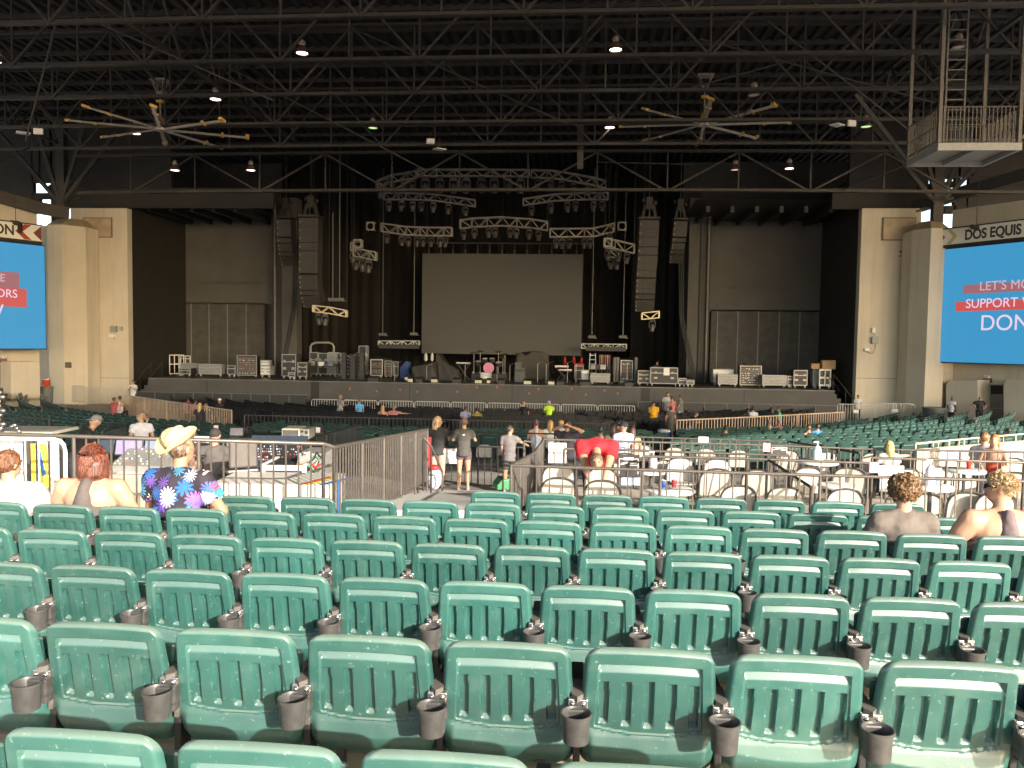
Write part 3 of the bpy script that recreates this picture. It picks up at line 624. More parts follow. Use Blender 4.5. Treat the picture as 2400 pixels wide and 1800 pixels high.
def wing(L):
    t = empty('wing_wall', PY(480 if L else 1810, 870, 52), label='dark panelled wall of the %s stage wing' % ('left' if L else 'right'), cat='wall'); o0 = Vector(t.location)
    if L: X0, X1, yb = 300, 644, 879; segs = [(365, 620, 711, 884, mPanel), (365, 644, 663, 710.5, mWing), (365, 644, 546, 661.5, mWing), (365, 644, 519, 544.8, mWing), (395, 644, 505, 517.8, mPanel)]; seams = [408, 448, 490, 533, 577]; st_ = (711, 884)
    else: X0, X1, yb = 1665, 1990, 905; segs = [(1662, 1990, 729, 912, mPanel), (1662, 1955, 676, 728.5, mWing), (1662, 1955, 553, 674.5, mWing), (1662, 1955, 522, 551.8, mWing), (1662, 1900, 507, 520.8, mPanel)]; seams = [1682, 1730, 1778, 1827, 1875, 1922]; st_ = (729, 912)
    for (a, b, c, d, mt) in segs:
        pa, pb = PY(a, d, 52), PY(b, c, 52); m = MB(); m.bb((pa.x-o0.x, 0, pa.z-o0.z), (pb.x-o0.x, .15, pb.z-o0.z)); m.build('acoustic_panel' if mt is mPanel else 'wall_panel', mt, t)
    m = MB()
    for s in seams: p = PY(s, st_[0], 52); q = PY(s, st_[1], 52); m.bb((p.x-.03-o0.x, -.04, DZ-o0.z), (p.x+.03-o0.x, -.003, p.z-o0.z))
    m.build('seam_strip', mSeam, t)
    m = MB(); a, b = (PY(300, 500, 52.4).x, PY(660, 500, 52.4).x) if L else (PY(1600, 500, 52.4).x, PY(2010, 500, 52.4).x)
    m.bb((a-o0.x, .4, DZ-o0.z), (b-o0.x, .5, 16-o0.z)); m.build('rear_wall', M_black, t)
    # ribbed sloping ceiling of the wing
    m = MB(); m.add([(a-o0.x, -5.5, 12.6-o0.z), (b-o0.x, -5.5, 12.6-o0.z), (b-o0.x, .4, 12.2-o0.z), (a-o0.x, .4, 12.2-o0.z)], [(0, 1, 2, 3)])
    n = 8
    for i in range(n): x = a+(b-a)*(i+.5)/n-o0.x; m.bb((x-.1, -5.4, 11.9-o0.z), (x+.1, .3, 12.25-o0.z))
    m.build('ribbed_ceiling', M_steel, t)
    # pipe and column beside the opening
    m = MB(); px = 650 if L else 1652
    p = PY(px, 700, 51); m.bb((p.x-.35-o0.x, -1.1, DZ-o0.z), (p.x+.28-o0.x, -.8, 14-o0.z)); m.build('opening_post', M_black, t)
    m = MB(); px = 643 if L else 1658; p = PY(px, 700, 50.7); m.bar((p.x-o0.x, -1.2, DZ-o0.z), (p.x-o0.x, -1.2, 13-o0.z), .14, n=8); m.build('pipe', mat('pipe', (.16, .14, .12), .4), t, 40)
    m = MB(); px0, px1 = (658, 695) if L else (1612, 1640); p, q = PY(px0, 700, 51), PY(px1, 700, 51); m.bb((p.x-o0.x, -1, DZ-o0.z), (q.x-o0.x, 0, (13.5)-o0.z)); m.build('concrete_column', mWing, t)
    m = MB(); s = 1 if L else -1; a_, b_ = (PY(690, 560, 50), PY(655, 880, 49)) if L else (PY(1592, 600, 50), PY(1622, 890, 49))
    for k in range(3): m.tube([a_-o0+Vector((k*.12, 0, 0)), (a_+b_)/2-o0+Vector((s*.35+k*.1, 0, 0)), b_-o0+Vector((k*.12, 0, 0))], .045, 6)
    m.build('cable', M_black, t, 60)
wing(True); wing(False)
# upper rear wall parts above the wings (grey slabs seen under the lowest truss)
flat('upper_wall', 415, 640, 405, 452, 53, mat('upper_grey', (.055, .05, .045), .85), 'faint grey slab high behind the left wing', 'wall')
flat('upper_wall', 1665, 1880, 402, 452, 53, mat('upper_grey', (.055, .05, .045)), 'faint grey slab high behind the right wing', 'wall')
# ---------------------------------------------------------------- LED wall
mLed = mat('led_wall', (.075, .068, .062), .42, 0, .05, .15)
t = empty('led_wall', PY(1177, 828, 56), label='large switched off brown grey LED wall hanging at centre stage', cat='screen'); o0 = t.location
a, b = PY(988, 828, 56), PY(1366, 596, 56); m = MB(); m.bb((a.x-o0.x, 0, a.z-o0.z), (b.x-o0.x, .15, b.z-o0.z)); m.build('display', mLed, t)
m = MB()
for i in range(13):
    x = a.x+(b.x-a.x)*(i+.5)/13-o0.x; m.bar((x, .1, b.z-o0.z), (x, .1, b.z-o0.z+.7), .05); m.box((x, .1, b.z-o0.z+.15), (.12, .1, .3))
m.bar((a.x-o0.x, .1, b.z-o0.z+.75), (b.x-o0.x, .1, b.z-o0.z+.75), .08); m.build('hanging_bar', M_steel, t)
# ---------------------------------------------------------------- lighting trusses
def light_truss(Y, pts, hpx, lab, lights=(), mt=M_alu, drop=True, lw=.42, step=.55, lit=None):
    Q = [PY(x, y, Y) for x, y in pts]; h = hpx/FPX*Y; o0 = Q[0]; t = empty('lighting_truss', o0, label=lab, cat='lighting truss', group='aluminium lighting trusses above the stage')
    ch = MB(); wb = MB(); r = .035
    for a, b in zip(Q, Q[1:]):
        a, b = a-o0, b-o0; L = (b-a).length; D = h*.8
        for dy in (0, D):
            for dz in (-h/2, h/2): ch.bar(a+Vector((0, dy, dz)), b+Vector((0, dy, dz)), r*1.5, n=4)
        n = max(1, round(L/step))
        for i in range(n+1):
            p = a+(b-a)*i/n
            if i % 2 == 0:
                for dy in (0, D): wb.bar(p+Vector((0, dy, -h/2)), p+Vector((0, dy, h/2)), r)
                wb.bar(p+Vector((0, 0, h/2)), p+Vector((0, D, h/2)), r); wb.bar(p+Vector((0, 0, -h/2)), p+Vector((0, D, -h/2)), r)
            if i < n:
                q = a+(b-a)*(i+1)/n; s = 1 if i % 2 else -1
                for dy in (0, D): wb.bar(p+Vector((0, dy, -h/2*s)), q+Vector((0, dy, h/2*s)), r)
    for e in (Q[0]-o0, Q[-1]-o0):
        for (z0, z1) in ((-h/2, h/2),): ch.bar(e+Vector((0, 0, z0)), e+Vector((0, 0, z1)), r*2); ch.bar(e+Vector((0, h*.8, z0)), e+Vector((0, h*.8, z1)), r*2)
    ch.build('chord', mt, t); wb.build('web', mt, t)
    if drop:
        m = MB()
        for e in (Q[0], Q[len(Q)//2], Q[-1]): e = e-o0; m.bar(e+Vector((0, h*.4, h/2)), (e.x, e.y+h*.4, 15.5-o0.z), .03, n=4)
        m.build('hoist_cable', M_black, t)
    for px in lights:
        for a, b in zip(pts, pts[1:]):
            if a[0] <= px <= b[0]:
                y = a[1]+(b[1]-a[1])*(px-a[0])/(b[0]-a[0]); p = PY(px, y, Y); moving_light(p+Vector((0, h*.4, -h/2-.04)), lw)
    return t
LIGHT = {}
def moving_light(p, s):
    k = 'l'
    if k not in LIGHT:
        t = empty('moving_light'); mL = mat('light_body', (.075, .07, .065), .45)
        m = MB(); m.box((0, 0, -.1), (.34, .26, .18)); bevel(m.build('base', mL, t), .02)
        m = MB()
        for q in (-1, 1): m.box((q*.2, 0, -.38), (.05, .12, .42))
        m.box((0, 0, -.2), (.36, .1, .03))
        m.build('yoke', mL, t)
        m = MB(); m.lathe((0, 0, -.85), [(.13, 0), (.155, .06), (.155, .34), (.08, .5)], 12); m.build('head', mat('light_head', (.10, .09, .085), .4), t, 40)
        m = MB(); m.lathe((0, 0, -.862), [(.11, 0), (.12, .01)], 12); m.build('lens', mat('lens_glass', (.12, .12, .13), .1), t)
        LIGHT[k] = t; LIGHT['n'] = 0; o = t
    else: o = copy_tree(LIGHT[k])
    o.location = p; o.rotation_euler = (random.uniform(-.2, .2), 0, random.uniform(-.5, .5)); o.scale = (s/.5,)*3
    LIGHT['n'] += 1; q = proj(p)
    tag(o, None, 'stage light', 'moving stage lights on the trusses'); LIGHT.setdefault('all', []).append((o, q[0], q[1], LIGHT['cur']))
def LT(name, *a, **k): LIGHT['cur'] = name; return light_truss(*a, **k)
LT('bright top truss', 50, [(979, 404), (1110, 404), (1240, 405)], 15, 'brightest straight centre section of the top lighting truss', [996, 1030, 1062, 1092, 1128, 1158, 1190, 1220], lw=.6)
LT('left arc of the top truss', 51, [(882, 432), (915, 418), (975, 408)], 16, 'curved left end of the top lighting truss', [890, 918, 944, 966])
LT('right arc of the top truss', 51, [(1245, 406), (1300, 408), (1348, 416), (1390, 424), (1420, 432)], 17, 'curved right end of the top lighting truss', [1262, 1290, 1316, 1345, 1380, 1405])
LT('second truss at left', 52, [(898, 459), (950, 459), (1020, 462), (1090, 472), (1113, 476)], 15, 'curved lighting truss hanging left below the lowest roof truss', [910, 940, 966, 986, 1015, 1050, 1090])
LT('second truss at right', 52, [(1226, 473), (1300, 462), (1370, 459), (1425, 459)], 15, 'curved lighting truss hanging right below the lowest roof truss', [1245, 1290, 1330, 1350, 1392, 1412])
LT('third truss at left', 52, [(893, 532), (950, 540), (1000, 542), (1058, 542)], 19, 'bowed lighting truss left above the LED wall', [905, 940, 955, 975, 990, 1010, 1030, 1044])
LT('centre truss above the LED wall', 53, [(1078, 525), (1105, 521), (1177, 518), (1245, 523), (1283, 529)], 20, 'arched lighting truss centred above the LED wall', [1085, 1112, 1145, 1160, 1195, 1210, 1240, 1262])
LT('third truss at right', 52, [(1289, 545), (1330, 545), (1390, 544), (1430, 535), (1440, 532)], 19, 'bowed lighting truss right above the LED wall', [1303, 1318, 1335, 1370, 1384, 1430])
LT('left lower cluster', 50, [(822, 578), (846, 573)], 19, 'short boxy truss piece in the left lower cluster', [825, 840])
LT('left lower cluster', 50, [(828, 590), (880, 600)], 19, 'short inclined truss in the left lower cluster', [802, 832, 846, 862], lw=.5)
LT('right lower cluster', 50, [(1418, 570), (1442, 572), (1487, 583)], 20, 'short truss of the right lower cluster', [1425, 1450, 1470])
LT('right lower cluster', 50.5, [(1427, 593), (1450, 596)], 17, 'small square truss end below the right lower cluster', [1432, 1446])
LT('left short truss', 46, [(733, 723), (770, 727), (811, 735)], 15, 'short sunlit truss hanging low at left of the stage', [745, 760], mt=mat('truss_sunlit', (.72, .6, .4), .4, .2))  # plain truss with sunlight painted in as a warm bright tone
LT('right short truss', 46, [(1505, 741), (1545, 737)], 15, 'short sunlit truss hanging below the right speaker array', [1530], mt=mat('truss_sunlit', (.6, .5, .36), .4, .4))
LT('floor truss at left', 54, [(887, 804), (982, 804)], 10, 'straight low truss at left of the LED wall', [], mt=mat('truss_bright', (.5, .5, .47), .4, .3), step=.42)
LT('floor truss at right', 54, [(1363, 811), (1468, 812)], 10, 'straight low truss at right of the LED wall', [], mt=mat('truss_bright', (.5, .5, .47), .4, .3), step=.42)
for (x, y, Y) in ((868, 530, 51.5), (1458, 530, 51.5), (838, 571, 49.8), (1425, 568, 49.8)):
    p = PY(x, y, Y); t = empty('truss_corner', p, label='square bright truss corner block at %s' % {868: 'the left end of the third truss', 1458: 'the right end of the third truss', 838: 'the left lower cluster', 1425: 'the right lower cluster'}[x], cat='truss corner', group='truss corner blocks')
    m = MB(); s = .24
    for q in (-1, 1):
        m.bar((-s, 0, q*s), (s, 0, q*s), .08); m.bar((q*s, 0, -s), (q*s, 0, s), .08)
        for k in (-1, 1): m.bar((q*s, 0, k*s), (q*s, .45, k*s), .05); m.bar((q*s, 0, k*s*.4), (q*s*.4, 0, k*s), .07)
    m.build('frame', M_alu, t)
for i, (x0_, x1_, y, lab) in enumerate(((888, 982, 813, 'left'), (1373, 1467, 819, 'right'))):
    t = empty('light_bar', PY(x0_, y, 54), label='black light bar under the low %s truss' % lab, cat='light bar', group='light bars under the low trusses'); a, b = PY(x0_, y, 54), PY(x1_, y, 54)
    m = MB(); m.box(((b.x-a.x)/2, 0, .05), (b.x-a.x, .2, .28)); m.build('housing', M_case, t)
    m = MB()
    for k in range(8): m.bar((.2+k*(b.x-a.x-.4)/7, 0, .15), (.2+k*(b.x-a.x-.4)/7, 0, .32), .05)
    m.build('clamp', M_alu, t)
for (x, y0_, y1_, Y) in ((897, 480, 787, 54), (970, 470, 786, 54), (1387, 480, 793, 54), (1460, 580, 793, 54), (796, 500, 706, 46), (780, 660, 706, 46)):
    a = PY(x, y1_, Y); m = MB(); z = min(16, PY(x, y0_, Y).z+4); m.bar((0, 0, .2), (0, 0, z-a.z), .035, n=4); t = empty('chain_motor', a, label={897: 'chain hoist above the left end of the low left truss', 970: 'chain hoist above the right end of the low left truss', 1387: 'chain hoist above the left end of the low right truss', 1460: 'chain hoist above the right end of the low right truss', 796: 'chain hoist above the short sunlit left truss', 780: 'chain hoist left above the short sunlit truss'}[x], cat='hoist', group='chain hoists over the stage')
    m.build('chain', mat('chain_grey', (.2, .2, .19), .4, .5), t); m = MB(); m.box((0, 0, .1), (.5, .25, .18)); m.box((.25, 0, .02), (.2, .1, .06)); m.build('motor', mat('motor_grey', (.14, .13, .12), .5), t)
# ---------------------------------------------------------------- speaker arrays
def array(Y, pts, wpx, n, lab, yaw=0, front=True):
    P0 = PY(pts[0][0], pts[0][1], Y); t = empty('line_array', P0, yaw, label=lab, cat='speaker array', group='hanging speaker arrays'); w_ = wpx/FPX*Y
    Q = [PY(x, y, Y+dy)-P0 for x, y, dy in pts]
    def at(u):
        u *= len(Q)-1; i = min(int(u), len(Q)-2); return Q[i].lerp(Q[i+1], u-i)
    mS = mat('speaker_grille', (.058, .053, .05), .65, 0, .1, 20)
    for i in range(n):
        a, b = at(i/n), at((i+1)/n); d = (b-a); m = MB(); c = (a+b)/2; ang = math.atan2(d.y, -d.z)
        M = Matrix.Rotation(ang, 3, 'X'); hh = d.length
        m.box(c, (w_, .9, hh*.975), M); cab = m.build('cabinet', mS, t)
        m = MB(); m.box(c+M @ Vector((-w_/2+.04, -.455, 0)), (.07, .03, .07), M); m.build('bracket', mat('bracket_pale', (.33, .30, .27), .5), cab)
    m = MB(); m.box((0, 0, .12), (w_*1.1, 1.0, .12)); m.bar((-w_*.35, 0, .15), (-w_*.2, 0, .9), .16); m.bar((w_*.35, 0, .15), (w_*.2, 0, .9), .16); m.bar((0, -.2, .15), (0, -.2, .8), .07)
    m.box((0, 0, 1.0), (.35, .4, .7)); m.ball((-.3, 0, 1.2), .13, 8, 6); m.ball((.32, 0, 1.05), .14, 8, 6); m.bar((0, 0, 1.2), (0, 0, 4), .05); m.build('fly_frame', M_steel, t)
array(47, [(729, 513, 0), (729, 580, 0), (728, 640, .15), (730, 680, .5), (738, 712, 1.1)], 45, 14, 'long main speaker array left of the LED wall')
array(47, [(1521, 518, 0), (1518, 590, 0), (1513, 650, .15), (1511, 690, .4), (1510, 722, .9)], 44, 14, 'long main speaker array right of the LED wall')
array(49, [(671, 516, 0), (672, 560, .05), (676, 590, .4), (681, 612, .9)], 34, 10, 'shorter outer speaker array at the left wing')
array(49, [(1594, 520, 0), (1590, 560, .05), (1586, 585, .3), (1583, 606, .8)], 30, 10, 'shorter outer speaker array at the right wing')
for i, L_ in enumerate((('left', 686, 757), ('right', 1570, 1549))): pass
# ---------------------------------------------------------------- stage gear
def onstage(px0, px1, pyt, pyb, Y):     # size of an object standing on the deck
    a, b = PY(px0, 880, Y), PY(px1, 880, Y); zt = PY((px0+px1)/2, pyt, Y).z
    return (a.x+b.x)/2, b.x-a.x, max(.15, zt-DZ)
def case(px0, px1, pyt, Y, lab, style='b', dep=.7, name='road_case', z0=None, front='latches'):
    x, w_, h = onstage(px0, px1, pyt, 0, Y); zb = DZ+.02 if z0 is None else z0
    if z0 is not None: h = PY((px0+px1)/2, pyt, Y).z-z0
    t = empty(name, (x, Y, zb), label=lab, cat='road case', group='road cases standing on the stage'); c = .13 if z0 is None else 0
    body = {'b': M_case, 'g': M_caseg, 'w': M_white}[style]; hb = h-c
    m = MB(); m.bb((-w_/2+.012, .012, c+.012), (w_/2-.012, dep, h-.012)); m.build('body', body, t)
    e = MB(); q = .05; al = mat('case_edge', (.34, .335, .33), .4, .3, .15, 12)
    for (z_) in (c, h, c+hb*.68): e.bb((-w_/2, 0, z_-(q if z_ != c else 0)), (w_/2, .011, z_+(q if z_ == c else 0)))
    for x_ in (-w_/2, w_/2-q): e.bb((x_, -.003, c), (x_+q, .009, h))
    e.build('edge_trim', al, t)
    l = MB()
    for x_ in (-.3, .3):
        if w_ > .6: l.bb((x_*w_-.07, -.012, c+hb*.62), (x_*w_+.07, .0, c+hb*.74)); l.bb((x_*w_-.1, -.014, c+hb*.3), (x_*w_+.1, .0, c+hb*.42))
        else: l.bb((x_*w_-.05, -.012, c+hb*.6), (x_*w_+.05, .0, c+hb*.72))
    l.build('latch', M_alu, t)
    if c:
        for x_ in (-1, 1):
            k = MB(); k.tube([(x_*(w_/2-.12)-.03, .1, .05), (x_*(w_/2-.12)+.03, .1, .05)], .055, 10); k.box((x_*(w_/2-.12), .1, .105), (.1, .1, .03)); k.build('caster', mat('caster', (.45, .45, .45), .5), t)
    return t
def rack(px0, px1, pyt, Y, lab, rows=6, frame_m=None, seed=1):
    x, w_, h = onstage(px0, px1, pyt, 0, Y); t = empty('equipment_rack', (x, Y, DZ+.02), label=lab, cat='equipment rack', group='equipment racks on the stage'); random.seed(seed)
    m = MB(); m.bb((-w_/2+.04, .05, .1), (w_/2-.04, .7, h-.04)); m.build('body', M_case, t)
    m = MB(); q = .05
    for x_ in (-w_/2, w_/2-q): m.bb((x_, 0, .08), (x_+q, .045, h))
    m.bb((-w_/2+q, 0, h-q), (w_/2-q, .045, h)); m.bb((-w_/2+q, 0, .08), (w_/2-q, .045, .08+q)); m.build('frame', frame_m or M_alu, t)
    for i in range(rows):
        z = .18+(h-.3)*i/rows; u = MB(); u.bb((-w_/2+.07, .02, z), (w_/2-.07, .049, z+(h-.3)/rows*.85)); un = u.build('rack_unit', mat('unit_grey', (.12, .115, .11), .4), t)
        k = MB()
        for j in range(6): xx = random.uniform(-w_/2+.12, w_/2-.12); k.box((xx, .01, z+(h-.3)/rows*random.uniform(.3, .6)), (.05, .02, .05))
        k.build('knob', random.choice([M_white, M_red, M_alu]), un)
    k = MB()
    for x_ in (-1, 1): k.tube([(x_*(w_/2-.1)-.03, .1, .05), (x_*(w_/2-.1)+.03, .1, .05)], .05, 8)
    k.build('caster', M_galv, t)
    m = MB()
    for j in range(7):
        a = Vector((random.uniform(-w_/2, w_/2), .1, h)); m.tube([a, a+Vector((random.uniform(-.1, .1), 0, random.uniform(.05, .2))), a+Vector((random.uniform(-.3, .3), 0, -.0))], .02, 5)
    m.build('cable', M_black, t); return t
# left wing
t = empty('cart', (0, 0, 0), label='tall empty white framed trolley at the far left of the stage', cat='cart'); x, w_, h = onstage(398, 420, 833, 0, 48.5); t.location = (x, 48.5, DZ+.02)
m = MB()
for (a, b) in ((-w_/2, 0), (w_/2, 0), (-w_/2, .6), (w_/2, .6)): m.bar((a, b, .1), (a, b, h), .05)
for z in (.1, h*.55, h): m.bar((-w_/2, 0, z), (w_/2, 0, z), .05); m.bar((-w_/2, .6, z), (w_/2, .6, z), .05)
m.build('frame', M_white, t); m = MB()
for a in (-w_/2, w_/2): m.tube([(a-.03, .1, .05), (a+.03, .1, .05)], .06, 8)
m.build('caster', M_white, t)
t = empty('cart', (0, 0, 0), label='second white frame trolley behind the left grey cases', cat='cart'); x, w_, h = onstage(424, 446, 835, 0, 50); t.location = (x, 50, DZ+.02)
m = MB()
for a in (-w_/2, 0, w_/2): m.bar((a, 0, .1), (a, 0, h), .05)
for z in (h*.85, h): m.bar((-w_/2, 0, z), (w_/2, 0, z), .05)
m.build('frame', M_white, t)
case(424, 463, 852, 48.6, 'low grey road case left of the large grey one', 'g')
case(465, 520, 854, 47.8, 'large scuffed grey road case in the left wing', 'g', 1.0)
case(419, 447, 864, 47.5, 'small black road case before the left grey cases', 'b')
case(532, 552, 857, 48, 'narrow black road case beside the left equipment rack', 'b')
rack(555, 602, 833, 48, 'tall equipment rack with glowing gear in the left wing', 8, seed=4)
case(610, 634, 858, 48, 'white amplifier case draped with black cables, left wing', 'w'); case(610, 632, 844, 48.05, 'small white drive unit stacked on the white amplifier case', 'w', .5, z0=PY(620, 857, 48.05).z)
case(660, 694, 831, 47, 'tall plain black cabinet at the left edge of the opening', 'b', .8); case(675, 692, 873, 46.3, 'small black box before the tall black cabinet', 'b', .4)
case(697, 720, 850, 47, 'black covered case right of the tall black cabinet', 'b')
def tbl(px0, px1, pyt, Y, lab, seed=0, items=6):
    x, w_, h = onstage(px0, px1, pyt, 0, Y); t = empty('work_table', (x, Y, DZ+.01), label=lab, cat='table', group='gear tables on the stage'); random.seed(seed)
    m = MB(); m.bb((-w_/2, 0, h-.04), (w_/2, .6, h)); m.build('table_top', M_case, t)
    m = MB()
    for a in (-w_/2+.05, w_/2-.05):
        for b in (.05, .55): m.bar((a, b, 0), (a, b, h-.04), .04)
    m.build('leg', M_steel, t)
    mats = [M_alu, M_case, M_white, mat('gear_blue', (.06, .1, .3)), mat('gear_grey', (.2, .2, .2)), M_case]
    for i in range(items):
        o = MB(); s = (random.uniform(.15, .4), .3, random.uniform(.1, .3)); o.box((0, 0, s[2]/2), s)
        q = o.build('mixer_unit', mats[i % 6]); q.location = (x-w_/2+(i+.5)*w_/items, Y+.3, DZ+.01+h); bevel(q, .02); tag(q, 'small %s gear box, %s from left on the %s' % (['silver', 'black', 'white', 'blue', 'grey', 'dark'][i % 6], ORD[i+1], 'left stage desk' if seed == 2 else 'right stage table'), 'gear box', 'gear boxes on the tables')
    return t
tbl(722, 790, 858, 48, 'cluttered monitor desk at stage left', 2, 6)
case(725, 745, 826, 50.5, 'dark flight case standing behind the left gear table', 'b'); case(746, 768, 828, 50.6, 'second dark flight case behind the left gear table', 'b'); case(768, 788, 826, 50.5, 'grey flight case behind the left gear table', 'g'); case(789, 800, 828, 50.5, 'narrow black case behind the left gear table', 'b')
t = empty('pipe_arch', PY(755, 880, 52), label='pale rounded pipe arch rising behind the left gear', cat='pipe arch'); q = [(728, 826), (728, 812), (732, 806), (740, 803), (770, 803), (779, 806), (782, 812), (782, 826)]
m = MB(); m.tube([PY(a, b, 52)-Vector(t.location) for a, b in q], .07, 8); m.bar(PY(728, 826, 52)-Vector(t.location), PY(728, 878, 52)-Vector(t.location), .1); m.bar(PY(782, 826, 52)-Vector(t.location), PY(782, 878, 52)-Vector(t.location), .1); m.build('frame', mat('pipe_pale', (.35, .34, .32), .4), t, 50)
for i, px in enumerate((805, 821, 826, 838, 847)):
    x, w_, h = onstage(px-5, px+5, 827+i % 3*3, 0, 47.5+i % 2); t = empty('light_tower', (x, 47.5+i % 2, DZ+.01), label='slim black floor light tower, %s from left of five' % ORD[i+1], cat='light tower', group='slim light towers at stage left')
    m = MB(); m.bb((-w_/2, 0, .05), (w_/2, .3, h)); m.build('housing', M_case, t); m = MB()
    for k in range(6): m.ball((-w_*.62, -.02, .3+k*h/7), .05, 6, 4)
    m.build('lamp', M_white if i % 2 else M_chrome, t); m = MB(); m.box((0, .15, .03), (.6, .6, .04)); m.build('base', M_case, t)
case(857, 863, 811, 53, 'tall narrow dark slab behind the left light towers', 'b', .4) ; case(840, 862, 811, 53.5, 'tall dark grey cabinet behind the light towers', 'b', .5)
rack(868, 897, 843, 50.5, 'white fronted amplifier rack left of the tarpaulin', 2, M_white, 6); rack(901, 919, 846, 50.5, 'narrow black rack with silver knobs left of the tarpaulin', 5, seed=7)
case(921, 934, 848, 50.6, 'dark blue case beside the narrow rack', 'b')
def blob(px0, px1, pyt, Y, mt, name, lab, cat, prof, dep=1.2, seed=0):
    x, w_, h = onstage(px0, px1, pyt, 0, Y); m = MB(); n = 40; k = 10; random.seed(seed)
    for j in range(k+1):
        for i in range(n):
            a = 2*PI*i/n; u = math.cos(a); v = math.sin(a); f = 1-.0*j
            wr = 1+.05*math.sin(9*a+j*.5)+.04*math.sin(17*a-j*.3)
            xx = max(-1, min(1, 1.25*u))*w_/2*(1-.08*j/k)*wr; top = 0
            t_ = (xx/w_+.5); tt = max(0, min(.999, t_))*(len(prof)-1); ii = int(tt); top = (prof[ii]+(prof[ii+1]-prof[ii])*(tt-ii) if ii+1 < len(prof) else prof[-1])*h
            m.v.append((xx, max(-1, min(1, 1.25*v))*dep/2*(1-.12*j/k)*wr, top*j/k))
    for j in range(k):
        for i in range(n): m.f.append((j*n+i, j*n+(i+1) % n, (j+1)*n+(i+1) % n, (j+1)*n+i)); m.mi.append(0)
    m.f.append(tuple(k*n+i for i in range(n))); m.mi.append(0)
    o = m.build(name, mt, smooth=70); o.location = (x, Y, DZ+.01); return tag(o, lab, cat)
mTarp = mat('tarp', (.035, .033, .032), .7, 0, .2, 3, .5)
blob(966, 1024, 850, 48.5, mTarp, 'covered_equipment', 'low equipment under a black tarpaulin, left of centre', 'tarpaulin', [.75, .8, .85, .9, 1, 1])
blob(1022, 1078, 828, 49, mTarp, 'covered_equipment', 'peaked equipment under a black tarpaulin, left of the drum kit', 'tarpaulin', [1, .95, .75, .6, .5, .4, .35])
blob(938, 962, 846, 50, mat('blue_cloth', (.06, .10, .28), .8, 0, .1, 3), 'covered_stool', 'small stand under a bright blue cloth on stage', 'cloth', [.6, .7, .9, 1, .9], .6)
blob(1208, 1286, 823, 52.5, mat('grey_drape', (.07, .066, .06), .85, 0, .1, 2), 'covered_riser', 'tall grey draped shape behind the upright piano', 'drape', [.9, .95, .8, 1, .95, .98, .9], .8)
# keyboard stand, piano
def keys(px0, px1, pyt, Y, lab, col=M_case):
    x, w_, h = onstage(px0, px1, pyt, 0, Y); t = empty('keyboard', (x, Y, DZ+.01), label=lab, cat='keyboard', group='keyboards on the stage')
    m = MB(); m.bb((-w_/2, 0, h-.12), (w_/2, .35, h)); bevel(m.build('body', col, t), .01); m = MB(); m.bb((-w_/2+.04, -.01, h-.06), (w_/2-.04, .14, h+.005)); m.build('key_bed', M_white, t)
    m = MB(); m.bar((-w_*.4, .17, 0), (w_*.4, .17, h-.12), .05); m.bar((w_*.4, .19, 0), (-w_*.4, .19, h-.12), .05); m.bar((-w_*.4, 0, .02), (-w_*.4, .35, .02), .04); m.bar((w_*.4, 0, .02), (w_*.4, .35, .02), .04); m.build('stand', M_steel, t)
keys(1068, 1103, 850, 49, 'black keyboard on a cross stand left of the drum kit'); keys(1300, 1332, 857, 50, 'white keyboard right of the draped shape', M_white); keys(1308, 1341, 866, 49, 'orange topped keyboard at right of the piano', mat('wood_orange', (.5, .2, .07), .5))
t = empty('upright_piano', PY(1218, 890, 48), label='small grey upright piano right of the drum kit', cat='piano'); x, w_, h = onstage(1206, 1230, 849, 0, 48); t.location = (x, 48, DZ+.01)
m = MB(); m.bb((-w_/2, 0, 0), (w_/2, .5, h*.7)); m.bb((-w_/2, .25, h*.7), (w_*.1, .5, h)); bevel(m.build('cabinet', mat('piano_grey', (.09, .09, .09), .4), t), .015); m = MB(); m.bb((-w_/2+.03, -.25, h*.55), (w_/2-.03, -.001, h*.62)); m.build('key_shelf', M_case, t)
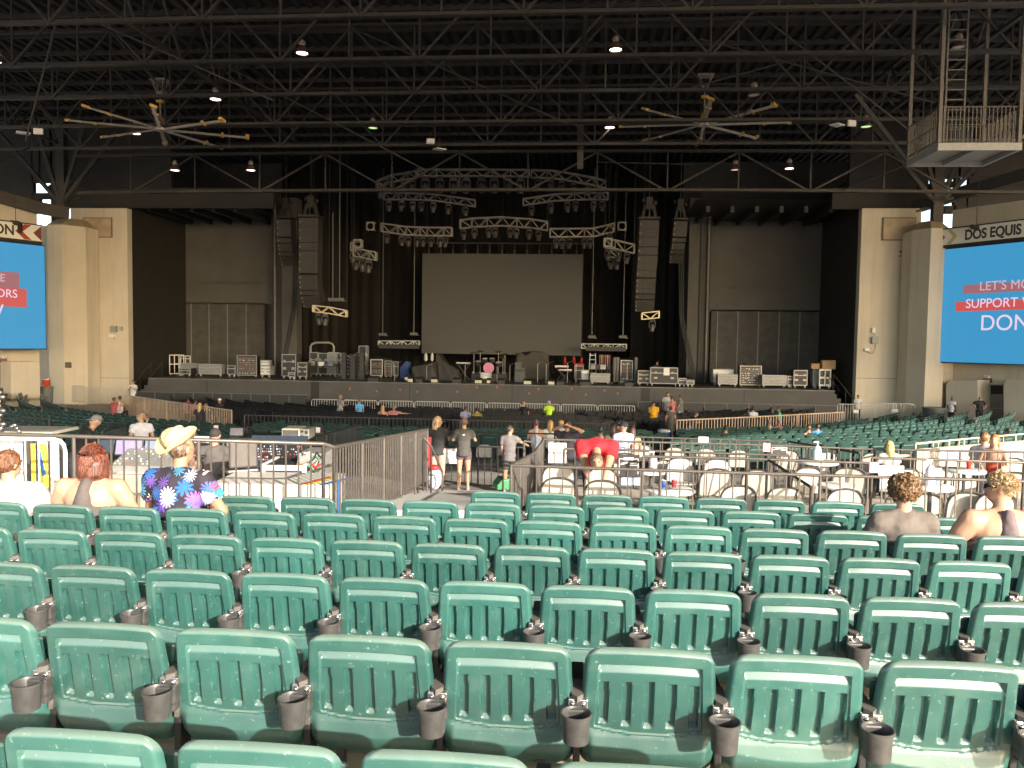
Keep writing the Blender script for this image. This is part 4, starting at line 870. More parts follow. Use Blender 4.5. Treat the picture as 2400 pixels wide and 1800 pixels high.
# drum kit
def drums():
    x, w_, h = onstage(1120, 1182, 838, 0, 49.5); t = empty('drum_kit', (PY(1145, 880, 49.5).x, 49.5, DZ+.45), label='drum kit with bright pink bass drum at centre stage', cat='drum kit')
    mSh = mat('drum_shell', (.05, .04, .05), .3); mCy = mat('cymbal', (.55, .45, .22), .25, .8, .1, 10)
    m = MB(); M = Matrix.Rotation(PI/2, 3, 'X'); m.lathe((0, .4, .33), [(.31, 0), (.31, .4)], 24, M); m.build('bass_drum_shell', mSh, t, 50)
    m = MB(); m.lathe((0, 0, .33), [(.30, -.005), (.30, .01)], 24, M); m.build('bass_drum_head', mat('drum_pink', (.75, .22, .42), .4, 0, .15, 6), t)
    m = MB(); m.lathe((0, .005, .33), [(.335, -.02), (.335, .03), (.305, .03), (.305, -.02)], 24, M, cap=False); m.build('hoop', M_chrome, t, 50)
    for (a, b, z, r_) in ((-.28, .3, .78, .17), (.18, .3, .8, .17), (.62, .35, .55, .22), (-.7, .4, .6, .19)):
        m = MB(); m.lathe((a, b, z-.12), [(r_, 0), (r_, .24)], 18, Matrix.Rotation(.25, 3, 'X')); m.build('tom', mSh, t, 50); m = MB(); m.lathe((a, b, z+.12), [(r_*.97, 0), (r_*.97, .012)], 18, Matrix.Rotation(.25, 3, 'X')); m.build('drum_skin', M_white, t)
    for (a, b, z) in ((-.95, .2, 1.25), (-.6, .6, 1.35), (.55, .6, 1.35), (1.0, .2, 1.2), (.85, .5, 1.0)):
        m = MB(); m.bar((a, b, -.4), (a, b, z), .03, n=6); m.bar((a, b, .1), (a-.25, b-.1, -.42), .025); m.bar((a, b, .1), (a+.25, b-.1, -.42), .025); m.build('cymbal_stand', M_chrome, t)
        m = MB(); m.lathe((a, b, z), [(.24, 0), (.05, .03), (.03, .05)], 18, Matrix.Rotation(.3, 3, 'X')); m.build('cymbal', mCy, t, 40)
drums()
x, w_, h = onstage(1118, 1190, 876, 0, 50); m = MB(); m.bb((-1.1, -.9, 0), (1.1, 1.2, .42)); o = m.build('drum_riser', M_case); o.location = (PY(1150, 880, 50).x, 50, DZ+.012); tag(o, 'low black riser carrying the drum kit', 'riser')
case(1126, 1151, 874, 48.2, 'white box in front of the pink bass drum', 'w', .4)
# wedges and flat cards along the lip
WX = [(862, 886, 0), (955, 968, 1), (974, 990, 0), (1010, 1026, 1), (1060, 1080, 0), (1113, 1130, 1), (1141, 1150, 2), (1166, 1182, 0), (1227, 1246, 1), (1284, 1300, 1), (1305, 1322, 0), (1360, 1385, 0), (1465, 1485, 0), (948, 962, 3)]
for i, (a, b, k) in enumerate(WX):
    Y = 45.5 if k != 3 else 47.5; x, w_, h = onstage(a, b, 891+(a-960)*.021 if k != 3 else 873, 0, Y); t = empty('stage_monitor', (x, Y, DZ+.012), label='low %s stage monitor wedge at the lip, %s of the row' % ('white carded' if k else 'black', 'near the left end' if i == 13 else ORD[i+1]+' from left'), cat='stage monitor', group='stage monitors along the lip')
    m = MB(); m.prism([(-w_/2, 0, 0), (-w_/2, .5, 0), (-w_/2, .5, .25), (-w_/2, .2, .33), (-w_/2, 0, .2)], (w_, 0, 0)); m.build('cabinet', M_case, t)
    m = MB(); m.bb((-w_*.45, -.012, .03), (w_*.45, -.002, .19)); m.build('grille' if not k else 'white_card', M_case if not k else mat('card_cream', (.6, .58, .42), .6), t)
# right half gear
case(1346, 1368, 858, 50, 'red topped case right of the keyboards', 'b'); x, w_, h = onstage(1346, 1368, 856, 0, 50); m = MB(); m.bb((-w_/2, 0, 0), (w_/2, .6, .1)); o = m.build('red_lid_tray', M_red); o.location = (x, 50.02, DZ+.02+h-.04); tag(o, 'red tray lying on a black case', 'tray')
for i, (px, y) in enumerate(((1324, 845), (1345, 843), (1363, 845), (998, 836), (1013, 836))):
    p = PY(px, y, 53.5); t = empty('hanging_bulb', p, label='small %s item hanging under the LED wall, %s' % ('red' if i < 3 else 'white', ORD[i % 3+1]+' from left'), cat='hanging lamp', group='small lamps hanging below the LED wall')
    m = MB(); m.lathe((0, 0, -.3), [(.04, 0), (.12, .1), (.1, .4), (.03, .55)], 10); m.build('body', M_red if i < 3 else M_white, t, 50); m = MB(); m.bar((0, 0, .2), (0, 0, .8), .02); m.build('cord', M_black, t)
t = empty('stepladder', (0, 0, 0), label='white stepladder standing under the low right truss', cat='ladder'); x, w_, h = onstage(1379, 1398, 829, 0, 51.5); t.location = (x, 51.5, DZ+.01)
m = MB(); m.bar((-w_/2, 0, 0), (-w_*.32, .3, h), .06); m.bar((w_/2, 0, 0), (w_*.32, .3, h), .06); m.bar((-w_/2, .8, 0), (-w_*.32, .3, h), .04); m.bar((w_/2, .8, 0), (w_*.32, .3, h), .04); m.build('rail', M_white, t)
m = MB()
for k in range(6): z = h*(k+.8)/6.2; f = .5-.18*z/h; m.box((0, .3*z/h, z), (2*f*w_, .1, .05))
m.build('step', M_white, t)
random.seed(9)
t = empty('guitar_rack', (0, 0, 0), label='rack of guitars right of the white stepladder', cat='guitar rack'); x, w_, h = onstage(1402, 1432, 862, 0, 50.5); t.location = (x, 50.5, DZ+.01)
m = MB(); m.bb((-w_/2, 0, .1), (w_/2, .5, .2)); m.bar((-w_/2, .4, .2), (-w_/2, .4, 1), .04); m.bar((w_/2, .4, .2), (w_/2, .4, 1), .04); m.bar((-w_/2, .4, 1), (w_/2, .4, 1), .05); m.build('frame', M_case, t)
for k in range(6):
    a = -w_/2+.1+k*w_/6.5; g_ = MB(); g_.ball((a, .2, .45), (.06, .14, .24)); g_.bar((a, .22, .6), (a, .3, 1.55), .05); g_.box((a, .3, 1.6), (.07, .06, .16)); g_.build('guitar', mat('guitar%d' % (k % 3), ((.4, .15, .04), (.5, .33, .18), (.25, .04, .03))[k % 3], .3), t, 40)
case(1384, 1430, 876, 46.8, 'wide grey padded road case before the guitar rack', 'g', .8); case(1362, 1380, 868, 47.5, 'white cornered small rack left of the grey padded case', 'w')
tbl(1384, 1430, 866, 49, 'small gear table behind the grey padded case', 5, 4)
rack(1454, 1483, 845, 48.5, 'tall black rack with white corners right of the stepladder', 5, M_white, 8)
for i, px in enumerate((1440, 1447, 1490)):
    x, w_, h = onstage(px-4, px+4, 838, 0, 48); t = empty('light_tower', (x, 48, DZ+.01), label='silver ribbed floor light tower at stage right, %s' % ('leftmost' if i == 0 else 'second' if i == 1 else 'rightmost'), cat='light tower', group='silver light towers at stage right'); m = MB(); m.lathe((0, .1, .1), [(w_/2*(1+.15*(j % 2)), j*(h-.1)/14) for j in range(15)], 10); m.build('body', mat('ribbed', (.14, .135, .13), .4, .3), t, 30); m = MB(); m.box((0, .1, .05), (.5, .5, .1)); m.build('base', M_case, t)
case(1495, 1523, 869, 46.5, 'black road case left of the largest case'); case(1524, 1589, 862, 46.2, 'largest black road case with bright edges at stage right', 'b', 1.1); case(1589, 1609, 887, 46.1, 'small black road case right of the largest case')
case(1609, 1628, 891, 45.9, 'plain small black box at the right end of the cases')
m = MB(); a = PY(1563, 866, 46.19); m.bb((-.3, -.02, -.9), (.25, -.005, -.05)); o = m.build('paper_sheet', M_white); o.location = (a.x, 46.19, DZ+.02+onstage(1524, 1589, 862, 0, 46.2)[2]); o.scale = (.6, 1, .5); tag(o, 'white sheet of paper taped on the largest road case', 'paper')
case(1671, 1720, 866, 48.2, 'white framed case behind two others in the right wing', 'w', .8); case(1683, 1729, 879, 47, 'grey case before the white framed case, right wing', 'g'); rack(1734, 1785, 858, 47.5, 'tall rack with silver frame in the right wing', 7, M_alu, 11)
case(1787, 1844, 880, 46.8, 'silver quilted road case right of the rack', 'g', .9); case(1846, 1861, 882, 47.2, 'small dark case behind the silver quilted case'); case(1860, 1893, 868, 47, 'upright black flight case near the shelf cart', 'b', .9)
def shelfcart(px0, px1, pyt, Y, lab):
    x, w_, h = onstage(px0, px1, pyt, 0, Y); t = empty('shelf_cart', (x, Y, DZ+.02), label=lab, cat='cart', group='white shelf carts'); m = MB()
    for z in (.15, h*.52, h-.1): m.bb((-w_/2, 0, z), (w_/2, .6, z+.1))
    m.build('shelf', M_white, t); m = MB()
    for a in (-w_/2, w_/2-.06): m.bb((a, -.003, .12), (a+.06, .603, h+.003))
    m.bb((-.03, 0, .25), (.03, .05, h-.1)); m.build('upright', M_white, t); m = MB()
    for z in (.25, h*.6):
        for k in (-1, 1): m.bb((k*w_*.22-w_*.14, .1, z), (k*w_*.22+w_*.14, .55, z+h*.28))
    m.build('bin', M_case, t); m = MB()
    for a in (-w_/2+.08, w_/2-.08): m.tube([(a-.03, .1, .06), (a+.03, .1, .06)], .06, 8)
    m.build('caster', M_white, t); return x, w_, h
x, w_, h = shelfcart(1920, 1948, 866, 46.6, 'white shelf cart with black bins at the right stage end'); shelfcart(1906, 1917, 866, 47.3, 'narrow white shelf cart behind the wider one')
mCard = mat('cardboard', (.42, .27, .15), .8)
for (a, b, c, d) in ((-.05, .35, .35, .5), (-.4, .0, .2, .3)):
    m = MB(); m.bb((a, 0, 0), (a+(.75 if d > .4 else .45), .4, d)); o = m.build('cardboard_box', mCard); o.location = (x-.1 if d > .4 else x-.35, 46.7, DZ+.023+h); bevel(o, .01); tag(o, 'brown cardboard box on the white shelf cart, %s one' % ('larger' if d > .4 else 'smaller'), 'box')
# mic stands
random.seed(21)
for i, px in enumerate((1000, 1090, 1165, 1195, 1260, 1280, 1330, 1350, 1470, 830, 870, 925)):
    Y = random.uniform(46.5, 49); x, w_, h = onstage(px-2, px+2, random.uniform(850, 862), 0, Y); t = empty('microphone_stand', (x, Y, DZ+.01), label='thin microphone stand, %s from left on the stage' % ORD[sorted((1000, 1090, 1165, 1195, 1260, 1280, 1330, 1350, 1470, 830, 870, 925)).index(px)+1], cat='mic stand', group='microphone stands')
    m = MB(); m.bar((0, 0, 0), (0, 0, h), .035, n=6); m.bar((0, 0, h), (.35, 0, h+.15), .025, n=6); m.build('pole', M_chrome, t); m = MB(); m.lathe((0, 0, 0), [(.16, 0), (.15, .03)], 12); m.build('base', M_case, t); m = MB(); m.ball((.38, 0, h+.16), .04, 8, 6); m.build('microphone', M_black, t)
for i, (o, x, y, nm) in enumerate(LIGHT['all']):
    same = sorted(q[1] for q in LIGHT['all'] if q[3] == nm); o['label'] = 'dark moving stage light, %s from left under the %s' % (ORD[same.index(x)+1+[q[0] for q in LIGHT['all'] if q[3] == nm and q[1] == x].index(o)], nm)
# ---------------------------------------------------------------- crowd barriers
def barrier(a, b, lab, mt=M_galv, h=1.08, sign=False, style='bike'):
    a, b = Vector(a), Vector(b); a.z = b.z = min(floor_z(a.x, a.y), floor_z(b.x, b.y))+.02 if style != 'keep' else a.z
    L = (b-a).length; ang = math.atan2((b-a).y, (b-a).x); t = empty('crowd_barrier', a, ang, label=lab, cat='barrier', group='crowd barriers before the stage')
    m = MB(); c = .1; m.tube([(0, 0, 0), (0, 0, h-c), (c*.3, 0, h-c*.3), (c, 0, h), (L-c, 0, h), (L-c*.3, 0, h-c*.3), (L, 0, h-c), (L, 0, 0)], .022, 6); m.bar((0, 0, .2), (L, 0, .2), .03, n=6); m.build('frame', mt, t, 50)
    m = MB(); n = int(L/.13)
    for i in range(1, n): m.bar((L*i/n, 0, .2), (L*i/n, 0, h-.01), .018, n=4)
    m.build('bars', mt, t)
    m = MB(); m.bar((.2, -.3, .02), (.2, .3, .02), .04); m.bar((L-.2, -.3, .02), (L-.2, .3, .02), .04); m.build('foot', mt, t)
    if sign: m = MB(); m.bb((L/2-.14, -.03, .62), (L/2+.14, -.02, .8)); m.build('card', M_white, t)
    return t
BX = [729, 804, 886, 971, 1056, 1141, 1223, 1314, 1401, 1490]
for i in range(9):
    pyt = 930+(BX[i]-729)*.0215; Y = 42.0; a = PY(BX[i]+1.5, pyt, Y); b = PY(BX[i+1]-2, pyt, Y)
    barrier(a, b, 'bright steel crowd barrier before the stage, %s from left of nine' % ORD[i+1], mat('bright_steel', (.62, .62, .60), .4, .3), sign=i in (0, 5, 7, 8), h=1.12)
for i, (x0_, x1_) in enumerate(((169, 200), (201, 280))): barrier(PY(x0_, 915, 43), PY(x1_, 915, 43), 'steel barrier at the left beige tower, %s section' % ['short left', 'long right'][i], mat('bright_steel', (.6, .6, .6)), sign=False)
for i, (x0_, x1_) in enumerate(((1963, 2050), (2052, 2143))): barrier(PY(x0_, 955, 43), PY(x1_, 955, 43), 'steel barrier at the right beige tower, %s section' % ['left', 'right'][i], mat('bright_steel', (.6, .6, .6)), sign=True)
def blackwall(px0, px1, n, lab):
    for i in range(n):
        a = PY(px0+(px1-px0)*i/n, 940, 43); b = PY(px0+(px1-px0)*(i+1)/n, 940, 43); t = empty('stage_barricade', (a.x, 43, 0), label='dark solid barricade panel at the %s, %s from left' % (lab, ORD[i+1]), cat='barricade', group='dark barricade panels')
        m = MB(); m.bb((.04, 0, .02), (b.x-a.x-.04, .06, 1.25)); m.build('panel', mat('barricade_black', (.04, .04, .04), .6), t); m = MB(); m.bar((.02, -.02, 0), (.02, -.02, 1.3), .05); m.bar((.0, -.02, 1.27), (b.x-a.x, -.02, 1.27), .04); m.build('post', mat('barricade_post', (.12, .12, .12), .5), t)
blackwall(318, 722, 9, 'left'); blackwall(1495, 1962, 9, 'right')
# ================================================================ stadium seats
mSeat, t_, b_ = nodemat('seat_green')
b_.inputs['Roughness'].default_value = .36; b_.inputs['Coat Weight'].default_value = .7; b_.inputs['Coat Roughness'].default_value = .4; b_.inputs['Specular IOR Level'].default_value = .7
tc = t_.nodes.new('ShaderNodeTexCoord'); oi = t_.nodes.new('ShaderNodeObjectInfo')
va = t_.nodes.new('ShaderNodeVectorMath'); va.operation = 'ADD'; vs_ = t_.nodes.new('ShaderNodeVectorMath'); vs_.operation = 'SCALE'; vs_.inputs[0].default_value = (37, 19, 53)
t_.links.new(oi.outputs['Random'], vs_.inputs['Scale']); t_.links.new(tc.outputs['Object'], va.inputs[0]); t_.links.new(vs_.outputs[0], va.inputs[1])
def nz(scale, det, lo, hi, a, b):
    n = t_.nodes.new('ShaderNodeTexNoise'); n.inputs['Scale'].default_value = scale; n.inputs['Detail'].default_value = det; t_.links.new(va.outputs[0], n.inputs['Vector'])
    r = t_.nodes.new('ShaderNodeMapRange'); r.inputs[1].default_value = lo; r.inputs[2].default_value = hi; r.inputs[3].default_value = a; r.inputs[4].default_value = b; t_.links.new(n.outputs[0], r.inputs[0]); return r
def mixc(f, c1, c2, mode='MIX'):
    mx = t_.nodes.new('ShaderNodeMix'); mx.data_type = 'RGBA'; mx.blend_type = mode
    (t_.links.new(f, mx.inputs[0]) if hasattr(f, 'links') else setattr(mx.inputs[0], 'default_value', f))
    for i, c in ((6, c1), (7, c2)): (t_.links.new(c, mx.inputs[i]) if hasattr(c, 'links') else setattr(mx.inputs[i], 'default_value', c))
    return mx.outputs[2]
c0 = mixc(nz(5, 5, .35, .65, 0, 1).outputs[0], (.022, .094, .08, 1), (.034, .118, .101, 1))
dr = t_.nodes.new('ShaderNodeMapRange'); dr.inputs[3].default_value = .8; dr.inputs[4].default_value = 1.22; t_.links.new(oi.outputs['Random'], dr.inputs[0])
c1 = mixc(1.0, c0, dr.outputs[0], 'MULTIPLY')
c2 = mixc(nz(70, 2, .67, .75, 0, .6).outputs[0], c1, (.3, .38, .33, 1))      # dust specks
c3 = mixc(nz(9, 8, .52, .8, 0, .22).outputs[0], c2, (.17, .25, .21, 1))       # hazy scuffs
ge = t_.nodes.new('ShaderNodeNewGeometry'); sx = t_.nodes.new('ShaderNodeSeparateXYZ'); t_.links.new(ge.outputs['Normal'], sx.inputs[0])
sheen = t_.nodes.new('ShaderNodeMapRange'); sheen.inputs[1].default_value = .05; sheen.inputs[2].default_value = .75; sheen.inputs[4].default_value = .36; t_.links.new(sx.outputs[2], sheen.inputs[0])
c3 = mixc(sheen.outputs[0], c3, (.34, .40, .34, 1))                              # pale sheen of upward faces, painted into the colour
t_.links.new(c3, b_.inputs['Base Color'])
rr = nz(14, 5, .3, .7, .3, .5); t_.links.new(rr.outputs[0], b_.inputs['Roughness'])
mCup = mat('cup_plastic', (.062, .059, .056), .42, 0, .3, 25, scratch=.25)
mNavy = mat('hinge_navy', (.02, .03, .035), .3, 0, .2, 8)
mLegs = mat('standard_black', (.018, .018, .018), .5)
SW_, SH_ = .258, .515     # half width, height of the back shell
def smooth(a, b, x):
    t = max(0, min(1, (x-a)/(b-a))); return t*t*(3-2*t)
def back_h(x, v):
    """outward relief (metres, towards the viewer) of the rear face"""
    ax = abs(x); h = 0.0
    hw = SW_*(.925+.075*smooth(.0, 1, 1-(v/SH_)**1.5)) if v > .06 else SW_*(.93+.07*smooth(0, .06, v))
    e = min(hw-ax, SH_-v)
    h -= .016*(1-min(1, max(0, e)/.02))**2                  # rounded border
    xi = hw-.052                                            # inner edge of the rim
    vt = SH_-.060; vb = .165+.02*(ax/xi)**2
    # recessed panel
    inx = smooth(0, .006, xi-ax)
    if v > vb:
        iny = smooth(0, .004, vt-v)
        ramp = smooth(vt-.052, vt-.044, v)*0
        dpt = .009+.026*max(0, min(1, (v-(vt-.038))/.038))   # ramp: deepest directly under the top rim
        h -= dpt*inx*iny*smooth(vb, vb+.005, v)
        # five slots
        for k in range(5):
            cx = (k-2)*.083; s0, s1 = .186+.004*abs(k-2), vt-.072-.003*abs(k-2)
            wd = .0155
            if abs(x-cx) < wd+.004 and s0-.004 < v < s1+.004:
                q = smooth(0, .0045, wd+.002-abs(x-cx))
                sl = smooth(s0, s0+.028, v)*smooth(0, .004, s1-v)
                h -= .03*q*sl
    else:
        # lower flared lip
        xi2 = hw-.042
        h -= .006*smooth(0, .004, xi2-ax)*smooth(.082, .095, v)*smooth(0, .004, vb-v)*0
        q_ = smooth(hw-.008, hw-.055, ax); h += (.036*max(0, min(1, (vb-v)/.07))-.006)*q_*smooth(0, .004, vb-v)
        h -= .0
    if v < .085: h -= .042*((.085-v)/.085)**1.5
    return h
def seat_shell(nx, nv):
    m = MB(); xs = []; 
    # columns concentrate on slot edges
    us = set([-1+2*i/nx for i in range(nx+1)])
    vv = sorted(set([SH_*j/nv for j in range(nv+1)]))
    us = sorted(us); rc = .062
    def width(v):
        w_ = SW_*(.925+.075*smooth(0, 1, 1-(v/SH_)**1.5)) if v > .06 else SW_*(.93+.07*smooth(0, .06, v))
        if v > SH_-rc: w_ = w_-rc+math.sqrt(max(0, rc*rc-(v-(SH_-rc))**2))
        if v < .03: w_ = w_-.03+math.sqrt(max(0, .0009-(.03-v)**2))
        return w_
    for side in (1, 0):
        for v in vv:
            w_ = width(v)
            for u in us:
                x = u*w_; hz = back_h(x, v) if side else -.03
                if side:
                    e = min((1-abs(u))*w_, SH_-v, v*2); hz = hz-.012*(1-min(1, max(0, e)/.014))**2
                y = -hz-.012*(1-(x/SW_)**2)+.03-(.0 if side else .0)       # wraps round the sitter
                zz = v; tl = v-.12
                y += -.20*(v-.06)+.11*max(0, .15-v)
                if not side: y += .0
                m.v.append((x, y, zz-.014*(x/SW_)**2*(1 if v > .2 else 0)*(v/SH_)))
    n = len(us); k = len(vv); o = n*k
    for j in range(k-1):
        for i in range(n-1):
            a = j*n+i; m.f.append((a, a+1, a+n+1, a+n)); m.f.append((o+a, o+a+n, o+a+n+1, o+a+1)); m.mi += [0, 0]
    rim = [j*n for j in range(k)]+[(k-1)*n+i for i in range(1, n)]+[j*n+n-1 for j in range(k-2, -1, -1)]+[i for i in range(n-2, 0, -1)]
    for a, b in zip(rim, rim[1:]+rim[:1]): m.f.append((a, b, o+b, o+a)); m.mi.append(0)
    return m
def make_seat(hi=True):
    t = empty('stadium_seat')
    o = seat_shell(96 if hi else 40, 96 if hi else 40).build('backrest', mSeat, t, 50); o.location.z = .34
    m = MB(); m.tube([(.15+.024*math.cos(2*PI*i/18), -back_h(.15, .075)-.012*(1-.34)+.03-.20*(.075-.06)+.11*(.15-.075)-.003, .34+.075+.009*math.sin(2*PI*i/18)) for i in range(18)], .0014, 5, closed=True); m.build('oval_emblem', mSeat, o)
    m = MB()   # folded seat pan
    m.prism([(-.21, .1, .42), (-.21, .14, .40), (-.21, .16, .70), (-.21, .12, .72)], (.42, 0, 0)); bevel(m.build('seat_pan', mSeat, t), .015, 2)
    m = MB()
    for s in (-1, 1): m.tube([(s*.235-.012, .07, .47), (s*.235+.012, .07, .47)], .045, 14)
    m.build('hinge', mNavy, t, 40)
    m = MB(); m.box((.265, .07, .33), (.028, .09, .66)); m.box((.265, .05, .03), (.07, .2, .03)); m.box((.265, .16, .635), (.05, .3, .03)); bevel(m.build('arm_standard', mLegs, t), .006)
    m = MB(); m.box((-.13, .05, .2), (.03, .04, .42)); m.box((.13, .05, .2), (.03, .04, .42)); m.build('leg', mLegs, t)
    m = MB(); m.prism([(-.022, .12, -.0), (.022, .12, 0), (.022, -.01, 0), (.0, -.04, 0), (-.022, -.01, 0)], (0, 0, .022)); m.v = [(x+.265, y-.02, z+.642) for x, y, z in m.v]; m.build('armrest_tip', mat('arm_grey', (.13, .115, .105), .4), t)
    cup = MB(); cup.lathe((.262, -.118, .526), [(.046, 0), (.051, .093), (.057, .096), (.057, .107), (.052, .107), (.048, .096), (.044, .012)], 28, cap=False); cup.lathe((.262, -.118, .526), [(.044, .0), (.044, .012)], 28)
    ch = cup.build('cup_holder', mCup, t, 40)
    m = MB(); m.box((.268, -.055, .59), (.088, .05, .07)); m.box((.268, -.04, .545), (.07, .05, .05)); bevel(m.build('collar', mCup, ch), .008)
    m = MB(); m.box((.268, -.03, .63), (.074, .03, .036)); m.box((.283, .0, .56), (.02, .03, .17))
    bevel(m.build('bracket', M_chrome, ch), .004)
    for s in (-1, 1): m = MB(); m.ball((.268+s*.02, -.047, .632), .008, 10, 6); m.build('bolt', mat('bolt', (.8, .78, .75), .15, 1, 0), ch, 60)
    return t
hi_seat = make_seat(); used = []
# one sticker on one seat is added below
EROW = R0*1.0; AR = math.radians(9.4)
FW0 = Vector((-math.sin(YAW), math.cos(YAW), 0))
# rows: centre px, top px, camera depth, number of seats to the left / right, row angle
ROWS = [(1035, 1778, 2.17, 3, 2, 4.9, 'row nearest the camera, cut by the bottom edge'), (1187, 1510, 2.95, 4, 5, 5.0, 'nearest fully visible row'), (1134, 1366, 4.07, 6, 6, 4.8, 'second fully visible row'), (1246, 1282, 4.98, 7, 7, 4.6, 'third fully visible row'), (1114, 1216, 5.76, 8, 9, 5.0, 'fourth fully visible row'), (1006, 1175.5, 6.68, 3, 10, 4.8, 'fifth row'), (1423, 1160, 7.5, 2, 5, 4.6, 'farthest short row')]
PITCH = .53; SEATPOS = {}
nleft = {}
for r, (cx, ty, d, nl, nr, ang, nm) in enumerate(ROWS):
    a = math.radians(ang); e = R0*math.cos(a)-FW0*math.sin(a); rz = math.atan2(e.y, e.x)
    top = P(cx, ty, d); n = Vector((-e.y, e.x, 0))
    base = Vector((top.x, top.y, top.z-.855))+n*.075
    slope = 0
    for k in range(-nl, nr+1):
        o = hi_seat if not used else copy_tree(hi_seat); used.append(o)
        q = base+e*PITCH*k; random.seed(r*50+k)
        o.location = q+Vector((0, random.uniform(-.006, .006), random.uniform(-.003, .003))); o.rotation_euler = (0, 0, rz+random.uniform(-.008, .008))
        tag(o, 'green slotted stadium seat with cup holder, %s from left in the %s' % (ORD[k+nl+1], nm.split(',')[0]), 'stadium seat', 'green stadium seats in the foreground')
        SEATPOS[(r, k)] = (q, e, n)
# treads under the foreground rows
mTread = mat('tread_concrete', (.42, .33, .23), .85, 0, .15, 3, .3)
m = MB(); prev = None
for r in range(len(ROWS)):
    q, e, n = SEATPOS[(r, 0)]
    nxt = SEATPOS[(r+1, 0)] if r+1 < len(ROWS) else None
    dn = (nxt[0]-q).dot(n) if nxt else .9
    xl_, xr_ = (-7, 7) if r < 6 else (-.8, 6)
    if r == 5: xl_ = -2.6
    a = q+n*(-.45)-Vector((0, 0, 0)); b = q+n*(dn-.45); z = q.z+.005
    c = [a+e*xl_, a+e*xr_, b+e*xr_, b+e*xl_]
    for p in c: p.z = z
    m.prism([Vector((p.x, p.y, z-.6)) for p in c], (0, 0, .6))
tag(m.build('seating_terrace', mTread), kind='structure')
# aisle treads behind camera handled by the ground sheet
m = MB(); q, e, n = SEATPOS[(1, -2)]; pts = [(0, 0), (.012, .004), (.02, -.002), (.03, .008), (.027, -.012), (.012, -.016), (.002, -.01)]
pr = P(518, 1530, 3.0); 
for (a, b) in ((0, 0),): m.prism([(x-.015, 0, y) for x, y in pts], (0, -.0015, 0))
st_ = m.build('sticker', mat('sticker_yellow', (.75, .68, .12), .5, var=0)); 
s0 = None
for o in used:
    if o['label'].startswith('green slotted') and 'third from left in the nearest fully' in o['label']: s0 = o
vv_ = .372; st_.parent = s0; st_.location = (-.03, -.20*vv_-.012+.03+.026, .40+vv_-.003); st_.rotation_euler = (.42, 0, 0); st_['label'] = 'tiny yellow sticker scrap'
# ---------------------------------------------------------------- far seating blocks
def lo_mesh():
    m = MB()
    def shell(pts, y0, y1): m.prism([(x, y0(z) if callable(y0) else y0, z) for x, z in pts], (0, y1, 0))
    top = [(-.215, .42), (-.225, .74), (-.205, .82), (-.15, .855), (.15, .855), (.205, .82), (.225, .74), (.215, .42)]
    # rounded back, slightly dished, with recessed panel
    m.prism([(x, -.2*(z-.4), z) for x, z in top], (0, .03, 0))
    inner = [(-.19, .5), (-.19, .79), (.19, .79), (.19, .5)]
    m.prism([(x, -.2*(z-.4)-.008, z) for x, z in [(-.24, .43), (-.24, .50), (.24, .50), (.24, .43)]], (0, .01, 0))
    m.prism([(x, -.2*(z-.4)-.016, z) for x, z in [(-.17, .775), (-.19, .80), (-.15, .84), (.15, .84), (.19, .80), (.17, .775)]], (0, .02, 0)); m.add([(-.18, -.095, .73), (.18, -.095, .73), (.18, -.062, .775), (-.18, -.062, .775)], [(0, 1, 2, 3)])
    m.prism([(x, .0, z) for x, z in [(-.21, .44), (-.21, .46), (.21, .46), (.21, .44)]], (0, .3, .0))
    m.prism([(-.21, .12, .44), (-.21, .16, .42), (-.21, .2, .74), (-.21, .16, .75)], (.42, 0, 0))
    m.box((.27, .07, .32), (.03, .1, .6))
    return m
def lo_black():
    m = MB(); top = [(-.23, .45), (-.235, .84), (-.2, .9), (.2, .9), (.235, .84), (.23, .45)]
    m.prism([(x, -.15*(z-.45), z) for x, z in top], (0, .04, 0)); m.box((0, .22, .45), (.45, .44, .05))
    for a in (-.22, .22):
        m.bar((a, .02, 0), (a, .0, .9), .025); m.bar((a, .4, 0), (a, .4, .45), .025)
    return m
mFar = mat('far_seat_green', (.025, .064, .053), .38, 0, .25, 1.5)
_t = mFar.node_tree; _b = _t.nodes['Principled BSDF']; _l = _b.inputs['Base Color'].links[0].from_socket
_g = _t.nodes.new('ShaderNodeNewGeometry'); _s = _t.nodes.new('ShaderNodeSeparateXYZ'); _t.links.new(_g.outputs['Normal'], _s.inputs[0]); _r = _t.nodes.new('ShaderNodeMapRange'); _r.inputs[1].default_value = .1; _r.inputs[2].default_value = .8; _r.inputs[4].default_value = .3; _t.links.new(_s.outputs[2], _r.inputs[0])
_m = _t.nodes.new('ShaderNodeMix'); _m.data_type = 'RGBA'; _t.links.new(_r.outputs[0], _m.inputs[0]); _t.links.new(_l, _m.inputs[6]); _m.inputs[7].default_value = (.32, .4, .34, 1); _t.links.new(_m.outputs[2], _b.inputs['Base Color'])  # light on the top edges painted in as a paler tint
mFarB = mat('floor_chair_black', (.018, .018, .019), .5, 0, .3, 2)
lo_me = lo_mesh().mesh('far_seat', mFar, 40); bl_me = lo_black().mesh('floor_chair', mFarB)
import itertools
stuffG = MB(); stuffB = MB(); loM = lo_mesh(); blM = lo_black()
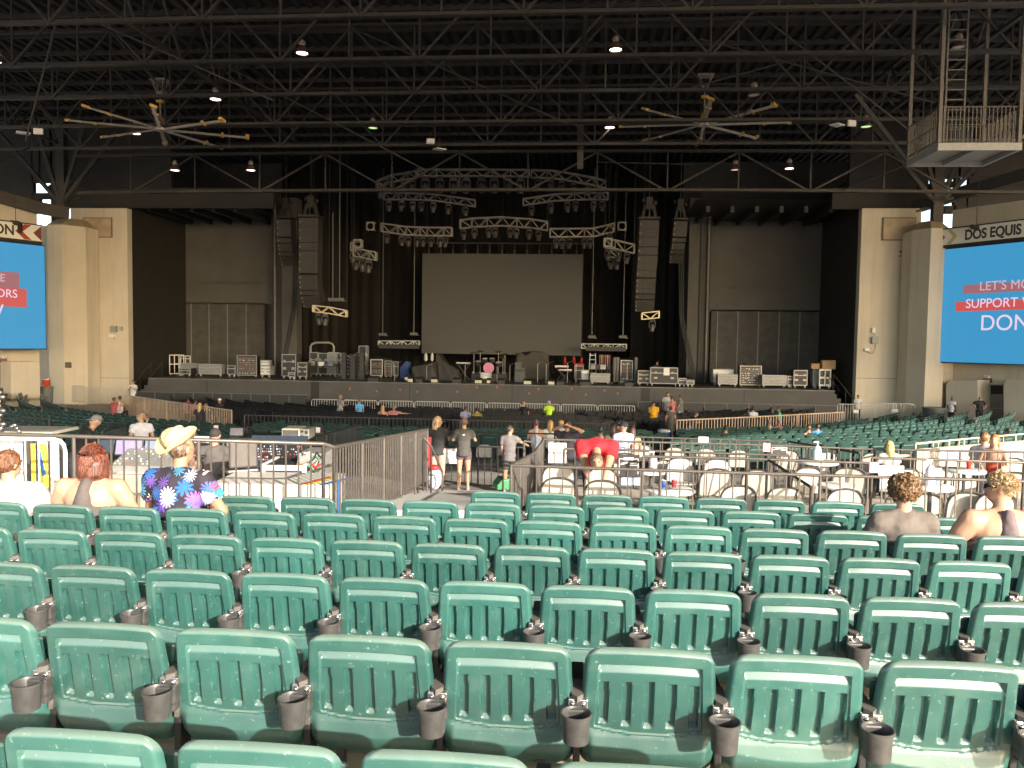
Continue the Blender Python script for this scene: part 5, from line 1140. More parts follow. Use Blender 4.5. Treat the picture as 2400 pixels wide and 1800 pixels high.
def arc_seats(R0_, R1_, dR, pred, zoff=0, jit=.0, pitch=.54, mod=None):
    out = []; R = R0_; row = 0
    while R <= R1_:
        n = int(2*PI*R/pitch); 
        for i in range(n):
            a = i*pitch/R+(row % 2)*.25*pitch/R
            x = SC.x+R*math.sin(a); y = SC.y-R*math.cos(a)
            if a > PI: a -= 2*PI
            if abs(a) > 1.45: continue
            z = floor_z(x, y); px, py, d = proj((x, y, z+.85))
            if px < -60 or px > 2460 or d < 5: continue
            if pred(R, a, px, py, d, x, y): out.append((x, y, z, a, px, py, d, row))
        R += dR; row += 1
    return out
# aisles as radial gaps
def aisle(a, lst, w_, R): return any(abs(a-q)*R < w_ for q in lst)
G = arc_seats(22.0, 38, .95, lambda R, a, px, py, d, x, y: (
    (abs(a) < .62 and 22 < R < 27.6 and 585 < px < 1560 and not aisle(a, (-.31, .02, .35), .6, R)) or
    (px < 590 and R > 25.0 and R < 33 and not aisle(a, (-.70, -.98), .55, R) and a > -1.25 and px < 560 and y < 39 and x > -34) or
    (px > 1585 and R > 23.5 and R < 33 and not aisle(a, (.62, .86, 1.12), .55, R) and y < 40 and x < 26)))
B = arc_seats(10.5, 20.5, .92, lambda R, a, px, py, d, x, y: abs(a) < 1.15 and not aisle(a, (-.45, -.02, .42), .5, R) and 560 < px < 1600 or (abs(a) < 1.3 and 1600 <= px < 1960 and R < 21 and R > 12) or (300 < px <= 560 and R < 21 and R > 12 and abs(a) < 1.3))
print('far green', len(G), 'black', len(B))
G.sort(key=lambda s: s[6]); B.sort(key=lambda s: s[6])
def put(lst, n_ind, me, base, stuff, name, grp, cat, kindlab, stname, stlab):
    cnt = {}
    for i, (x, y, z, a, px, py, d, row) in enumerate(lst):
        if i < n_ind:
            o = link(bpy.data.objects.new(name, me)); o.location = (x, y, z); o.rotation_euler = (0, 0, a+random.uniform(-.03, .03))
            key = (row,); cnt.setdefault(key, []).append((px, o))
        else:
            c, s = math.cos(a), math.sin(a); b = len(stuff.v); stuff.v += [(x+c*v[0]-s*v[1], y+s*v[0]+c*v[1], z+v[2]) for v in base.v]
            stuff.f += [tuple(b+k for k in f) for f in base.f]; stuff.mi += [0]*len(base.f)
    for key, l in cnt.items():
        l.sort(key=lambda q: q[0])
        for k, (px, o) in enumerate(l): tag(o, kindlab % (ordn(k+1), ordn(key[0]+1)), cat, grp)
    o = stuff.build(stname, me.materials[0]); tag(o, stlab, cat, kind='stuff')
mSun = mFar
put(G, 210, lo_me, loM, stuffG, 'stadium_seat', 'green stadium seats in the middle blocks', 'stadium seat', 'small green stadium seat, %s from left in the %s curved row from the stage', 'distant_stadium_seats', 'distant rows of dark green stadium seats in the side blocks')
put(B, 200, bl_me, blM, stuffB, 'floor_chair', 'black floor chairs before the stage', 'chair', 'black floor chair, %s from left in the %s curved row from the stage', 'distant_floor_chairs', 'farther black chairs close to the stage barriers')
# ================================================================ railings and the box seat terrace
def railing(pts, lab, h=1.07, bal=.155, post=1.15, r=.021, mt=M_rail, fz=True, name='railing', bar_w=.016, grp='steel railings between the seating blocks', bottom=True, zoff=0):
    W_ = [P(*p) for p in pts]; o0 = W_[0].copy(); t = empty(name, o0, label=lab, cat='railing', group=grp)
    Q = [p-o0 for p in W_]; m = MB(); m.tube(Q, r, 8); m.build('top_rail', mt, t, 60)
    b = MB(); low = MB()
    for a, c in zip(Q, Q[1:]):
        L = (c-a).length; n = max(1, int(L/bal))
        for i in range(n+1):
            q = a+(c-a)*i/n; b.bar(q-Vector((0, 0, h-.12 if bottom else h)), q, bar_w, n=4)
        if bottom: low.bar(a-Vector((0, 0, h-.12)), c-Vector((0, 0, h-.12)), .03, n=6)
        k = max(1, round(L/post))
        for i in range(k+1): q = a+(c-a)*i/k; pm = MB(); pm.bar(q-Vector((0, 0, h+.25)), q-Vector((0, 0, .005)), r*1.9, n=8); pm.build('post', mt, t, 60)
    b.build('infill_bars', mt, t)
    if bottom: low.build('bottom_rail', mt, t)
    return t
M_raild = mat('dark_rail', (.035, .033, .032), .5, 0, .15, 5)
railing([(-120, 1014, 9.1), (758, 1040, 9.1), (783, 1048, 9.3)], 'nearest bronze railing at left, in front of the mixing desks', post=1.68, bal=.138, r=.023)
railing([(783, 1048, 9.3), (1002, 1006, 16)], 'bronze railing running away from the camera beside the mixing desks', h=1.15, bal=.13, post=1.3, r=.023)
railing([(950, 1031, 15), (981, 1033, 15.2), (993, 1024, 15.4), (1011, 1047, 15.4), (1037, 1107, 16.4)], 'short stair handrail at the landing', bal=.6, post=1, bottom=False, h=.8)
railing([(1012, 1044, 18.3), (1230, 1049, 18.3)], 'dark railing the standing women lean on', h=1.02, bal=.15, mt=M_raild)
railing([(1228, 1034, 15), (1250, 1036, 15)], 'narrow handrail post pair at the box entrance', bal=.4)
railing([(1198, 1091, 10.3), (1252, 1061, 13.4), (1274, 1030, 15.2)], 'bronze railing along the left side of the white chairs', bal=.13)
railing([(1198, 1091, 10.3), (1350, 1096, 10.2), (1750, 1109, 10), (2100, 1119, 9.7), (2460, 1130, 9.4)], 'nearest bronze railing at right, before the white chairs', r=.0215)
railing([(1322, 1052, 13.4), (1437, 1054, 13.4), (1850, 1068, 12.8)], 'second bronze railing among the white chairs', bal=.3, post=1.4)
railing([(1507, 1070, 12), (1750, 1075, 11.8), (2044, 1086, 11.5)], 'third bronze railing among the white chairs, slightly lower', bal=.3, post=1.4)
railing([(1274, 1030, 15.2), (1750, 1042, 15), (2050, 1053, 14.6), (2460, 1061, 14)], 'long bronze railing behind the first white chairs', bal=.2, post=1.8)
railing([(1487, 1024, 18), (1850, 1035, 17.4)], 'thin railing behind the white chairs at centre right', r=.018, bal=.2, mt=M_rail)
railing([(2044, 1073, 12.2), (2400, 1084, 11.8), (2460, 1086, 11.8)], 'bronze railing behind the two people at right', bal=.3, post=1.4)
railing([(1798, 1076, 11.8), (1901, 1142, 10.4)], 'sloping stair rail between the white chairs', bal=.2, bottom=True, mt=M_raild, h=.95)
railing([(1848, 1035, 17.4), (2016, 1062, 14)], 'dark sloping rail above the right seats', bal=.2, mt=M_raild, h=.9)
railing([(573, 973, 31.8), (780, 978, 31.8), (950, 981, 31.8), (1340, 991, 31), (1487, 997, 30.5)], 'thin grey railing between black chairs and green seats', bal=.16, post=1.9, mt=mat('thin_rail', (.1, .095, .09), .4, .3))
railing([(190, 990, 24), (400, 999, 23.4), (760, 1004, 23), (1037, 1011, 22.5), (1300, 1017, 21.5)], 'thin dark railing behind the grey chairs', bal=.5, post=1.9, mt=M_raild)
railing([(-40, 980, 17), (115, 980, 17)], 'dark railing at the far left behind red chairs', bal=.18, mt=M_raild)
railing([(240, 1012, 16.5), (330, 996, 20)], 'black baluster railing behind the left monitors', bal=.16, mt=M_raild)
railing([(715, 1030, 16), (846, 995, 24)], 'dark railing receding between the grey chairs', bal=.18, mt=M_raild)
railing([(293, 926, 40), (447, 948, 34), (543, 962, 31)], 'tan painted railing descending at the left block', bal=.16, post=3, mt=M_tan, h=1.05, r=.025, bar_w=.02, grp='tan railings')
railing([(1587, 985, 31.5), (1750, 978, 34), (1978, 966, 38)], 'tan painted railing rising at the right block', bal=.18, post=3, mt=M_tan, h=1.0, r=.028, bar_w=.03, grp='tan railings')
railing([(2146, 1040, 15.5), (2292, 1026, 18), (2460, 1012, 20)], 'pale low railing with panels at the right', bal=1.0, post=1.0, mt=mat('pale_rail', (.5, .42, .33), .5), h=.45)
m = MB(); a, b = P(2150, 1056, 15.4), P(2460, 1030, 19.8); m.prism([a, b, b-Vector((0, 0, .9)), a-Vector((0, 0, .9))], (.15, .3, 0)); tag(m.build('low_wall', mBeige), 'low beige wall under the pale railing at right', 'wall')
# white barrier at left
def wbarrier():
    a = P(-40, 1027, 8.8); t = empty('white_barrier', a, YAW, label='white painted tube barrier with rounded corner at the left edge', cat='barrier'); L = P(152, 1029, 8.8)-a; L = L.length
    mW = mat('white_tube', (.78, .77, .75), .35); m = MB(); m.tube([(0, 0, 0), (L-.12, 0, 0), (L-.05, 0, -.02), (L-.01, 0, -.06), (L, 0, -.13), (L, 0, -1.3)], .022, 10); m.build('frame', mW, t, 60)
    m = MB()
    for i in range(6): m.bar((L-.14-i*.15, 0, 0), (L-.14-i*.15, 0, -1.3), .018, n=6)
    m.build('bars', mW, t)
wbarrier()
# landing slab
def gz(p, d=.0): return Vector((p.x, p.y, floor_z(p.x, p.y)+d))
m = MB(); c = [P(862, 1192, 10.4), P(1195, 1192, 10.4), P(1160, 1147, 17.6), P(1010, 1147, 17.6)]
zt = [CAM.z-2.28, CAM.z-2.28, CAM.z-3.2, CAM.z-3.2]
c = [P(850, 1195, 10.0), P(1200, 1198, 10.0), P(1168, 1149, 17.4), P(985, 1147, 17.4)]
m.prism([p-Vector((0, 0, .5)) for p in c], (0, 0, .5)); tag(m.build('landing_slab', mat('landing_white', (.68, .66, .62), .8, 0, .06, 1)), kind='structure')
# ---------------------------------------------------------------- white resin folding chairs
mResin = mat('resin_cream', (.50, .46, .39), .45, 0, .04, 3); mTube = mat('chair_tube', (.11, .10, .095), .35, .4)
def resin_chair(mback, mtube):
    t = empty('folding_chair')
    m = MB(); pr = []
    for i in range(15):
        a = PI*i/14; pr.append((.24*math.copysign(abs(math.cos(a))**.75, math.cos(a)), .66+.21*math.sin(a)**.85))
    pr = [(.25, .46)]+pr+[(-.25, .46)]
    m.prism([(x, -.22*(z-.45), z) for x, z in pr], (0, .018, .003)); bevel(m.build('backrest', mback, t), .006)
    m = MB(); m.prism([(-.22, 0, .45), (.22, 0, .45), (.2, .4, .46), (-.2, .4, .46)], (0, 0, .02)); m.build('seat', mback, t)
    m = MB(); q = [(.258, -.04-.22*0, .44)]+[(x*1.05, -.22*(z-.45)-.014, z+.008) for x, z in pr[1:-1]]+[(-.258, -.04, .44)]; m.tube(q, .0155, 6); m.tube([(.252, .0, .44), (.26, .32, .0)], .011, 6); m.tube([(-.252, .0, .44), (-.26, .32, .0)], .011, 6); m.build('back_frame', mtube, t, 60)
    m = MB()
    for s in (-1, 1): m.bar((s*.24, .34, .46), (s*.24, -.12, 0), .022, n=6)
    m.bar((-.24, -.06, .06), (.24, -.06, .06), .02, n=6); m.build('leg', mtube, t); return t
RC = {'w': resin_chair(mResin, mTube)}
RC['r'] = resin_chair(mat('chair_red', (.42, .02, .04), .4), M_white)
RC['g'] = resin_chair(mat('resin_shaded', (.42, .41, .39), .45, 0, .04, 3), mTube)  # cream chairs standing in shade, the shade put into the resin colour
CH = [(1309, 1086, 81, 'w', 0), (1411, 1093, 81, 'w', 0), (1311, 1116, 88, 'w', 0), (1413, 1122, 88, 'w', 0), (1677, 1095, 81, 'w', .1), (1728, 1134, 86, 'w', .1), (1777, 1097, 80, 'w', -.1), (1839, 1137, 90, 'w', 0), (1889, 1092, 78, 'w', .2), (1992, 1093, 78, 'w', -.2), (1976, 1142, 89, 'w', .1), (1845, 1053, 58, 'w', 0), (1936, 1057, 56, 'g', .3), (2044, 1059, 58, 'w', 0), (2263, 1149, 94, 'w', 0), (2199, 1091, 68, 'g', 0), (2118, 1060, 56, 'w', .2), (2372, 1071, 58, 'w', 0), (2378, 1104, 76, 'w', -.2), (2165, 1153, 88, 'w', .2), (2120, 1096, 70, 'g', .4),
      (1596, 1075, 66, 'w', PI), (1684, 1078, 68, 'w', PI+.2), (1457, 1038, 50, 'w', 0), (1582, 1046, 50, 'w', 0), (1655, 1049, 50, 'w', 0), (1466, 1060, 58, 'w', 0), (1730, 1052, 52, 'w', .1), (1560, 1080, 64, 'w', PI-.3), (1505, 1041, 48, 'w', .1), (2330, 1150, 96, 'w', 0), (1240, 1024, 34, 'g', 0),
      (420, 1003, 38, 'g', 0), (459, 1003, 38, 'g', 0), (500, 1003, 36, 'g', 0), (530, 1006, 34, 'g', .2), (640, 1015, 36, 'g', 0), (797, 1028, 36, 'g', .1), (829, 1020, 37, 'g', 0), (853, 1013, 35, 'g', 0), (894, 1015, 34, 'g', 0), (868, 1021, 35, 'g', .2), (1122, 1020, 33, 'g', 0), (1156, 1021, 33, 'g', 0), (1148, 1030, 37, 'g', 0), (1135, 1039, 40, 'g', 0), (1205, 1022, 34, 'g', 0), (1180, 1037, 38, 'g', 0),
      (246, 998, 35, 'g', 0), (283, 999, 35, 'g', 0), (140, 1010, 42, 'g', 0), (119, 994, 38, 'r', 0), (36, 992, 38, 'r', 0), (80, 993, 36, 'r', .1), (8, 996, 36, 'r', 0), (330, 1003, 36, 'g', .1), (370, 1004, 36, 'g', 0), (600, 1010, 34, 'g', 0), (720, 1012, 34, 'g', 0), (755, 1013, 34, 'g', 0)]
kn = {'w': 'cream', 'g': 'grey', 'r': 'red'}
first = {}; counts = {}
order = sorted(range(len(CH)), key=lambda i: (CH[i][3], CH[i][0]))
rank = {}
for i in order: k = CH[i][3]; counts[k] = counts.get(k, 0)+1; rank[i] = counts[k]
ZW = {}
for i, (px, ty, wpx, c, rz) in enumerate(CH):
    d = .525*FPX/wpx; top = P(px, ty, d); o = RC[c] if c not in first else copy_tree(RC[c]); first[c] = 1
    o.location = (top.x, top.y, top.z-.885); o.rotation_euler = (0, 0, YAW+rz-(px-1200)/FPX*.3+random.uniform(-.08, .08))
    tag(o, '%s rounded folding chair, %s from the left of the %s ones behind the railings' % (kn[c], ordn(rank[i]), kn[c]), 'chair', 'folding chairs in the box seats')
# terrace slabs under the box chairs
m = MB()
for (p, q, r_, s_, z) in ((P(1215, 1150, 10.2), P(2460, 1160, 9.3), P(2460, 1160, 12.1), P(1240, 1150, 12.6), CAM.z-2.66), (P(1240, 1150, 12.6), P(2460, 1160, 12.1), P(2460, 1160, 15), P(1270, 1150, 15.4), CAM.z-2.78)):
    m.prism([Vector((v.x, v.y, z-.6)) for v in (p, q, r_, s_)], (0, 0, .6))
tag(m.build('box_terrace', mat('terrace_pale', (.45, .40, .34), .85, 0, .12, 2)), kind='structure')
# tables
def rtable(px, py, d, r, lab, hgt=.72):
    p = P(px, py, d); t = empty('round_table', p-Vector((0, 0, hgt)), label=lab, cat='table', group='round tables among the cream chairs')
    m = MB(); m.lathe((0, 0, hgt-.04), [(r*.97, 0), (r, .01), (r, .035), (r*.98, .04)], 28); m.build('table_top', M_white, t, 40)
    m = MB(); m.bar((0, 0, .03), (0, 0, hgt-.04), .06, n=8); m.bar((-r*.7, 0, .02), (r*.7, 0, .02), .04); m.bar((0, -r*.7, .024), (0, r*.7, .024), .04); m.build('pedestal', mTube, t); return p
rtable(1570, 1146, 10.9, .34, 'round white table behind the nearest right railing')
pt = rtable(1526, 1104, 12.6, .22, 'small round table carrying a sanitizer bottle near the menu board')
p2 = rtable(1915, 1080, 12.8, .33, 'round table with a pump bottle at right of centre'); rtable(2260, 1100, 12.2, .3, 'round table behind the two people at right'); p3 = rtable(2180, 1138, 10.6, .3, 'round table between the boy and the blonde woman'); rtable(1965, 1136, 11.2, .28, 'round table right of the sloping stair rail')
def bottle(p, s, lab):
    t = empty('pump_bottle', p, label=lab, cat='bottle', group='pump bottles on the tables'); mt = mat('bottle_clear', (.7, .72, .75), .2, var=0)
    m = MB(); m.lathe((0, 0, 0), [(.05*s, 0), (.055*s, .02*s), (.055*s, .17*s), (.03*s, .215*s), (.018*s, .22*s)], 18); m.build('body', mt, t, 40); m = MB(); m.bar((0, 0, .22*s), (0, 0, .27*s), .015*s, n=6); m.box((-.02*s, 0, .275*s), (.07*s, .022*s, .018*s)); m.build('pump', M_white, t)
bottle(pt+Vector((.03, 0, .002)), 1.1, 'clear pump bottle on the small table by the menu board'); bottle(p2+Vector((0, 0, .002)), 1.1, 'clear pump bottle on the table right of centre'); bottle(p3+Vector((0, 0, .002)), 1.2, 'bright pump bottle on the table beside the boy')
# menu boards
def menu(px0, px1, py0, py1, d, lab, mt=None, lines=True):
    a, b = P(px0, py1, d), P(px1, py0, d); w_ = (b-a).length; t = empty('menu_board', a, YAW, label=lab, cat='menu board', group='menu boards on the railings'); w_ = P(px1, py1, d)-a; w_ = w_.length; h = b.z-a.z
    m = MB(); m.bb((0, 0, 0), (w_, .02, h)); m.build('board', mt or mat('menu_black', (.03, .03, .035), .4), t)
    if lines:
        m = MB(); q = .012
        for (x0, z0, x1, z1) in ((.06, .1, .06+q, .8), (.94-q, .1, .94, .8), (.06, .8, .25, .8+q), (.75, .8, .94, .8+q), (.58, .6, .88, .62), (.58, .5, .88, .52)): m.bb((x0*w_, -.004, z0*h), (x1*w_+.004, -.001, z1*h+.004))
        m.build('border_line', M_white, t)
        m = MB(); m.bb((.27*w_, -.006, .76*h), (.73*w_, -.001, .88*h)); m.build('title_strip', M_white, t)
        m = MB(); m.prism([(.14*w_, -.005, .52*h), (.48*w_, -.005, .62*h), (.49*w_, -.005, .7*h), (.15*w_, -.005, .6*h)], (0, .004, 0)); m.build('slanted_badge', M_white, t)
menu(1447, 1498, 1066, 1116, 12.3, 'black menu board with white border hanging on the railing'); menu(1806, 1846, 1046, 1064, 14.6, 'black menu board hanging on the far railing'); menu(2059, 2118, 1092, 1116, 11.4, 'bright white sheet on the board left of the boy', M_white, False); menu(2062, 2112, 1118, 1152, 11, 'white board lower left of the boy', M_white, False); menu(1637, 1660, 1024, 1040, 17, 'white card on the thin railing at centre right', M_white, False); menu(1456, 1501, 1120, 1137, 12.2, 'pale poster with blue figure under the menu board', mat('poster_blue', (.45, .55, .75), .5, 0, .3, 9), False); menu(1285, 1327, 1038, 1085, 16, 'white banner panel behind the left box railing', M_white, False)
menu(1021, 1071, 1051, 1086, 18.2, 'white banner hanging on the dark landing railing', M_white, False)
for (px, py, d, lab) in ((1438, 1075, 12.4, 'by the menu board'), (1797, 1049, 14.4, 'left of the far menu board'), (2049, 1096, 11.3, 'left of the bright sheet'), (506, 1003, 22, 'left above the laptop'), (745, 1008, 22, 'right of the silver rack box')):
    a = P(px, py, d); m = MB(); m.bb((-.06, 0, -.07), (.06, .01, .07)); o = m.build('number_card', M_white); o.location = a; tag(o, 'small white card with red edge on a railing, '+lab, 'card', 'white cards on the railings'); m = MB(); m.bb((-.07, .011, -.08), (.07, .016, .08)); m.build('card_frame', M_red, o)
# ---------------------------------------------------------------- front of house mixing position
mWB = mat('cabinet_white', (.66, .63, .57), .55, 0, .05, 2)
def obox(px0, px1, pyt, d, dep, h, name, mt, lab, cat, grp=None, parent=None, bev=.01):
    a, b = P(px0, pyt, d), P(px1, pyt, d); w_ = (Vector((b.x, b.y, 0))-Vector((a.x, a.y, 0))).length; t = empty(name, (a.x, a.y, a.z-h), YAW, lab, cat, grp); m = MB(); m.bb((0, 0, 0), (w_, dep, h)); bevel(m.build('body', mt, t), bev); return t, w_
t, w_ = obox(494, 774, 1133, 10.3, .95, 1.0, 'cabinet', mWB, 'long low white cabinet with rainbow tape behind the left railing', 'cabinet')
m = MB(); m.bb((w_*.62, -.004, .45), (w_*.74, -.001, .47)); m.bb((w_*.15, -.004, .3), (w_*.45, -.001, .315)); m.build('door_seam', mTube, t)
for i, c in enumerate(((.6, .06, .04), (.75, .7, .05), (.75, .72, .65), (.05, .2, .6))):
    m = MB(); x = w_-.42+i*.09; m.prism([(x, 0, 1.002), (x+.08, 0, 1.002), (x+.33, .6, 1.002), (x+.25, .6, 1.002)], (0, 0, .003)); m.build('tape_stripe', mat('tape%d' % i, c, .5, var=0), t)
for i, c in enumerate(((.75, .7, .05), (.05, .2, .6))):
    m = MB(); m.bb((w_+.001, .1+i*.25, .1), (w_+.004, .3+i*.25, .98)); m.build('tape_stripe', mat('tape%d' % (1 if i == 0 else 3), c), t)
# open cable trunk
t, w_ = obox(611, 719, 1091, 12, .8, .75, 'cable_case', M_case, 'open black road case with white edging full of cables', 'road case')
m = MB()
for (a, b) in (((0, -.01, .68), (w_, 0, .76)), ((0, -.01, 0), (.07, 0, .68)), ((w_-.07, -.01, 0), (w_, 0, .68)), ((0, 0, .752), (.05, .8, .77)), ((w_-.05, 0, .752), (w_, .8, .77))): m.bb(a, b)
m.build('white_edging', M_white, t)
random.seed(5)
def cables(parent, n, box, cols, r=.012, name='cable'):
    for c in cols:
        m = MB()
        for i in range(n):
            a = Vector([random.uniform(box[0][k], box[1][k]) for k in range(3)]); pts = [a]
            for j in range(4): pts.append(Vector([min(box[1][k], max(box[0][k], pts[-1][k]+random.uniform(-.12, .12))) for k in range(3)]))
            m.tube(pts, r, 5)
        m.build(name, c, parent, 70)
cables(t, 6, ((.3, -.06, .3), (w_-.1, -.015, .62)), [mat('grey_cable', (.25, .25, .27), .4), M_black])
t, w_ = obox(700, 762, 1062, 12.2, .7, 1.0, 'patch_rack', mat('rack_silver', (.35, .34, .32), .4, .3), 'slanted patch rack crowded with coloured cables', 'patch rack')
cables(t, 7, ((0, -.12, .1), (w_, -.01, 1.02)), [M_white, mat('cab_blue', (.08, .3, .6)), M_red, mat('cab_orange', (.6, .25, .05)), M_alu, M_black, mat('cab_green', (.1, .4, .2))], .011)
# consoles
mScr = mat('screen_lilac', (.2, .17, .35), .3, emit=.35, ecol=(.35, .3, .6), var=.1)
mScrD = mat('screen_dark', (.03, .04, .06), .2, var=.1)
def console(px0, px1, py, d, dep, lab, mt, led=True):
    a, b = P(px0, py, d), P(px1, py, d); w_ = (b-a).length; t = empty('mixing_console', a, YAW, lab, 'mixing console', 'mixing consoles'); M = Matrix.Rotation(.32, 3, 'X')
    m = MB(); m.prism([(0, 0, -.16), (0, 0, 0), (0, dep, dep*.3), (0, dep, -.1)], (w_, 0, 0)); bevel(m.build('chassis', mt, t), .015)
    cols = [M_white, M_alu, mat('led_red', (.6, .1, .1)), mat('led_blue', (.1, .2, .5))]
    for ci, c in enumerate(cols):
        m = MB()
        for i in range(int(w_/.035)):
            for j in range(7):
                if random.random() < (.22 if ci == 0 else .1): x = .03+i*.035; y = .06+j*(dep-.1)/7; m.box((x, y, y*.3+.012), (.013, .03 if j < 3 else .014, .018))
        m.build('fader', c, t)
    m = MB(); m.prism([(0, dep+.0, dep*.3), (0, dep+.06, dep*.3+.02), (0, dep+.1, dep*.3+.12), (0, dep+.06, dep*.3+.13)], (w_, 0, 0)); m.build('meter_bridge', mScrD if led else mt, t); return t
console(550, 690, 1088, 12.9, .8, 'large dark mixing console right of the seated engineer', M_case); console(255, 372, 1092, 12.0, .7, 'grey mixing console behind the red haired woman', mat('console_grey', (.22, .22, .2), .5))
t, w_ = obox(250, 400, 1112, 11.8, .9, .9, 'desk', mat('desk_tan', (.4, .33, .25), .6), 'tan desk with papers under the left console', 'desk'); m = MB(); m.bb((.1, .1, .903), (.5, .4, .91)); m.build('paper', M_white, t)
t, w_ = obox(534, 700, 1026, 14.5, .8, .95, 'road_desk', M_case, 'long black desk carrying laptop and silver rack box', 'desk')
m = MB()
for k in range(4): m.bb((w_*k/3-.02, -.01, .8), (w_*k/3+.02, -.002, .93))
m.build('bracket', M_alu, t)
def screen(px0, px1, py0, py1, d, lab, mt, tilt=.25, name='monitor', cat='monitor'):
    a = P((px0+px1)/2, py1, d); w_ = (px1-px0)/FPX*d; h = (py1-py0)/FPX*d; t = empty(name, a, YAW, lab, cat, 'screens at the mixing position'); M = Matrix.Rotation(-tilt, 3, 'X')
    m = MB(); m.box(M @ Vector((0, 0, h/2)), (w_, .02, h), M); bevel(m.build('housing', M_case, t), .006); m = MB(); m.box(M @ Vector((0, -.012, h/2+.005)), (w_*.92, .004, h*.88), M); m.build('display', mt, t); m = MB(); m.box((0, .05, -.01), (w_*.5, .25, .02)); m.build('stand', M_case, t)
screen(268, 333, 1031, 1068, 12.6, 'lilac lit monitor behind the red haired woman', mScr); screen(232, 266, 1031, 1062, 12.8, 'dark monitor left of the lilac one', mScrD); screen(337, 378, 1032, 1068, 12.6, 'blue grey monitor beside the cowboy hat', mat('screen_slate', (.15, .18, .28), .3, emit=.15, ecol=(.3, .35, .6)))
screen(538, 570, 1003, 1022, 14.6, 'open laptop on the black desk', mat('screen_grey', (.22, .2, .2), .3), .2, 'laptop', 'laptop'); screen(454, 492, 1022, 1040, 13.4, 'pale monitor left of the seated engineer', mat('screen_pale', (.4, .38, .45), .3), .1); screen(570, 622, 1034, 1052, 13.7, 'dark monitor over the console, left one', mScrD, .1); screen(626, 682, 1035, 1053, 13.7, 'dark monitor over the console, right one', mScrD, .1)
t, w_ = obox(660, 702, 1004, 14.8, .5, .19, 'rack_box', mat('box_cream', (.6, .57, .45), .5), 'cream and silver computer box on the black desk', 'computer box'); m = MB(); m.bb((.02, -.006, .03), (w_-.02, -.002, .16)); m.build('vent_grille', mTube, t); m = MB()
for k in range(14): m.bb((.03+k*(w_-.06)/14, -.01, .035), (.036+k*(w_-.06)/14, -.005, .155))
m.build('vent_slat', M_alu, t)
t, w_ = obox(702, 724, 1005, 14.8, .45, .19, 'rack_box', M_alu, 'silver half of the computer box with dark ports', 'computer box'); m = MB(); m.bb((.02, -.006, .03), (.07, -.002, .07)); m.bb((.1, -.006, .1), (.15, -.002, .15)); m.bb((.02, -.006, .12), (.07, -.002, .16)); m.build('port', M_case, t)
# red cup on a side table, stool, office chair
t, w_ = obox(436, 478, 1068, 12.4, .5, .03, 'side_table', M_case, 'small black side table with a red cup', 'table')
m = MB(); m.bar((w_/2, .25, -.8), (w_/2, .25, 0), .05); m.build('leg', M_steel, t)
p = P(449, 1067, 12.5); m = MB(); m.lathe((0, 0, 0), [(.03, 0), (.045, .115)], 16); o = m.build('red_cup', M_red, smooth=40); o.location = p; tag(o, 'red plastic cup beside the cowboy hat', 'cup'); m = MB(); m.lathe((0, 0, .112), [(.046, 0), (.047, .008), (.042, .008)], 16, cap=False); m.build('rim', M_white, o)
t = empty('office_chair', P(563, 1100, 11.6), .6, 'grey office chair beside the seated engineer', 'chair'); m = MB(); m.box((0, 0, 0), (.45, .45, .07)); bevel(m.build('seat', mTube, t), .03, 3); m = MB(); m.box((0, -.22, .25), (.4, .06, .4)); bevel(m.build('backrest', mTube, t), .03, 3); m = MB(); m.bar((0, 0, 0), (0, 0, -.4), .05); m.bar((-.3, 0, -.42), (.3, 0, -.42), .04); m.bar((0, -.3, -.42), (0, .3, -.42), .04); m.build('base', M_case, t)
# left bright panels and yellow blue banner
t, w_ = obox(58, 74, 1030, 10.4, .1, 1.2, 'post', mTube, 'brown grey post behind the white barrier', 'post')
m = MB(); a = P(72, 1040, 10.2); m.prism([(0, 0, -.55), (.26, 0, -.55), (.2, 0, 0), (0, 0, 0)], (0, .02, 0)); o = m.build('banner', mat('banner_yellow', (.72, .62, .06), .6)); o.location = a; tag(o, 'yellow banner with a blue stripe behind the white barrier', 'banner'); m = MB(); m.prism([(.09, -.003, -.1), (.13, -.003, -.08), (.2, -.003, -.4), (.15, -.003, -.42)], (0, .002, 0)); m.build('blue_stripe', mat('banner_blue', (.05, .15, .45), .6), o)
t, w_ = obox(-40, 58, 1040, 10.8, .4, .9, 'equipment_crate', M_white, 'bright white crate behind the white barrier', 'crate'); m = MB(); m.bb((.1, -.01, .4), (.3, -.002, .8)); m.bb((.36, -.01, .2), (.42, -.002, .85)); m.build('dark_strap', M_case, t)
t, w_ = obox(74, 110, 1036, 11.0, .3, .9, 'equipment_crate', M_white, 'white crate behind the yellow banner', 'crate')
t, w_ = obox(-40, 120, 1010, 12.5, .8, .05, 'camera_table', mat('table_cream', (.55, .52, .45), .6), 'pale table top with metal stand at the left edge', 'table'); m = MB(); m.bar((.2, .1, 0), (.2, .1, -.9), .05); m.bar((w_-.2, .1, 0), (w_-.2, .1, -.9), .05); m.build('leg', M_steel, t)
t = empty('effects_stand', P(3, 1012, 12.3), 0, 'shiny chrome lamp stand cut by the left edge', 'stand')
m = MB()
for k in range(9): m.ball((.04*math.sin(k*2), 0, .05+k*.07), .045, 10, 7)
m.build('chrome_body', M_chrome, t, 60); m = MB(); m.bar((0, 0, 0), (0, 0, .68), .05); m.build('pole', M_steel, t)
t = empty('effects_stand', P(38, 1014, 12.2), 0, 'small chrome clamp lying on the pale table', 'clamp')
m = MB()
for k in range(6): m.ball((.05*math.cos(k), .05*math.sin(k), .02+.02*k), .035, 8, 6)
m.build('chrome_body', M_chrome, t, 60)
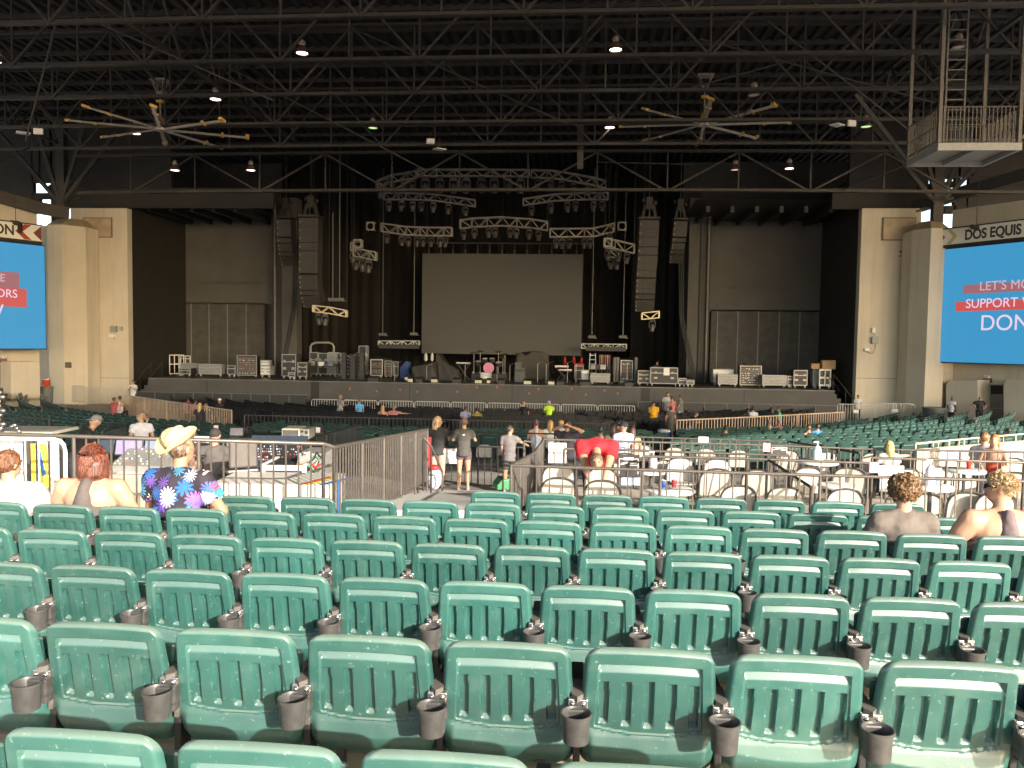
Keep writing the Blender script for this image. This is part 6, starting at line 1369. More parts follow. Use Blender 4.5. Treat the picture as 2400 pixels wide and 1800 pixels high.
# water coolers, bins, bags
def cooler(p, s, mt, lab, lid=M_white, r=.2, h=.4):
    t = empty('drinks_cooler', p, label=lab, cat='cooler', group='round drinks coolers'); m = MB(); m.lathe((0, 0, 0), [(r*.92*s, 0), (r*s, .03*s), (r*s, h*s)], 20); m.build('body', mt, t, 40); m = MB(); m.lathe((0, 0, h*s), [(r*1.04*s, 0), (r*1.04*s, .05*s), (r*.9*s, .08*s)], 20); m.build('lid', lid, t, 40); m = MB(); m.box((0, -r*s-.02, .08*s), (.04, .05, .05)); m.build('tap', M_white, t)
pb = PY(110, 938, 41.5); zf = floor_z(pb.x, pb.y)
def bin_(p, lab, mt, w_=.7, h=.95):
    t = empty('waste_bin', p, label=lab, cat='bin', group='grey bins'); m = MB(); m.lathe((0, 0, 0), [(w_*.42, 0), (w_*.5, h)], 20); m.build('body', mt, t, 40); m = MB(); m.lathe((0, 0, h), [(w_*.53, 0), (w_*.53, .06)], 20); m.build('rim', mt, t, 40); return p+Vector((0, 0, h+.06))
mBin = mat('bin_grey', (.16, .18, .18), .5)
pb = PY(109, 950, 41.5); q = PY(109, 906, 41.5); q = bin_(Vector((pb.x, 41.5, q.z-1.01)), 'grey round bin under the orange cooler at left', mBin); cooler(q+Vector((0, 0, .002)), 1.0, mat('cooler_orange', (.65, .08, .02), .4), 'orange drinks cooler standing on the grey bin', M_white, .2*1.0*1.0, .38)
q = PY(2190, 955, 41.5); bin_(Vector((q.x, 41.5, q.z-1.01)), 'dark grey bin by the right pier', mat('bin_dark', (.1, .11, .11), .5), 1.1, .95)
q = PY(2251, 976, 40); t = empty('ice_tub', q-Vector((0, 0, .85)), label='blue oval ice tub on a stand at the right wall', cat='tub'); m = MB(); m.lathe((0, 0, .55), [(.28, 0), (.36, .3)], 24, Matrix.Diagonal((1, .6, 1))); m.build('tub', mat('tub_blue', (.03, .12, .5), .4), t, 40); m = MB(); m.lathe((0, 0, .85), [(.37, 0), (.36, .02)], 24, Matrix.Diagonal((1, .6, 1))); m.build('ice_rim', M_white, t); m = MB()
for a in (-.2, .2): m.bar((a, 0, 0), (a, 0, .55), .04)
m.build('leg', M_steel, t)
q = P(1556, 1010, 33); cooler(gz(q), 1.2, mat('cooler_blue', (.04, .1, .42), .4), 'blue drinks cooler with white lid beside the woman in grey dress', M_white, .2, .42)
# luggage near the landing
t = empty('suitcase', P(1180, 1149, 17.0), .3, 'green hard suitcase lying on the landing', 'suitcase'); m = MB(); m.prism([(-.14, 0, 0), (.16, 0, 0), (.16, 0, .25), (-.04, 0, .22), (-.14, 0, .1)], (0, .5, 0)); bevel(m.build('shell', mat('case_green', (.06, .24, .1), .4), t), .03, 3); m = MB(); m.bb((-.03, -.01, .02), (0, .51, .235)); m.build('strap', M_case, t)
t = empty('backpack', P(1018, 1146, 16.8), 0, 'white backpack with red top leaning at the handrail', 'backpack'); m = MB(); m.ball((0, 0, .22), (.15, .12, .24)); m.ball((0, -.08, .15), (.11, .07, .12)); m.build('body', mat('bag_white', (.7, .68, .68), .7, 0, .06, 5), t, 80); m = MB(); m.ball((-.02, 0, .45), (.13, .1, .07)); m.bar((-.12, 0, .45), (-.1, 0, 1.1), .05); m.build('red_straps', M_red, t, 80)

# drinks, bags and papers left about
random.seed(31)
for i, (px, py, d, lab) in enumerate(((1580, 1143, 10.9, 'nearest round table'), (1555, 1145, 10.8, 'left edge of the nearest round table'), (1925, 1079, 12.8, 'table right of centre'), (2270, 1099, 12.2, 'table behind the two people'), (2190, 1137, 10.6, 'table beside the boy'), (1972, 1135, 11.2, 'table right of the stair rail'))):
    m = MB(); m.lathe((0, 0, 0), [(.028, 0), (.04, .11)], 14); o = m.build('drink_cup', [M_red, mat('cup_blue', (.05, .12, .4), .4), M_white][i % 3], smooth=40); o.location = P(px, py, d)+Vector((0, 0, .003)); tag(o, '%s drink cup on the %s' % (['red', 'blue', 'white'][i % 3], lab), 'cup', 'drink cups on the tables'); m = MB(); m.lathe((0, 0, .108), [(.041, 0), (.042, .006), (.038, .006)], 14, cap=False); m.build('rim', M_white, o)
# ================================================================ people
def skinm(n, c): return mat('skin_'+n, c, .5, 0, .06, 8, spec=.35)
SK = {'l': skinm('light', (.48, .28, .19)), 'm': skinm('mid', (.40, .22, .14)), 'd': skinm('dark', (.14, .075, .05))}
def cloth(c, k=None): return mat('cloth_%02x%02x%02x' % tuple(int(255*min(1, x)) for x in c), c, .85, 0, .12, 7, .35)
def hairm(c, z=.12):
    nm = 'hair_%02x%02x%02x_%d' % (tuple(int(255*min(1, x)) for x in c)+(int(z*100),))
    if nm in MATS: return MATS[nm]
    m, t, b = nodemat(nm); b.inputs['Roughness'].default_value = .42; tc = t.nodes.new('ShaderNodeTexCoord'); mp = t.nodes.new('ShaderNodeMapping'); mp.inputs['Scale'].default_value = (1, 1, z)
    n = t.nodes.new('ShaderNodeTexNoise'); n.inputs['Scale'].default_value = 75; n.inputs['Detail'].default_value = 4; n.inputs['Distortion'].default_value = .6
    t.links.new(tc.outputs['Object'], mp.inputs[0]); t.links.new(mp.outputs[0], n.inputs['Vector']); r = t.nodes.new('ShaderNodeValToRGB'); e = r.color_ramp.elements
    e[0].position = .36; e[0].color = tuple(x*.35 for x in c)+(1,); e[1].position = .66; e[1].color = tuple(min(.8, x*1.9+.02) for x in c)+(1,)
    t.links.new(n.outputs[0], r.inputs[0]); t.links.new(r.outputs[0], b.inputs['Base Color']); bp = t.nodes.new('ShaderNodeBump'); bp.inputs['Strength'].default_value = .9; bp.inputs['Distance'].default_value = .006
    t.links.new(n.outputs[0], bp.inputs['Height']); t.links.new(bp.outputs[0], b.inputs['Normal']); return m
def remesh(m, name, mt, parent, vox, it=3, disp=0):
    me = m.mesh(name, mt); o = bpy.data.objects.new(name, me); sc.collection.objects.link(o)
    r = o.modifiers.new('r', 'REMESH'); r.mode = 'VOXEL'; r.voxel_size = vox; r.use_smooth_shade = True
    s = o.modifiers.new('s', 'SMOOTH'); s.iterations = it; s.factor = .6
    if disp:
        tx = bpy.data.textures.new('c', 'CLOUDS'); tx.noise_scale = disp[1]; d = o.modifiers.new('d', 'DISPLACE'); d.texture = tx; d.strength = disp[0]; d.mid_level = .5
    dg = bpy.context.evaluated_depsgraph_get(); me2 = bpy.data.meshes.new_from_object(o.evaluated_get(dg)); o.modifiers.clear(); o.data = me2; bpy.data.meshes.remove(me); o.parent = parent; me2.name = name; return o
def limb(m, pts, rs, n=10):
    m.tube(pts, list(rs), n)
    for p, r in zip(pts, rs): m.ball(p, r*1.0, n, 6)
V = Vector
def person(loc, H, face, lab, pose='stand', shirt=(.1, .1, .1), sleeve='short', legs=(.03, .03, .04), legw='long', hair=((.06, .035, .02), 'short'), skin='m', arms=None, vox=.03, fat=1.0, lean=0.0, turn=0.0, droop=0, grp='concertgoers and staff', extra=(), shirt_m=None, headd=0):
    """local frame: +Y is where the body faces, origin on the floor; face = heading relative to looking at the stage"""
    t = empty('person', loc, YAW+face, lab, 'person', grp); s = H/1.75; sk = SK[skin]
    sit = pose == 'sit'; hz = .50 if sit else .93
    up = V((0, math.sin(lean), math.cos(lean))); hip = V((0, 0, hz))
    def B(u, x=0, y=0): return hip+up*u+V((x, y, 0))
    f = fat; sw = .178*(1+(f-1)*.55)
    sh = [B(.475, -sw), B(.475, sw)]; neck = B(.57); hc = B(.72, 0, .02+.10*math.sin(lean)+headd)+V((0, droop*.25, -droop))
    R3 = Matrix.Rotation(turn, 3, 'Z')
    if arms is None: arms = [((-.23*f, -.02, -.25), (-.22*f, .10, -.48))]*1+[((.23*f, -.02, -.25), (.22*f, .10, -.48))]
    if arms == 'rail': arms = [((-.27, .08, -.22), (-.16, .33, -.2)), ((.27, .08, -.22), (.16, .33, -.2))]
    if arms == 'lap': arms = [((-.24*f, .06, -.24), (-.12, .3, -.36)), ((.24*f, .06, -.24), (.12, .3, -.36))]
    if arms == 'hips': arms = [((-.4, -.06, -.2), (-.2, .06, -.42)), ((.4, -.06, -.2), (.2, .06, -.42))]
    A = []
    for i, (e, h) in enumerate(arms): c = B(.50); A.append((sh[i], c+V(e), c+V(h)))
    if sit: L = [(V((x*.09, 0, hz)), V((x*.13*f, .42, hz+.02)), V((x*.12, .44, .09)), V((x*.12, .58, .05))) for x in (-1, 1)]
    elif pose == 'walk': L = [(V((-.09, 0, hz)), V((-.1, .13, .5)), V((-.1, .02, .09)), V((-.1, .16, .04))), (V((.09, 0, hz)), V((.09, -.02, .49)), V((.1, -.2, .1)), V((.1, -.06, .04)))]
    else: L = [(V((x*.09, 0, hz)), V((x*.105, .015, .50)), V((x*.11, -.02, .09)), V((x*.13, .12, .045))) for x in (-1, 1)]
    up3 = up.to_track_quat('Z', 'Y').to_matrix() @ Matrix.Identity(3)
    Mt = Matrix.Rotation(-lean, 3, 'X')
    def torso(m, g=0, lo=-.06, hi=.5, chest=True):
        for q in sh: limb(m, [neck-V((0, 0, .035)), (neck+q)/2-V((0, 0, .015)), q-V((0, 0, .0))], (.05+g, .056+g, .055+g))
        m.ball(B(.02), (.165*f+g, .12*f+g, .13+g), 16, 10, Mt); m.ball(B(.2), (.148*f+g, .108*f+g, .17+g), 16, 10, Mt)
        if chest: m.ball(B(.38), (.168*(1+(f-1)*.7)+g, .108*(1+(f-1)*.7)+g, .19+g), 16, 10, Mt)
    m = MB(); torso(m)
    for a in A:
        limb(m, [B(.49, a[0].x*.5), a[0]], (.065, .062*f)); limb(m, [a[0], (a[0]+a[1])/2, a[1], (a[1]*.6+a[2]*.4), a[2]], (.06*f, .052*f, .042*f, .04*f, .027))
        # hand: palm, four fingers, thumb
        dr = (a[2]-a[1]).normalized(); sd_ = V((1, 0, 0)) if abs(dr.x) < .8 else V((0, 1, 0)); sd_ = (sd_-dr*sd_.dot(dr)).normalized(); nn = dr.cross(sd_)
        m.box(a[2]+dr*.045, (.02, .02, .02)); limb(m, [a[2], a[2]+dr*.08], (.026, .034), 8); k = 1 if a[2].x < 0 else -1
        if vox < .02:
            for q in range(4): b0 = a[2]+dr*.09+sd_*(q-1.5)*.021; limb(m, [b0, b0+dr*(.04-.004*abs(q-1.5)), b0+dr*.062+nn*.02], (.0095, .009, .008), 6)
            limb(m, [a[2]+dr*.03+sd_*k*.03, a[2]+dr*.075+sd_*k*.06], (.012, .01), 6)
        else: limb(m, [a[2]+dr*.09, a[2]+dr*.14+nn*.02], (.028, .018), 6); limb(m, [a[2]+dr*.03+sd_*k*.03, a[2]+dr*.08+sd_*k*.055], (.014, .012), 6)
    for l in L:
        limb(m, [l[0], (l[0]+l[1])/2, l[1], l[1]*.65+l[2]*.35, l[2]], (.092*f, .078*f, .056, .055, .038)); limb(m, [l[2]-V((0, .03, .03)), l[3]], (.042, .034), 8)
    limb(m, [neck-V((0, 0, .06)), hc-V((0, .015, .06))], (.062, .052), 12)
    def H3(x, y, z): return hc+R3 @ V((x, y, z))
    m.ball(hc, (.076, .096, .105), 18, 12, R3); m.ball(H3(0, .035, -.055), (.055, .06, .06), 14, 8, R3); m.ball(H3(0, .10, -.012), (.014, .022, .026), 8, 6, R3)
    for q in (-1, 1): m.ball(H3(q*.079, -.002, -.005), (.012, .022, .03), 8, 6, R3)
    remesh(m, 'body', sk, t, vox if vox < .02 else .024, 3)
    if vox < .02 or turn:
        e = MB()
        for q in (-1, 1): e.ball(H3(q*.03, .088, .012), .011, 8, 6)
        e.build('eyes', mat('eye_dark', (.03, .02, .02), .3, var=0), t, 60)
        e = MB(); e.box(H3(0, .096, -.062), (.045, .012, .012), R3); e.build('mouth', mat('lips', (.35, .12, .1), .5), t)
    # shirt
    g = .016
    if sleeve == 'tank':
        m = MB(); m.ball(B(.02), (.165*f+g, .12*f+g, .13), 16, 10, Mt); m.ball(B(.18), (.152*f+g, .112*f+g, .17), 16, 10, Mt); m.ball(B(.27), (.165*f+g, .112*f+g, .11), 16, 10, Mt)
        yb = -.085*f-.005
        limb(m, [B(.24, 0, yb+.02), B(.40, 0, yb+.01), B(.54, 0, -.062*f)], (.09*f, .048*f, .046), 12)
        for q in (-1, 1): limb(m, [B(.30, q*.09*f, .06), B(.52, q*.085, .03), B(.53, q*.05, -.04)], (.05, .03, .03), 8)
    else:
        m = MB(); torso(m, g)
        fr = {'short': .62, 'long': 2, 'cap': .3}[sleeve]
        for a in A:
            limb(m, [B(.49, a[0].x*.45), a[0]], (.07+g*.6, .066*f+g)); e = a[0].lerp(a[1], min(1, fr)); m.tube([a[0], a[0].lerp(e, .5), e], [.064*f+g, .060*f+g, .057*f+g*1.5], 12)
            if fr > 1: limb(m, [a[1], a[1].lerp(a[2], .92)], (.048*f+g, .034+g))
        m.tube([neck-V((0, 0, .1)), neck+V((0, -.002, .0))], [.085, .062], 14)
    if not sit: m.tube([B(.1), B(-.10)], [.15*f+g, .168*f+g], 16, None)
    if legw == 'dress': m.tube([B(.05), B(-.05), B(-.42)], [.15*f, .18*f, .23*f], 16)
    remesh(m, 'shirt' if legw != 'dress' else 'dress', shirt_m or cloth(shirt), t, max(vox, .013) if vox < .02 else .022, 8 if vox < .02 else 3, (.02, .075) if vox < .02 else 0)
    if legw != 'dress':
        m = MB(); m.ball(B(-.01), (.165*f+.012, .122*f+.012, .12), 14, 8, Mt)
        for l in L:
            if legw == 'long': limb(m, [l[0], l[1], l[2]], (.1*f+.01, .066+.012, .05+.014))
            else: e = l[0].lerp(l[1], .75 if legw == 'short' else .42); m.tube([l[0], l[0].lerp(e, .5), e], [.105*f, .10*f, .095*f], 12)
        remesh(m, 'trousers' if legw == 'long' else 'shorts', cloth(legs), t, max(vox, .013) if vox < .02 else .024)
    m = MB()
    for l in L: limb(m, [l[2]-V((0, .04, .055)), l[3]+V((0, .03, -.012))], (.047, .04), 8)
    remesh(m, 'shoes', cloth((.05, .05, .05) if legw == 'long' else (.3, .28, .27)), t, max(vox, .014))
    # hair and hats
    hcx, hst = hair; m = MB(); hm = hairm(hcx, .9 if hst in ('curly', 'crop') else .12); disp = (.012, .02)
    if hst == 'short': m.ball(H3(0, -.014, .016), (.084, .1, .104), 16, 10, R3 @ Matrix.Rotation(-.35, 3, 'X'))
    elif hst == 'long': m.ball(H3(0, -.02, .012), (.09, .105, .11), 16, 10, R3); limb(m, [H3(0, -.07, 0), H3(0, -.085, -.15), H3(0, -.09, -.30)], (.07, .075, .05)); limb(m, [H3(.05, -.05, 0), H3(.06, -.06, -.22)], (.045, .04)); limb(m, [H3(-.05, -.05, 0), H3(-.06, -.06, -.22)], (.045, .04))
    elif hst == 'bun': m.ball(H3(0, -.014, .016), (.084, .1, .106), 16, 10, R3); m.ball(H3(0, -.07, .095), (.042, .042, .042))
    elif hst == 'pony': m.ball(H3(0, -.016, .016), (.088, .104, .108), 16, 10, R3); limb(m, [H3(0, -.1, .0), H3(0, -.14, -.07), H3(0, -.12, -.17)], (.035, .04, .02))
    elif hst == 'bob':
        m.ball(H3(0, -.01, .012), (.105, .12, .118), 20, 14, R3)
        for k in range(26):
            a = PI+(k/25)*PI*1.0; x, y = .1*math.cos(a), .1*math.sin(a)-.005; random.seed(k); dz = random.uniform(-.015, .02)
            limb(m, [H3(x*.8, y*.8, .06), H3(x*1.06, y*1.06, -.04), H3(x*1.18, y*1.12, -.13), H3(x*1.1, y*1.04, -.185+dz)], (.02, .026, .022, .009), 6)
        disp = 0
    elif hst == 'curly':
        random.seed(11); m.ball(H3(0, -.01, .02), (.09, .105, .108), 16, 10, R3)
        for k in range(230):
            u = random.uniform(-.85, 1); a = random.uniform(0, 2*PI); z = .03+.1*u
            rr = math.sqrt(max(0, 1-(u*.9)**2)); x, y = .098*rr*math.cos(a), .112*rr*math.sin(a)-.01
            if y > .06 and z < .05: continue
            n_ = V((x, y+.01, z-.02)).normalized(); tg = n_.cross(V((random.uniform(-1, 1), random.uniform(-1, 1), random.uniform(-1, 1)))).normalized(); q0 = V((x, y, z)); L_ = random.uniform(.025, .05)
            pts = [q0+tg*L_*math.sin(w_*1.0)+n_*(.018*math.sin(w_*1.9)+.004) for w_ in (-1, -.5, 0, .5, 1)]
            m.tube([H3(*p) for p in pts], [.004, .009, .011, .009, .004], 6)
        disp = (.005, .008)
    elif hst == 'crop':
        m.ball(H3(0, -.012, .02), (.084, .102, .102), 16, 10, R3 @ Matrix.Rotation(-.3, 3, 'X'))
        random.seed(12)
        for k in range(70):
            a = random.uniform(0, 2*PI); u = random.uniform(.1, 1); x, y, z = .08*math.sqrt(1-u*u)*math.cos(a), .095*math.sqrt(1-u*u)*math.sin(a)-.01, .02+.1*u; m.ball(H3(x, y, z), random.uniform(.012, .02), 7, 5)
        disp = (.01, .01)
    elif hst == 'bald': m = None
    elif hst == 'cap': m.ball(H3(0, -.008, .03), (.085, .102, .085), 16, 10, R3); m.ball(H3(0, .1, .03), (.065, .07, .01), 12, 6, R3); disp = 0; hm = cloth(hcx)
    elif hst == 'hat':
        disp = 0; hm = mat('straw', (.6, .5, .27), .8, 0, .15, 40, .5); hm2 = None
        n = 40; TM = Matrix.Rotation(-.42, 3, 'Y') @ Matrix.Rotation(.3, 3, 'X') @ R3; b = MB(); prof = [(.085, .0), (.1, .0), (.13, -.004), (.16, .012)]
        for r_, z in prof:
            for j in range(n):
                a = 2*PI*j/n; cu = (abs(math.cos(a))**2)*.10*((r_-.09)/.08); v = TM @ V((r_*math.cos(a)*.92, r_*math.sin(a)*1.15, z+cu+.055)); b.v.append(hc+v)
        for i in range(3):
            for j in range(n): b.f.append((i*n+j, i*n+(j+1) % n, (i+1)*n+(j+1) % n, (i+1)*n+j)); b.mi.append(0)
        o = b.build('hat_brim', hm, t, 80); so_ = o.modifiers.new('s', 'SOLIDIFY'); so_.thickness = .006
        b = MB()
        for k, (r_, z) in enumerate(((.09, .0), (.094, .03), (.09, .085), (.08, .125), (.06, .135), (.02, .11))):
            for j in range(n):
                a = 2*PI*j/n; dz = -.022*abs(math.sin(a))**3*(k > 2) + (-.012 if (k > 2 and abs(math.cos(a)) < .3) else 0); v = TM @ V((r_*math.cos(a), r_*math.sin(a)*1.12, z+.055+dz)); b.v.append(hc+v)
        for i in range(5):
            for j in range(n): b.f.append((i*n+j, i*n+(j+1) % n, (i+1)*n+(j+1) % n, (i+1)*n+j)); b.mi.append(0)
        b.f.append(tuple(5*n+j for j in range(n))); b.mi.append(0); b.build('hat_crown', hm, t, 80); b = MB(); b.v = [tuple(hc+(TM @ V((r_*math.cos(2*PI*j/n), r_*math.sin(2*PI*j/n)*1.12, z+.055)))) for r_, z in ((.0925, .002), (.0965, .024)) for j in range(n)]; b.f = [(j, (j+1) % n, n+(j+1) % n, n+j) for j in range(n)]; b.mi = [0]*n; b.build('hat_band', cloth((.08, .05, .03)), t, 80)
        m.ball(H3(0, -.014, .0), (.082, .1, .09), 14, 8, R3); hm = hairm((.1, .06, .04))
    if m: remesh(m, 'cap' if hst == 'cap' else 'hair', hm, t, .0065 if vox < .015 else (.012 if vox < .02 else .02), 1 if vox < .02 else 2, disp if vox < .02 else 0)
    if m and vox < .015 and hst in ('bob', 'curly', 'crop', 'pony'):
        random.seed(len(lab)); b = MB(); n_ = {'bob': 1500, 'curly': 1100, 'crop': 900, 'pony': 900}[hst]
        for k in range(n_):
            u = random.uniform(-.2, 1); a = random.uniform(0, 2*PI); rr = math.sqrt(1-u*u); R_ = {'bob': (.105, .12, .118), 'curly': (.103, .118, .115), 'crop': (.086, .104, .106), 'pony': (.09, .106, .11)}[hst]; c0_ = V((0, -.012, .014))
            p = c0_+V((R_[0]*rr*math.cos(a), R_[1]*rr*math.sin(a), R_[2]*u)); nn = V((rr*math.cos(a), rr*math.sin(a), u))
            if p.y > .05 and p.z < .055: continue
            if hst == 'bob':
                e = random.uniform(.9, 1.08); ca, sa = math.cos(a), math.sin(a)
                if sa > .35: continue
                pts = [p*1.0, c0_+V((R_[0]*1.06*ca, R_[1]*1.06*sa, R_[2]*.1*(1+u))), V((.118*e*ca, .128*e*sa, -.09)), V((.105*e*ca+random.uniform(-.012, .012), .115*e*sa, -.19+random.uniform(-.02, .02)))]
            elif hst == 'curly':
                tg = nn.cross(V((random.uniform(-1, 1), random.uniform(-1, 1), random.uniform(-1, 1)))).normalized(); bt = nn.cross(tg); L_ = random.uniform(.02, .04); ph = random.uniform(0, 6); pts = [p+nn*(.004+.012*math.sin(w_*.9+ph)**2)+tg*L_*(w_/5)+bt*.010*math.sin(w_*1.3+ph) for w_ in range(6)]
            elif hst == 'crop': d_ = (nn+V((random.uniform(-.5, .5), random.uniform(-.5, .3), random.uniform(-.3, .6)))).normalized(); L_ = random.uniform(.01, .024); pts = [p-nn*.01, p+nn*.001+d_*L_*.5, p+nn*.004+d_*L_+V((0, 0, -.006))]
            else: q_ = V((0, -.12, -.01)); pts = [p+nn*.001, (p.lerp(q_, .5)-c0_).normalized()*.104+c0_, q_+nn*.012]
            b.tube([H3(*q) for q in pts], [.0022]*(len(pts)-1)+[.0008], 3, cap=False)
        b.build('hair_strands', hairm(tuple(min(1, x*1.5) for x in hcx), .5), t.children[-1], 80)
    if 'glasses' in extra:
        m = MB()
        for q in (-1, 1): m.box(H3(q*.032, .102, .014), (.05, .012, .034), R3); m.bar(H3(q*.06, .098, .018), H3(q*.08, .0, .016), .006)
        m.build('sunglasses', mat('sunglass', (.01, .01, .012), .1, var=0), t)
    if 'logo' in extra: m = MB(); m.box(B(.43, 0, -.122), (.05, .006, .03)); m.build('collar_logo', M_white, t)
    t.scale = (s, s, s); return t
def stand(px, pyt, d, face, lab, H=None, sit=False, seat=.0, **k):
    """put the top of the head at the pixel; the feet on the floor below"""
    p = P(px, pyt, d); z = floor_z(p.x, p.y)+k.pop('dz', 0); h = p.z-z
    if sit: Hh = H or 1.7; s = Hh/1.75; return person((p.x, p.y, p.z-1.33*s), Hh, face, lab, 'sit', arms=k.pop('arms', 'lap'), **k)
    Hh = H or max(1.45, min(1.95, h)); return person((p.x, p.y, p.z-Hh), Hh, face, lab, k.pop('pose', 'stand'), **k)
# ---- foreground group
mFl, t_, b_ = nodemat('floral_shirt'); b_.inputs['Roughness'].default_value = .8
N = t_.nodes.new; LK = t_.links.new
tc = N('ShaderNodeTexCoord'); base = N('ShaderNodeRGB'); base.outputs[0].default_value = (.025, .018, .03, 1); last = base.outputs[0]
def petals(scale, n, inner, outer, colr, last, off, wave=.35):
    mp = N('ShaderNodeMapping'); mp.inputs['Location'].default_value = off; mp.inputs['Scale'].default_value = (scale, 0.001, scale); LK(tc.outputs['Object'], mp.inputs['Vector'])
    vo = N('ShaderNodeTexVoronoi'); vo.inputs['Scale'].default_value = 1; vo.inputs['Randomness'].default_value = .8; LK(mp.outputs[0], vo.inputs['Vector'])
    sb = N('ShaderNodeVectorMath'); sb.operation = 'SUBTRACT'; LK(mp.outputs[0], sb.inputs[0]); LK(vo.outputs['Position'], sb.inputs[1]); sp = N('ShaderNodeSeparateXYZ'); LK(sb.outputs[0], sp.inputs[0])
    at = N('ShaderNodeMath'); at.operation = 'ARCTAN2'; LK(sp.outputs[2], at.inputs[0]); LK(sp.outputs[0], at.inputs[1])
    def M_(op, a, b=None):
        q = N('ShaderNodeMath'); q.operation = op
        for i, x in enumerate((a, b)):
            if x is None: continue
            (LK(x, q.inputs[i]) if hasattr(x, 'links') else setattr(q.inputs[i], 'default_value', x))
        return q.outputs[0]
    sn = M_('ABSOLUTE', M_('SINE', M_('MULTIPLY', at.outputs[0], n/2))); rad = M_('ADD', M_('MULTIPLY', M_('POWER', sn, .7), outer-inner), inner)
    mask = M_('LESS_THAN', vo.outputs['Distance'], rad); rp = N('ShaderNodeValToRGB'); rp.color_ramp.interpolation = 'CONSTANT'
    for i, c in enumerate(colr):
        e = rp.color_ramp.elements[i] if i < 2 else rp.color_ramp.elements.new(i/len(colr)); e.position = i/len(colr); e.color = c+(1,)
    sc_ = N('ShaderNodeSeparateColor'); LK(vo.outputs['Color'], sc_.inputs[0]); LK(sc_.outputs[0], rp.inputs[0])
    mx = N('ShaderNodeMix'); mx.data_type = 'RGBA'; LK(mask, mx.inputs[0]); LK(last, mx.inputs[6]); LK(rp.outputs[0], mx.inputs[7]); return mx.outputs[2]
last = petals(9, 9, .08, .62, [(.02, .12, .42), (.05, .35, .6), (.12, .06, .35), (.03, .2, .55)], last, (0, 0, 0))
last = petals(7.5, 14, .05, .55, [(.1, .4, .65), (.5, .5, .62), (.04, .15, .5), (.3, .1, .4)], last, (3.3, 0, 1.7))
last = petals(6.5, 5, .1, .34, [(.6, .55, .5), (.55, .06, .12), (.6, .15, .35), (.65, .6, .5)], last, (7.1, 0, 5.2))
LK(last, b_.inputs['Base Color'])
def seatedfg(px, pyt, d, H, lab, **k): return stand(px, pyt, d, k.pop('face', 0), lab, H=H, sit=True, vox=.0125, **k)
seatedfg(18, 1057, 6.5, 1.68, 'woman with tied auburn hair and pale pink top at the left edge', shirt=(.58, .48, .44), hair=((.095, .035, .014), 'pony'), skin='l', fat=1.3, turn=-.5, face=.1)
seatedfg(207, 1046, 6.45, 1.70, 'woman with red bob hair and dark racerback top seen from behind', shirt=(.10, .085, .08), sleeve='tank', hair=((.085, .022, .011), 'bob'), skin='l', fat=1.42, lean=.08, turn=-.1)
seatedfg(408, 1022, 6.4, 1.80, 'man in straw cowboy hat and blue floral shirt', shirt_m=mFl, hair=((.1, .06, .04), 'hat'), skin='m', fat=1.25, lean=.12, turn=-.45, face=-.12, arms=[((-.29, .1, -.26), (-.1, .35, -.3)), ((.33, .06, -.27), (.15, .33, -.3))])
seatedfg(2122, 1120, 5.85, 1.62, 'boy with curly blond brown hair and grey T-shirt from behind', shirt=(.13, .11, .095), hair=((.12, .065, .027), 'curly'), skin='l', fat=1.12, turn=.1)
seatedfg(2350, 1112, 5.75, 1.66, 'woman with cropped blond hair and sunglasses looking left', shirt=(.15, .115, .12), sleeve='tank', hair=((.26, .18, .09), 'crop'), skin='l', fat=1.45, turn=1.0, extra=('glasses',))
# ---- middle distance
stand(1027, 977, 17.6, -.25, 'woman in black shirt and sunglasses leaning on the landing rail', shirt=(.03, .03, .03), hair=((.4, .26, .13), 'long'), skin='m', arms='rail', vox=.018, turn=-1.1, legs=(.5, .3, .25), extra=('glasses',), fat=1.1)
stand(1088, 980, 17.3, 0, 'woman with hair bun, grey tee, mauve shorts and knee socks standing at the rail', shirt=(.075, .068, .06), hair=((.17, .09, .05), 'bun'), skin='l', legs=(.12, .07, .09), legw='mini', vox=.018, arms='rail', extra=('logo',))
stand(1195, 997, 17.0, -.2, 'man in grey shirt and shorts reaching to the railing', shirt=(.17, .15, .15), hair=((.03, .025, .02), 'short'), skin='m', legs=(.05, .05, .04), legw='short', vox=.018, turn=-.8, arms=[((-.2, 0, -.27), (-.2, .12, -.5)), ((.28, .12, -.12), (.36, .42, -.22))])
bm = P(1398, 1050, 12.3); person((bm.x, bm.y, floor_z(bm.x, bm.y)+.0), 1.9, PI-.1, 'man in red shirt bending forward over the cream chairs', shirt=(.5, .015, .025), hair=((.12, .08, .05), 'short'), skin='m', vox=.018, lean=1.12, fat=1.35, droop=.26, legs=(.05, .05, .07), arms=[((-.16, .16, -.22), (-.1, .3, -.42)), ((.16, .16, -.22), (.1, .3, -.42))])
stand(1330, 985, 19.5, -.3, 'man in black shirt with both hands behind his head', sit=True, H=1.8, shirt=(.025, .02, .03), hair=((.04, .025, .02), 'short'), skin='m', vox=.018, fat=1.15, arms=[((-.36, .06, .08), (-.09, -.1, .2)), ((.36, .06, .08), (.09, -.1, .2))])
stand(1462, 988, 18.8, .1, 'man in dark cap and pale blue shirt looking left', sit=True, H=1.8, shirt=(.45, .47, .6), hair=((.03, .035, .05), 'cap'), skin='m', vox=.018, turn=1.1, extra=('glasses',))
stand(170, 966, 14.2, -.9, 'bald man in black shirt and backward cap bending over the desk', H=1.75, shirt=(.02, .02, .022), hair=((.2, .2, .21), 'cap'), skin='l', vox=.018, lean=.45, turn=PI, fat=1.1, arms=[((-.2, .1, -.25), (-.15, .25, -.5)), ((.2, .1, -.25), (.15, .25, -.5))])
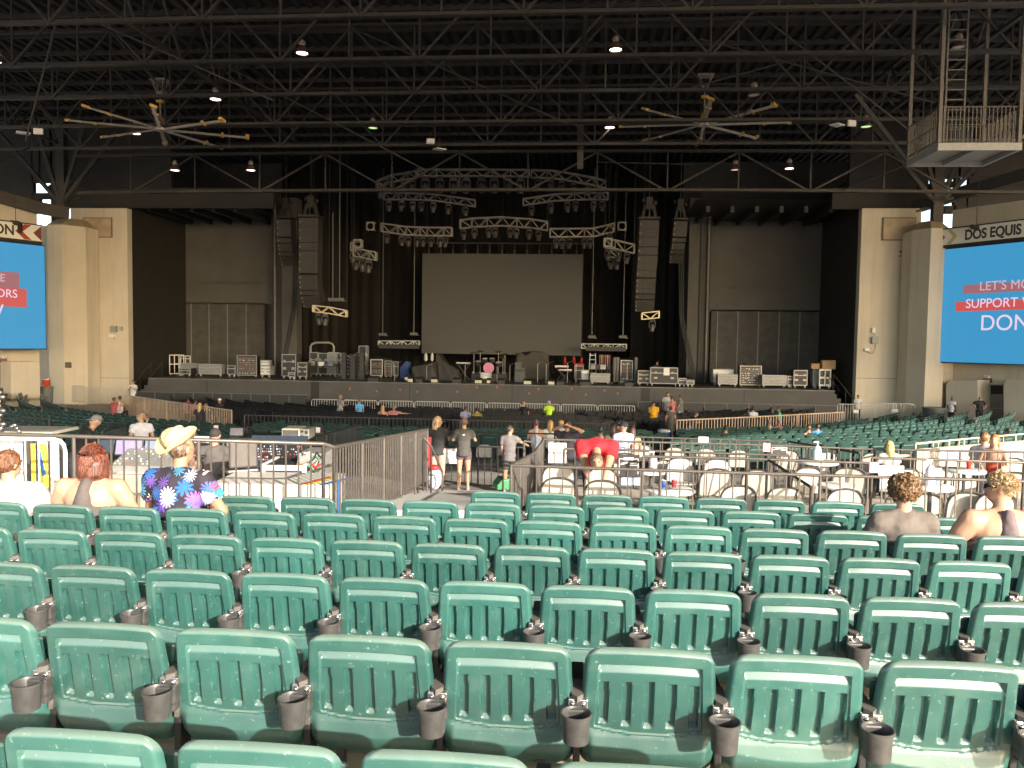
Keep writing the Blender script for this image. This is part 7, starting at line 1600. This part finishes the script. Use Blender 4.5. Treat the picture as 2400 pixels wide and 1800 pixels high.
stand(331, 968, 18.5, .5, 'woman with glasses and white polo shirt behind the monitors', H=1.62, shirt=(.62, .62, .66), hair=((.28, .17, .1), 'pony'), skin='l', vox=.018, turn=1.6, fat=1.1)
stand(503, 1004, 12.6, 0, 'engineer in black cap and grey shirt seated at the console', sit=True, H=1.8, shirt=(.10, .09, .085), hair=((.03, .028, .027), 'cap'), skin='m', vox=.018, fat=1.12, legs=(.08, .07, .065), arms=[((-.3, .04, -.22), (-.38, .26, -.26)), ((.24, .08, -.24), (.14, .34, -.3))])
stand(2308, 1013, 15.2, -.9, 'man in grey blue shirt leaning to the woman at right', sit=True, H=1.78, shirt=(.32, .32, .37), hair=((.2, .1, .04), 'short'), skin='l', vox=.02)
stand(2332, 1018, 14.8, 2.4, 'woman with long copper hair facing the camera at right', sit=True, H=1.66, shirt=(.45, .08, .04), sleeve='tank', hair=((.4, .13, .03), 'long'), skin='l', vox=.02)
stand(2085, 1033, 14.4, 0, 'child with shaggy blond hair in front of the cream chairs', sit=True, H=1.45, shirt=(.4, .38, .38), hair=((.5, .34, .12), 'long'), skin='l', vox=.02)
# ---- distance: (px, top, d, face, sit, label, shirt, sleeve, legs, legw, hair, skin, arms)
bk = (.03, .02, .018)
FAR = [
 (1257, 984, 23, 0, 1, 'woman with dark hair and pale blue top in the green seats', (.5, .55, .65), 'tank', 'bobs', (.1, .04, .02), 'l'), (1290, 985, 23.4, 0, 1, 'woman with honey blond hair and white top in the green seats', (.6, .6, .6), 'short', 'long', (.45, .25, .08), 'l'), (1315, 984, 24, -.5, 1, 'blond person in white left of the man with raised arms', (.6, .6, .6), 'short', 'short', (.4, .25, .12), 'l'),
 (1408, 1000, 22, 0, 1, 'dark haired woman in white tank top behind the red shirt man', (.6, .6, .62), 'tank', 'bun', bk, 'm'), (1437, 994, 21, 0, 1, 'woman with long dark hair left of the capped man', (.35, .2, .15), 'tank', 'long', (.06, .03, .02), 'm'), (1482, 998, 20, 0, 1, 'woman with long brown hair right of the capped man', (.5, .3, .22), 'tank', 'long', (.07, .03, .02), 'm'), (1450, 985, 24, 0, 1, 'dark haired person just above the capped man', (.1, .05, .04), 'short', 'short', bk, 'm'),
 (1532, 941, 36.5, 2.9, 0, 'man in bright yellow shirt standing in the aisle', (.68, .36, .01), 'short', 'cap', (.03, .03, .03), 'm'), (1573, 953, 33.5, 0, 0, 'woman in grey dress walking up the aisle', (.09, .085, .075), 'cap', 'bun', bk, 'm'), (1615, 962, 33, -1.3, 0, 'man in black shirt and jeans leaning on the tan railing', (.025, .025, .027), 'short', 'short', (.1, .07, .05), 'm'),
 (1575, 928, 41, 0, 0, 'woman in pink dress before the dark barricade', (.6, .2, .25), 'tank', 'bun', bk, 'm'), (1565, 919, 42, 3, 0, 'dark haired staff member in white shirt by the barricade', (.62, .62, .65), 'short', 'short', bk, 'm'), (1595, 925, 41, 1.0, 0, 'man in grey tee and light jeans by the barricade', (.14, .14, .14), 'short', 'short', (.08, .05, .03), 'm'),
 (1287, 939, 39, 0, 1, 'man in neon yellow green shirt and pale cap', (.5, .8, .05), 'short', 'cap', (.5, .45, .4), 'm'), (1228, 941, 39, -.5, 1, 'bald man in black shirt in the black chairs', (.02, .02, .02), 'short', 'bald', bk, 'l'),
 (797, 925, 40, -.9, 0, 'man in light grey tee holding a drink', (.32, .31, .30), 'short', 'bald', (.1, .1, .1), 'm'), (843, 937, 39.5, 0, 0, 'woman in bright blue tee and cap walking away', (.10, .38, .75), 'short', 'cap', (.12, .12, .11), 'l'),
 (897, 950, 37, 0, 1, 'blond woman in black tank top, left of the man with outstretched arm', (.02, .02, .02), 'tank', 'long', (.4, .22, .1), 'l'), (923, 950, 37, -.2, 1, 'man in pink shirt stretching his right arm along the chairs', (.5, .2, .2), 'short', 'short', (.2, .18, .16), 'm'), (1091, 952, 37, -.3, 1, 'person in pale lavender tee in the black chairs', (.42, .42, .62), 'short', 'short', bk, 'l'), (1118, 955, 36.5, 0, 1, 'person in black shirt with yellow stripe in the black chairs', (.25, .2, .02), 'short', 'short', bk, 'm'),
 (312, 891, 43.5, 3, 0, 'staff member in white shirt with folded hands at stage left', (.66, .66, .68), 'short', 'pony', (.2, .09, .05), 'l'), (267, 931, 38, -.5, 1, 'man in red tee in the left block', (.45, .1, .09), 'short', 'short', (.12, .06, .03), 'm'), (281, 928, 38, 0, 1, 'woman in pale tank top in the left block', (.5, .42, .45), 'tank', 'bun', bk, 'm'),
 (441, 931, 40, .3, 1, 'person in red at the dark left floor chairs', (.45, .1, .1), 'short', 'short', bk, 'm'), (457, 935, 39, -.3, 1, 'person in pink just right of the one in red', (.4, .15, .15), 'short', 'short', bk, 'm'), (468, 944, 33, 0, 1, 'blond woman in black in front of the tan rail', (.03, .03, .03), 'short', 'long', (.42, .27, .12), 'l'), (483, 945, 33, 0, 1, 'short haired man in black beside the blond woman at the tan rail', (.02, .025, .03), 'short', 'short', (.2, .12, .08), 'm'), (515, 933, 39, 2.8, 1, 'person in black with white cap at the left floor chairs', (.03, .03, .03), 'short', 'cap', (.55, .55, .5), 'm'),
 (2011, 926, 43.5, 3.1, 0, 'staff woman in white shirt and sunglasses at the right tower', (.62, .63, .68), 'short', 'short', bk, 'm'), (1753, 957, 38, 0, 1, 'woman in dark red top behind the tan right railing', (.4, .06, .09), 'tank', 'long', bk, 'm'), (1765, 953, 38, 0, 1, 'man in white tee behind the tan right railing', (.55, .58, .65), 'short', 'short', bk, 'm'), (1809, 954, 38, 0, 1, 'long haired woman in black behind the tan right railing', (.03, .02, .02), 'short', 'long', bk, 'm'), (1826, 953, 38, 1.5, 1, 'boy in bright green tee behind the tan right railing', (.06, .6, .3), 'short', 'short', bk, 'm'),
 (1804, 983, 31, 0, 1, 'woman in striped top and cap in the right block', (.45, .42, .35), 'tank', 'cap', (.25, .22, .22), 'm'), (1826, 984, 31, 0, 1, 'woman in pink patterned top in the right block', (.5, .2, .22), 'short', 'short', (.3, .12, .1), 'm'), (1896, 996, 27.5, 0, 1, 'woman in peach tank top in the right block', (.55, .28, .16), 'tank', 'short', (.15, .06, .03), 'l'), (1917, 993, 27.5, 0, 1, 'man in bright blue tee in the right block', (.06, .26, .75), 'short', 'short', bk, 'm'), (1701, 996, 27, -.3, 1, 'woman with bare shoulders and dark hair in the right block', (.45, .22, .14), 'tank', 'short', bk, 'm'),
 (2231, 930, 40, -.9, 0, 'man in white shirt standing beside the blue tub', (.62, .62, .66), 'short', 'short', (.12, .08, .06), 'd'), (2297, 929, 39, 2.9, 0, 'bald man in black polo with hand on hip at the right doorway', (.02, .02, .022), 'short', 'bald', bk, 'm'), (2142, 967, 37, -.4, 1, 'person in turquoise top by the right barrier', (.15, .55, .55), 'short', 'short', bk, 'm'), (2158, 970, 37, 0, 1, 'person in dark top right of the turquoise one', (.1, .06, .05), 'short', 'short', bk, 'm'), (2286, 983, 33, -.3, 1, 'man in white shirt seated under the right doorway', (.55, .57, .66), 'short', 'short', (.06, .03, .02), 'm'), (2364, 1003, 27, .5, 1, 'dark haired person in sunlight at the far right', (.12, .1, .09), 'short', 'curl', bk, 'm'),
 (1365, 850, 49, 3, 1, 'crew member in black behind the largest road case', (.02, .02, .02), 'short', 'cap', bk, 'm'), (448, 1004, 15, -.5, 1, 'bald person seated low beyond the grey chairs', (.2, .12, .1), 'short', 'bald', bk, 'l')]
for i, (px, py, d, fa, si, lab, shirt, slv, hs, hcol, skn) in enumerate(FAR):
    if 'crew member' in lab: px = 1540; py = 846; d = 49
    k = dict(shirt=shirt, sleeve=slv, hair=(hcol, {'bobs': 'bun', 'curl': 'short'}.get(hs, hs)), skin=skn, vox=.03)
    if 'grey dress' in lab or 'pink dress' in lab: k['legw'] = 'dress'
    if 'bright yellow' in lab: k['arms'] = [((-.2, -.02, -.27), (-.2, .1, -.5)), ((.2, .1, -.2), (.04, .16, .1))]; k['legw'] = 'short'; k['fat'] = 1.15
    if 'jeans' in lab: k['legs'] = (.22, .3, .4)
    if 'outstretched' in lab: pass
    if 'stretching' in lab: k['arms'] = [((-.22, .04, -.25), (-.15, .25, -.4)), ((.42, .05, -.06), (.72, .08, -.05))]; k['fat'] = 1.2
    if 'leaning on the tan' in lab: k['lean'] = .5; k['arms'] = 'rail'
    if 'folded hands' in lab: k['arms'] = [((-.26, .05, -.24), (-.03, .2, -.08)), ((.26, .05, -.24), (.03, .2, -.08))]
    if 'hand on hip' in lab: k['arms'] = 'hips'; k['fat'] = 1.15
    if 'holding a drink' in lab: k['arms'] = [((-.22, 0, -.26), (-.16, .3, -.24)), ((.22, 0, -.26), (.16, .3, -.24))]; k['legs'] = (.2, .19, .17)
    stand(px, py, d, fa, lab, sit=bool(si), **k)
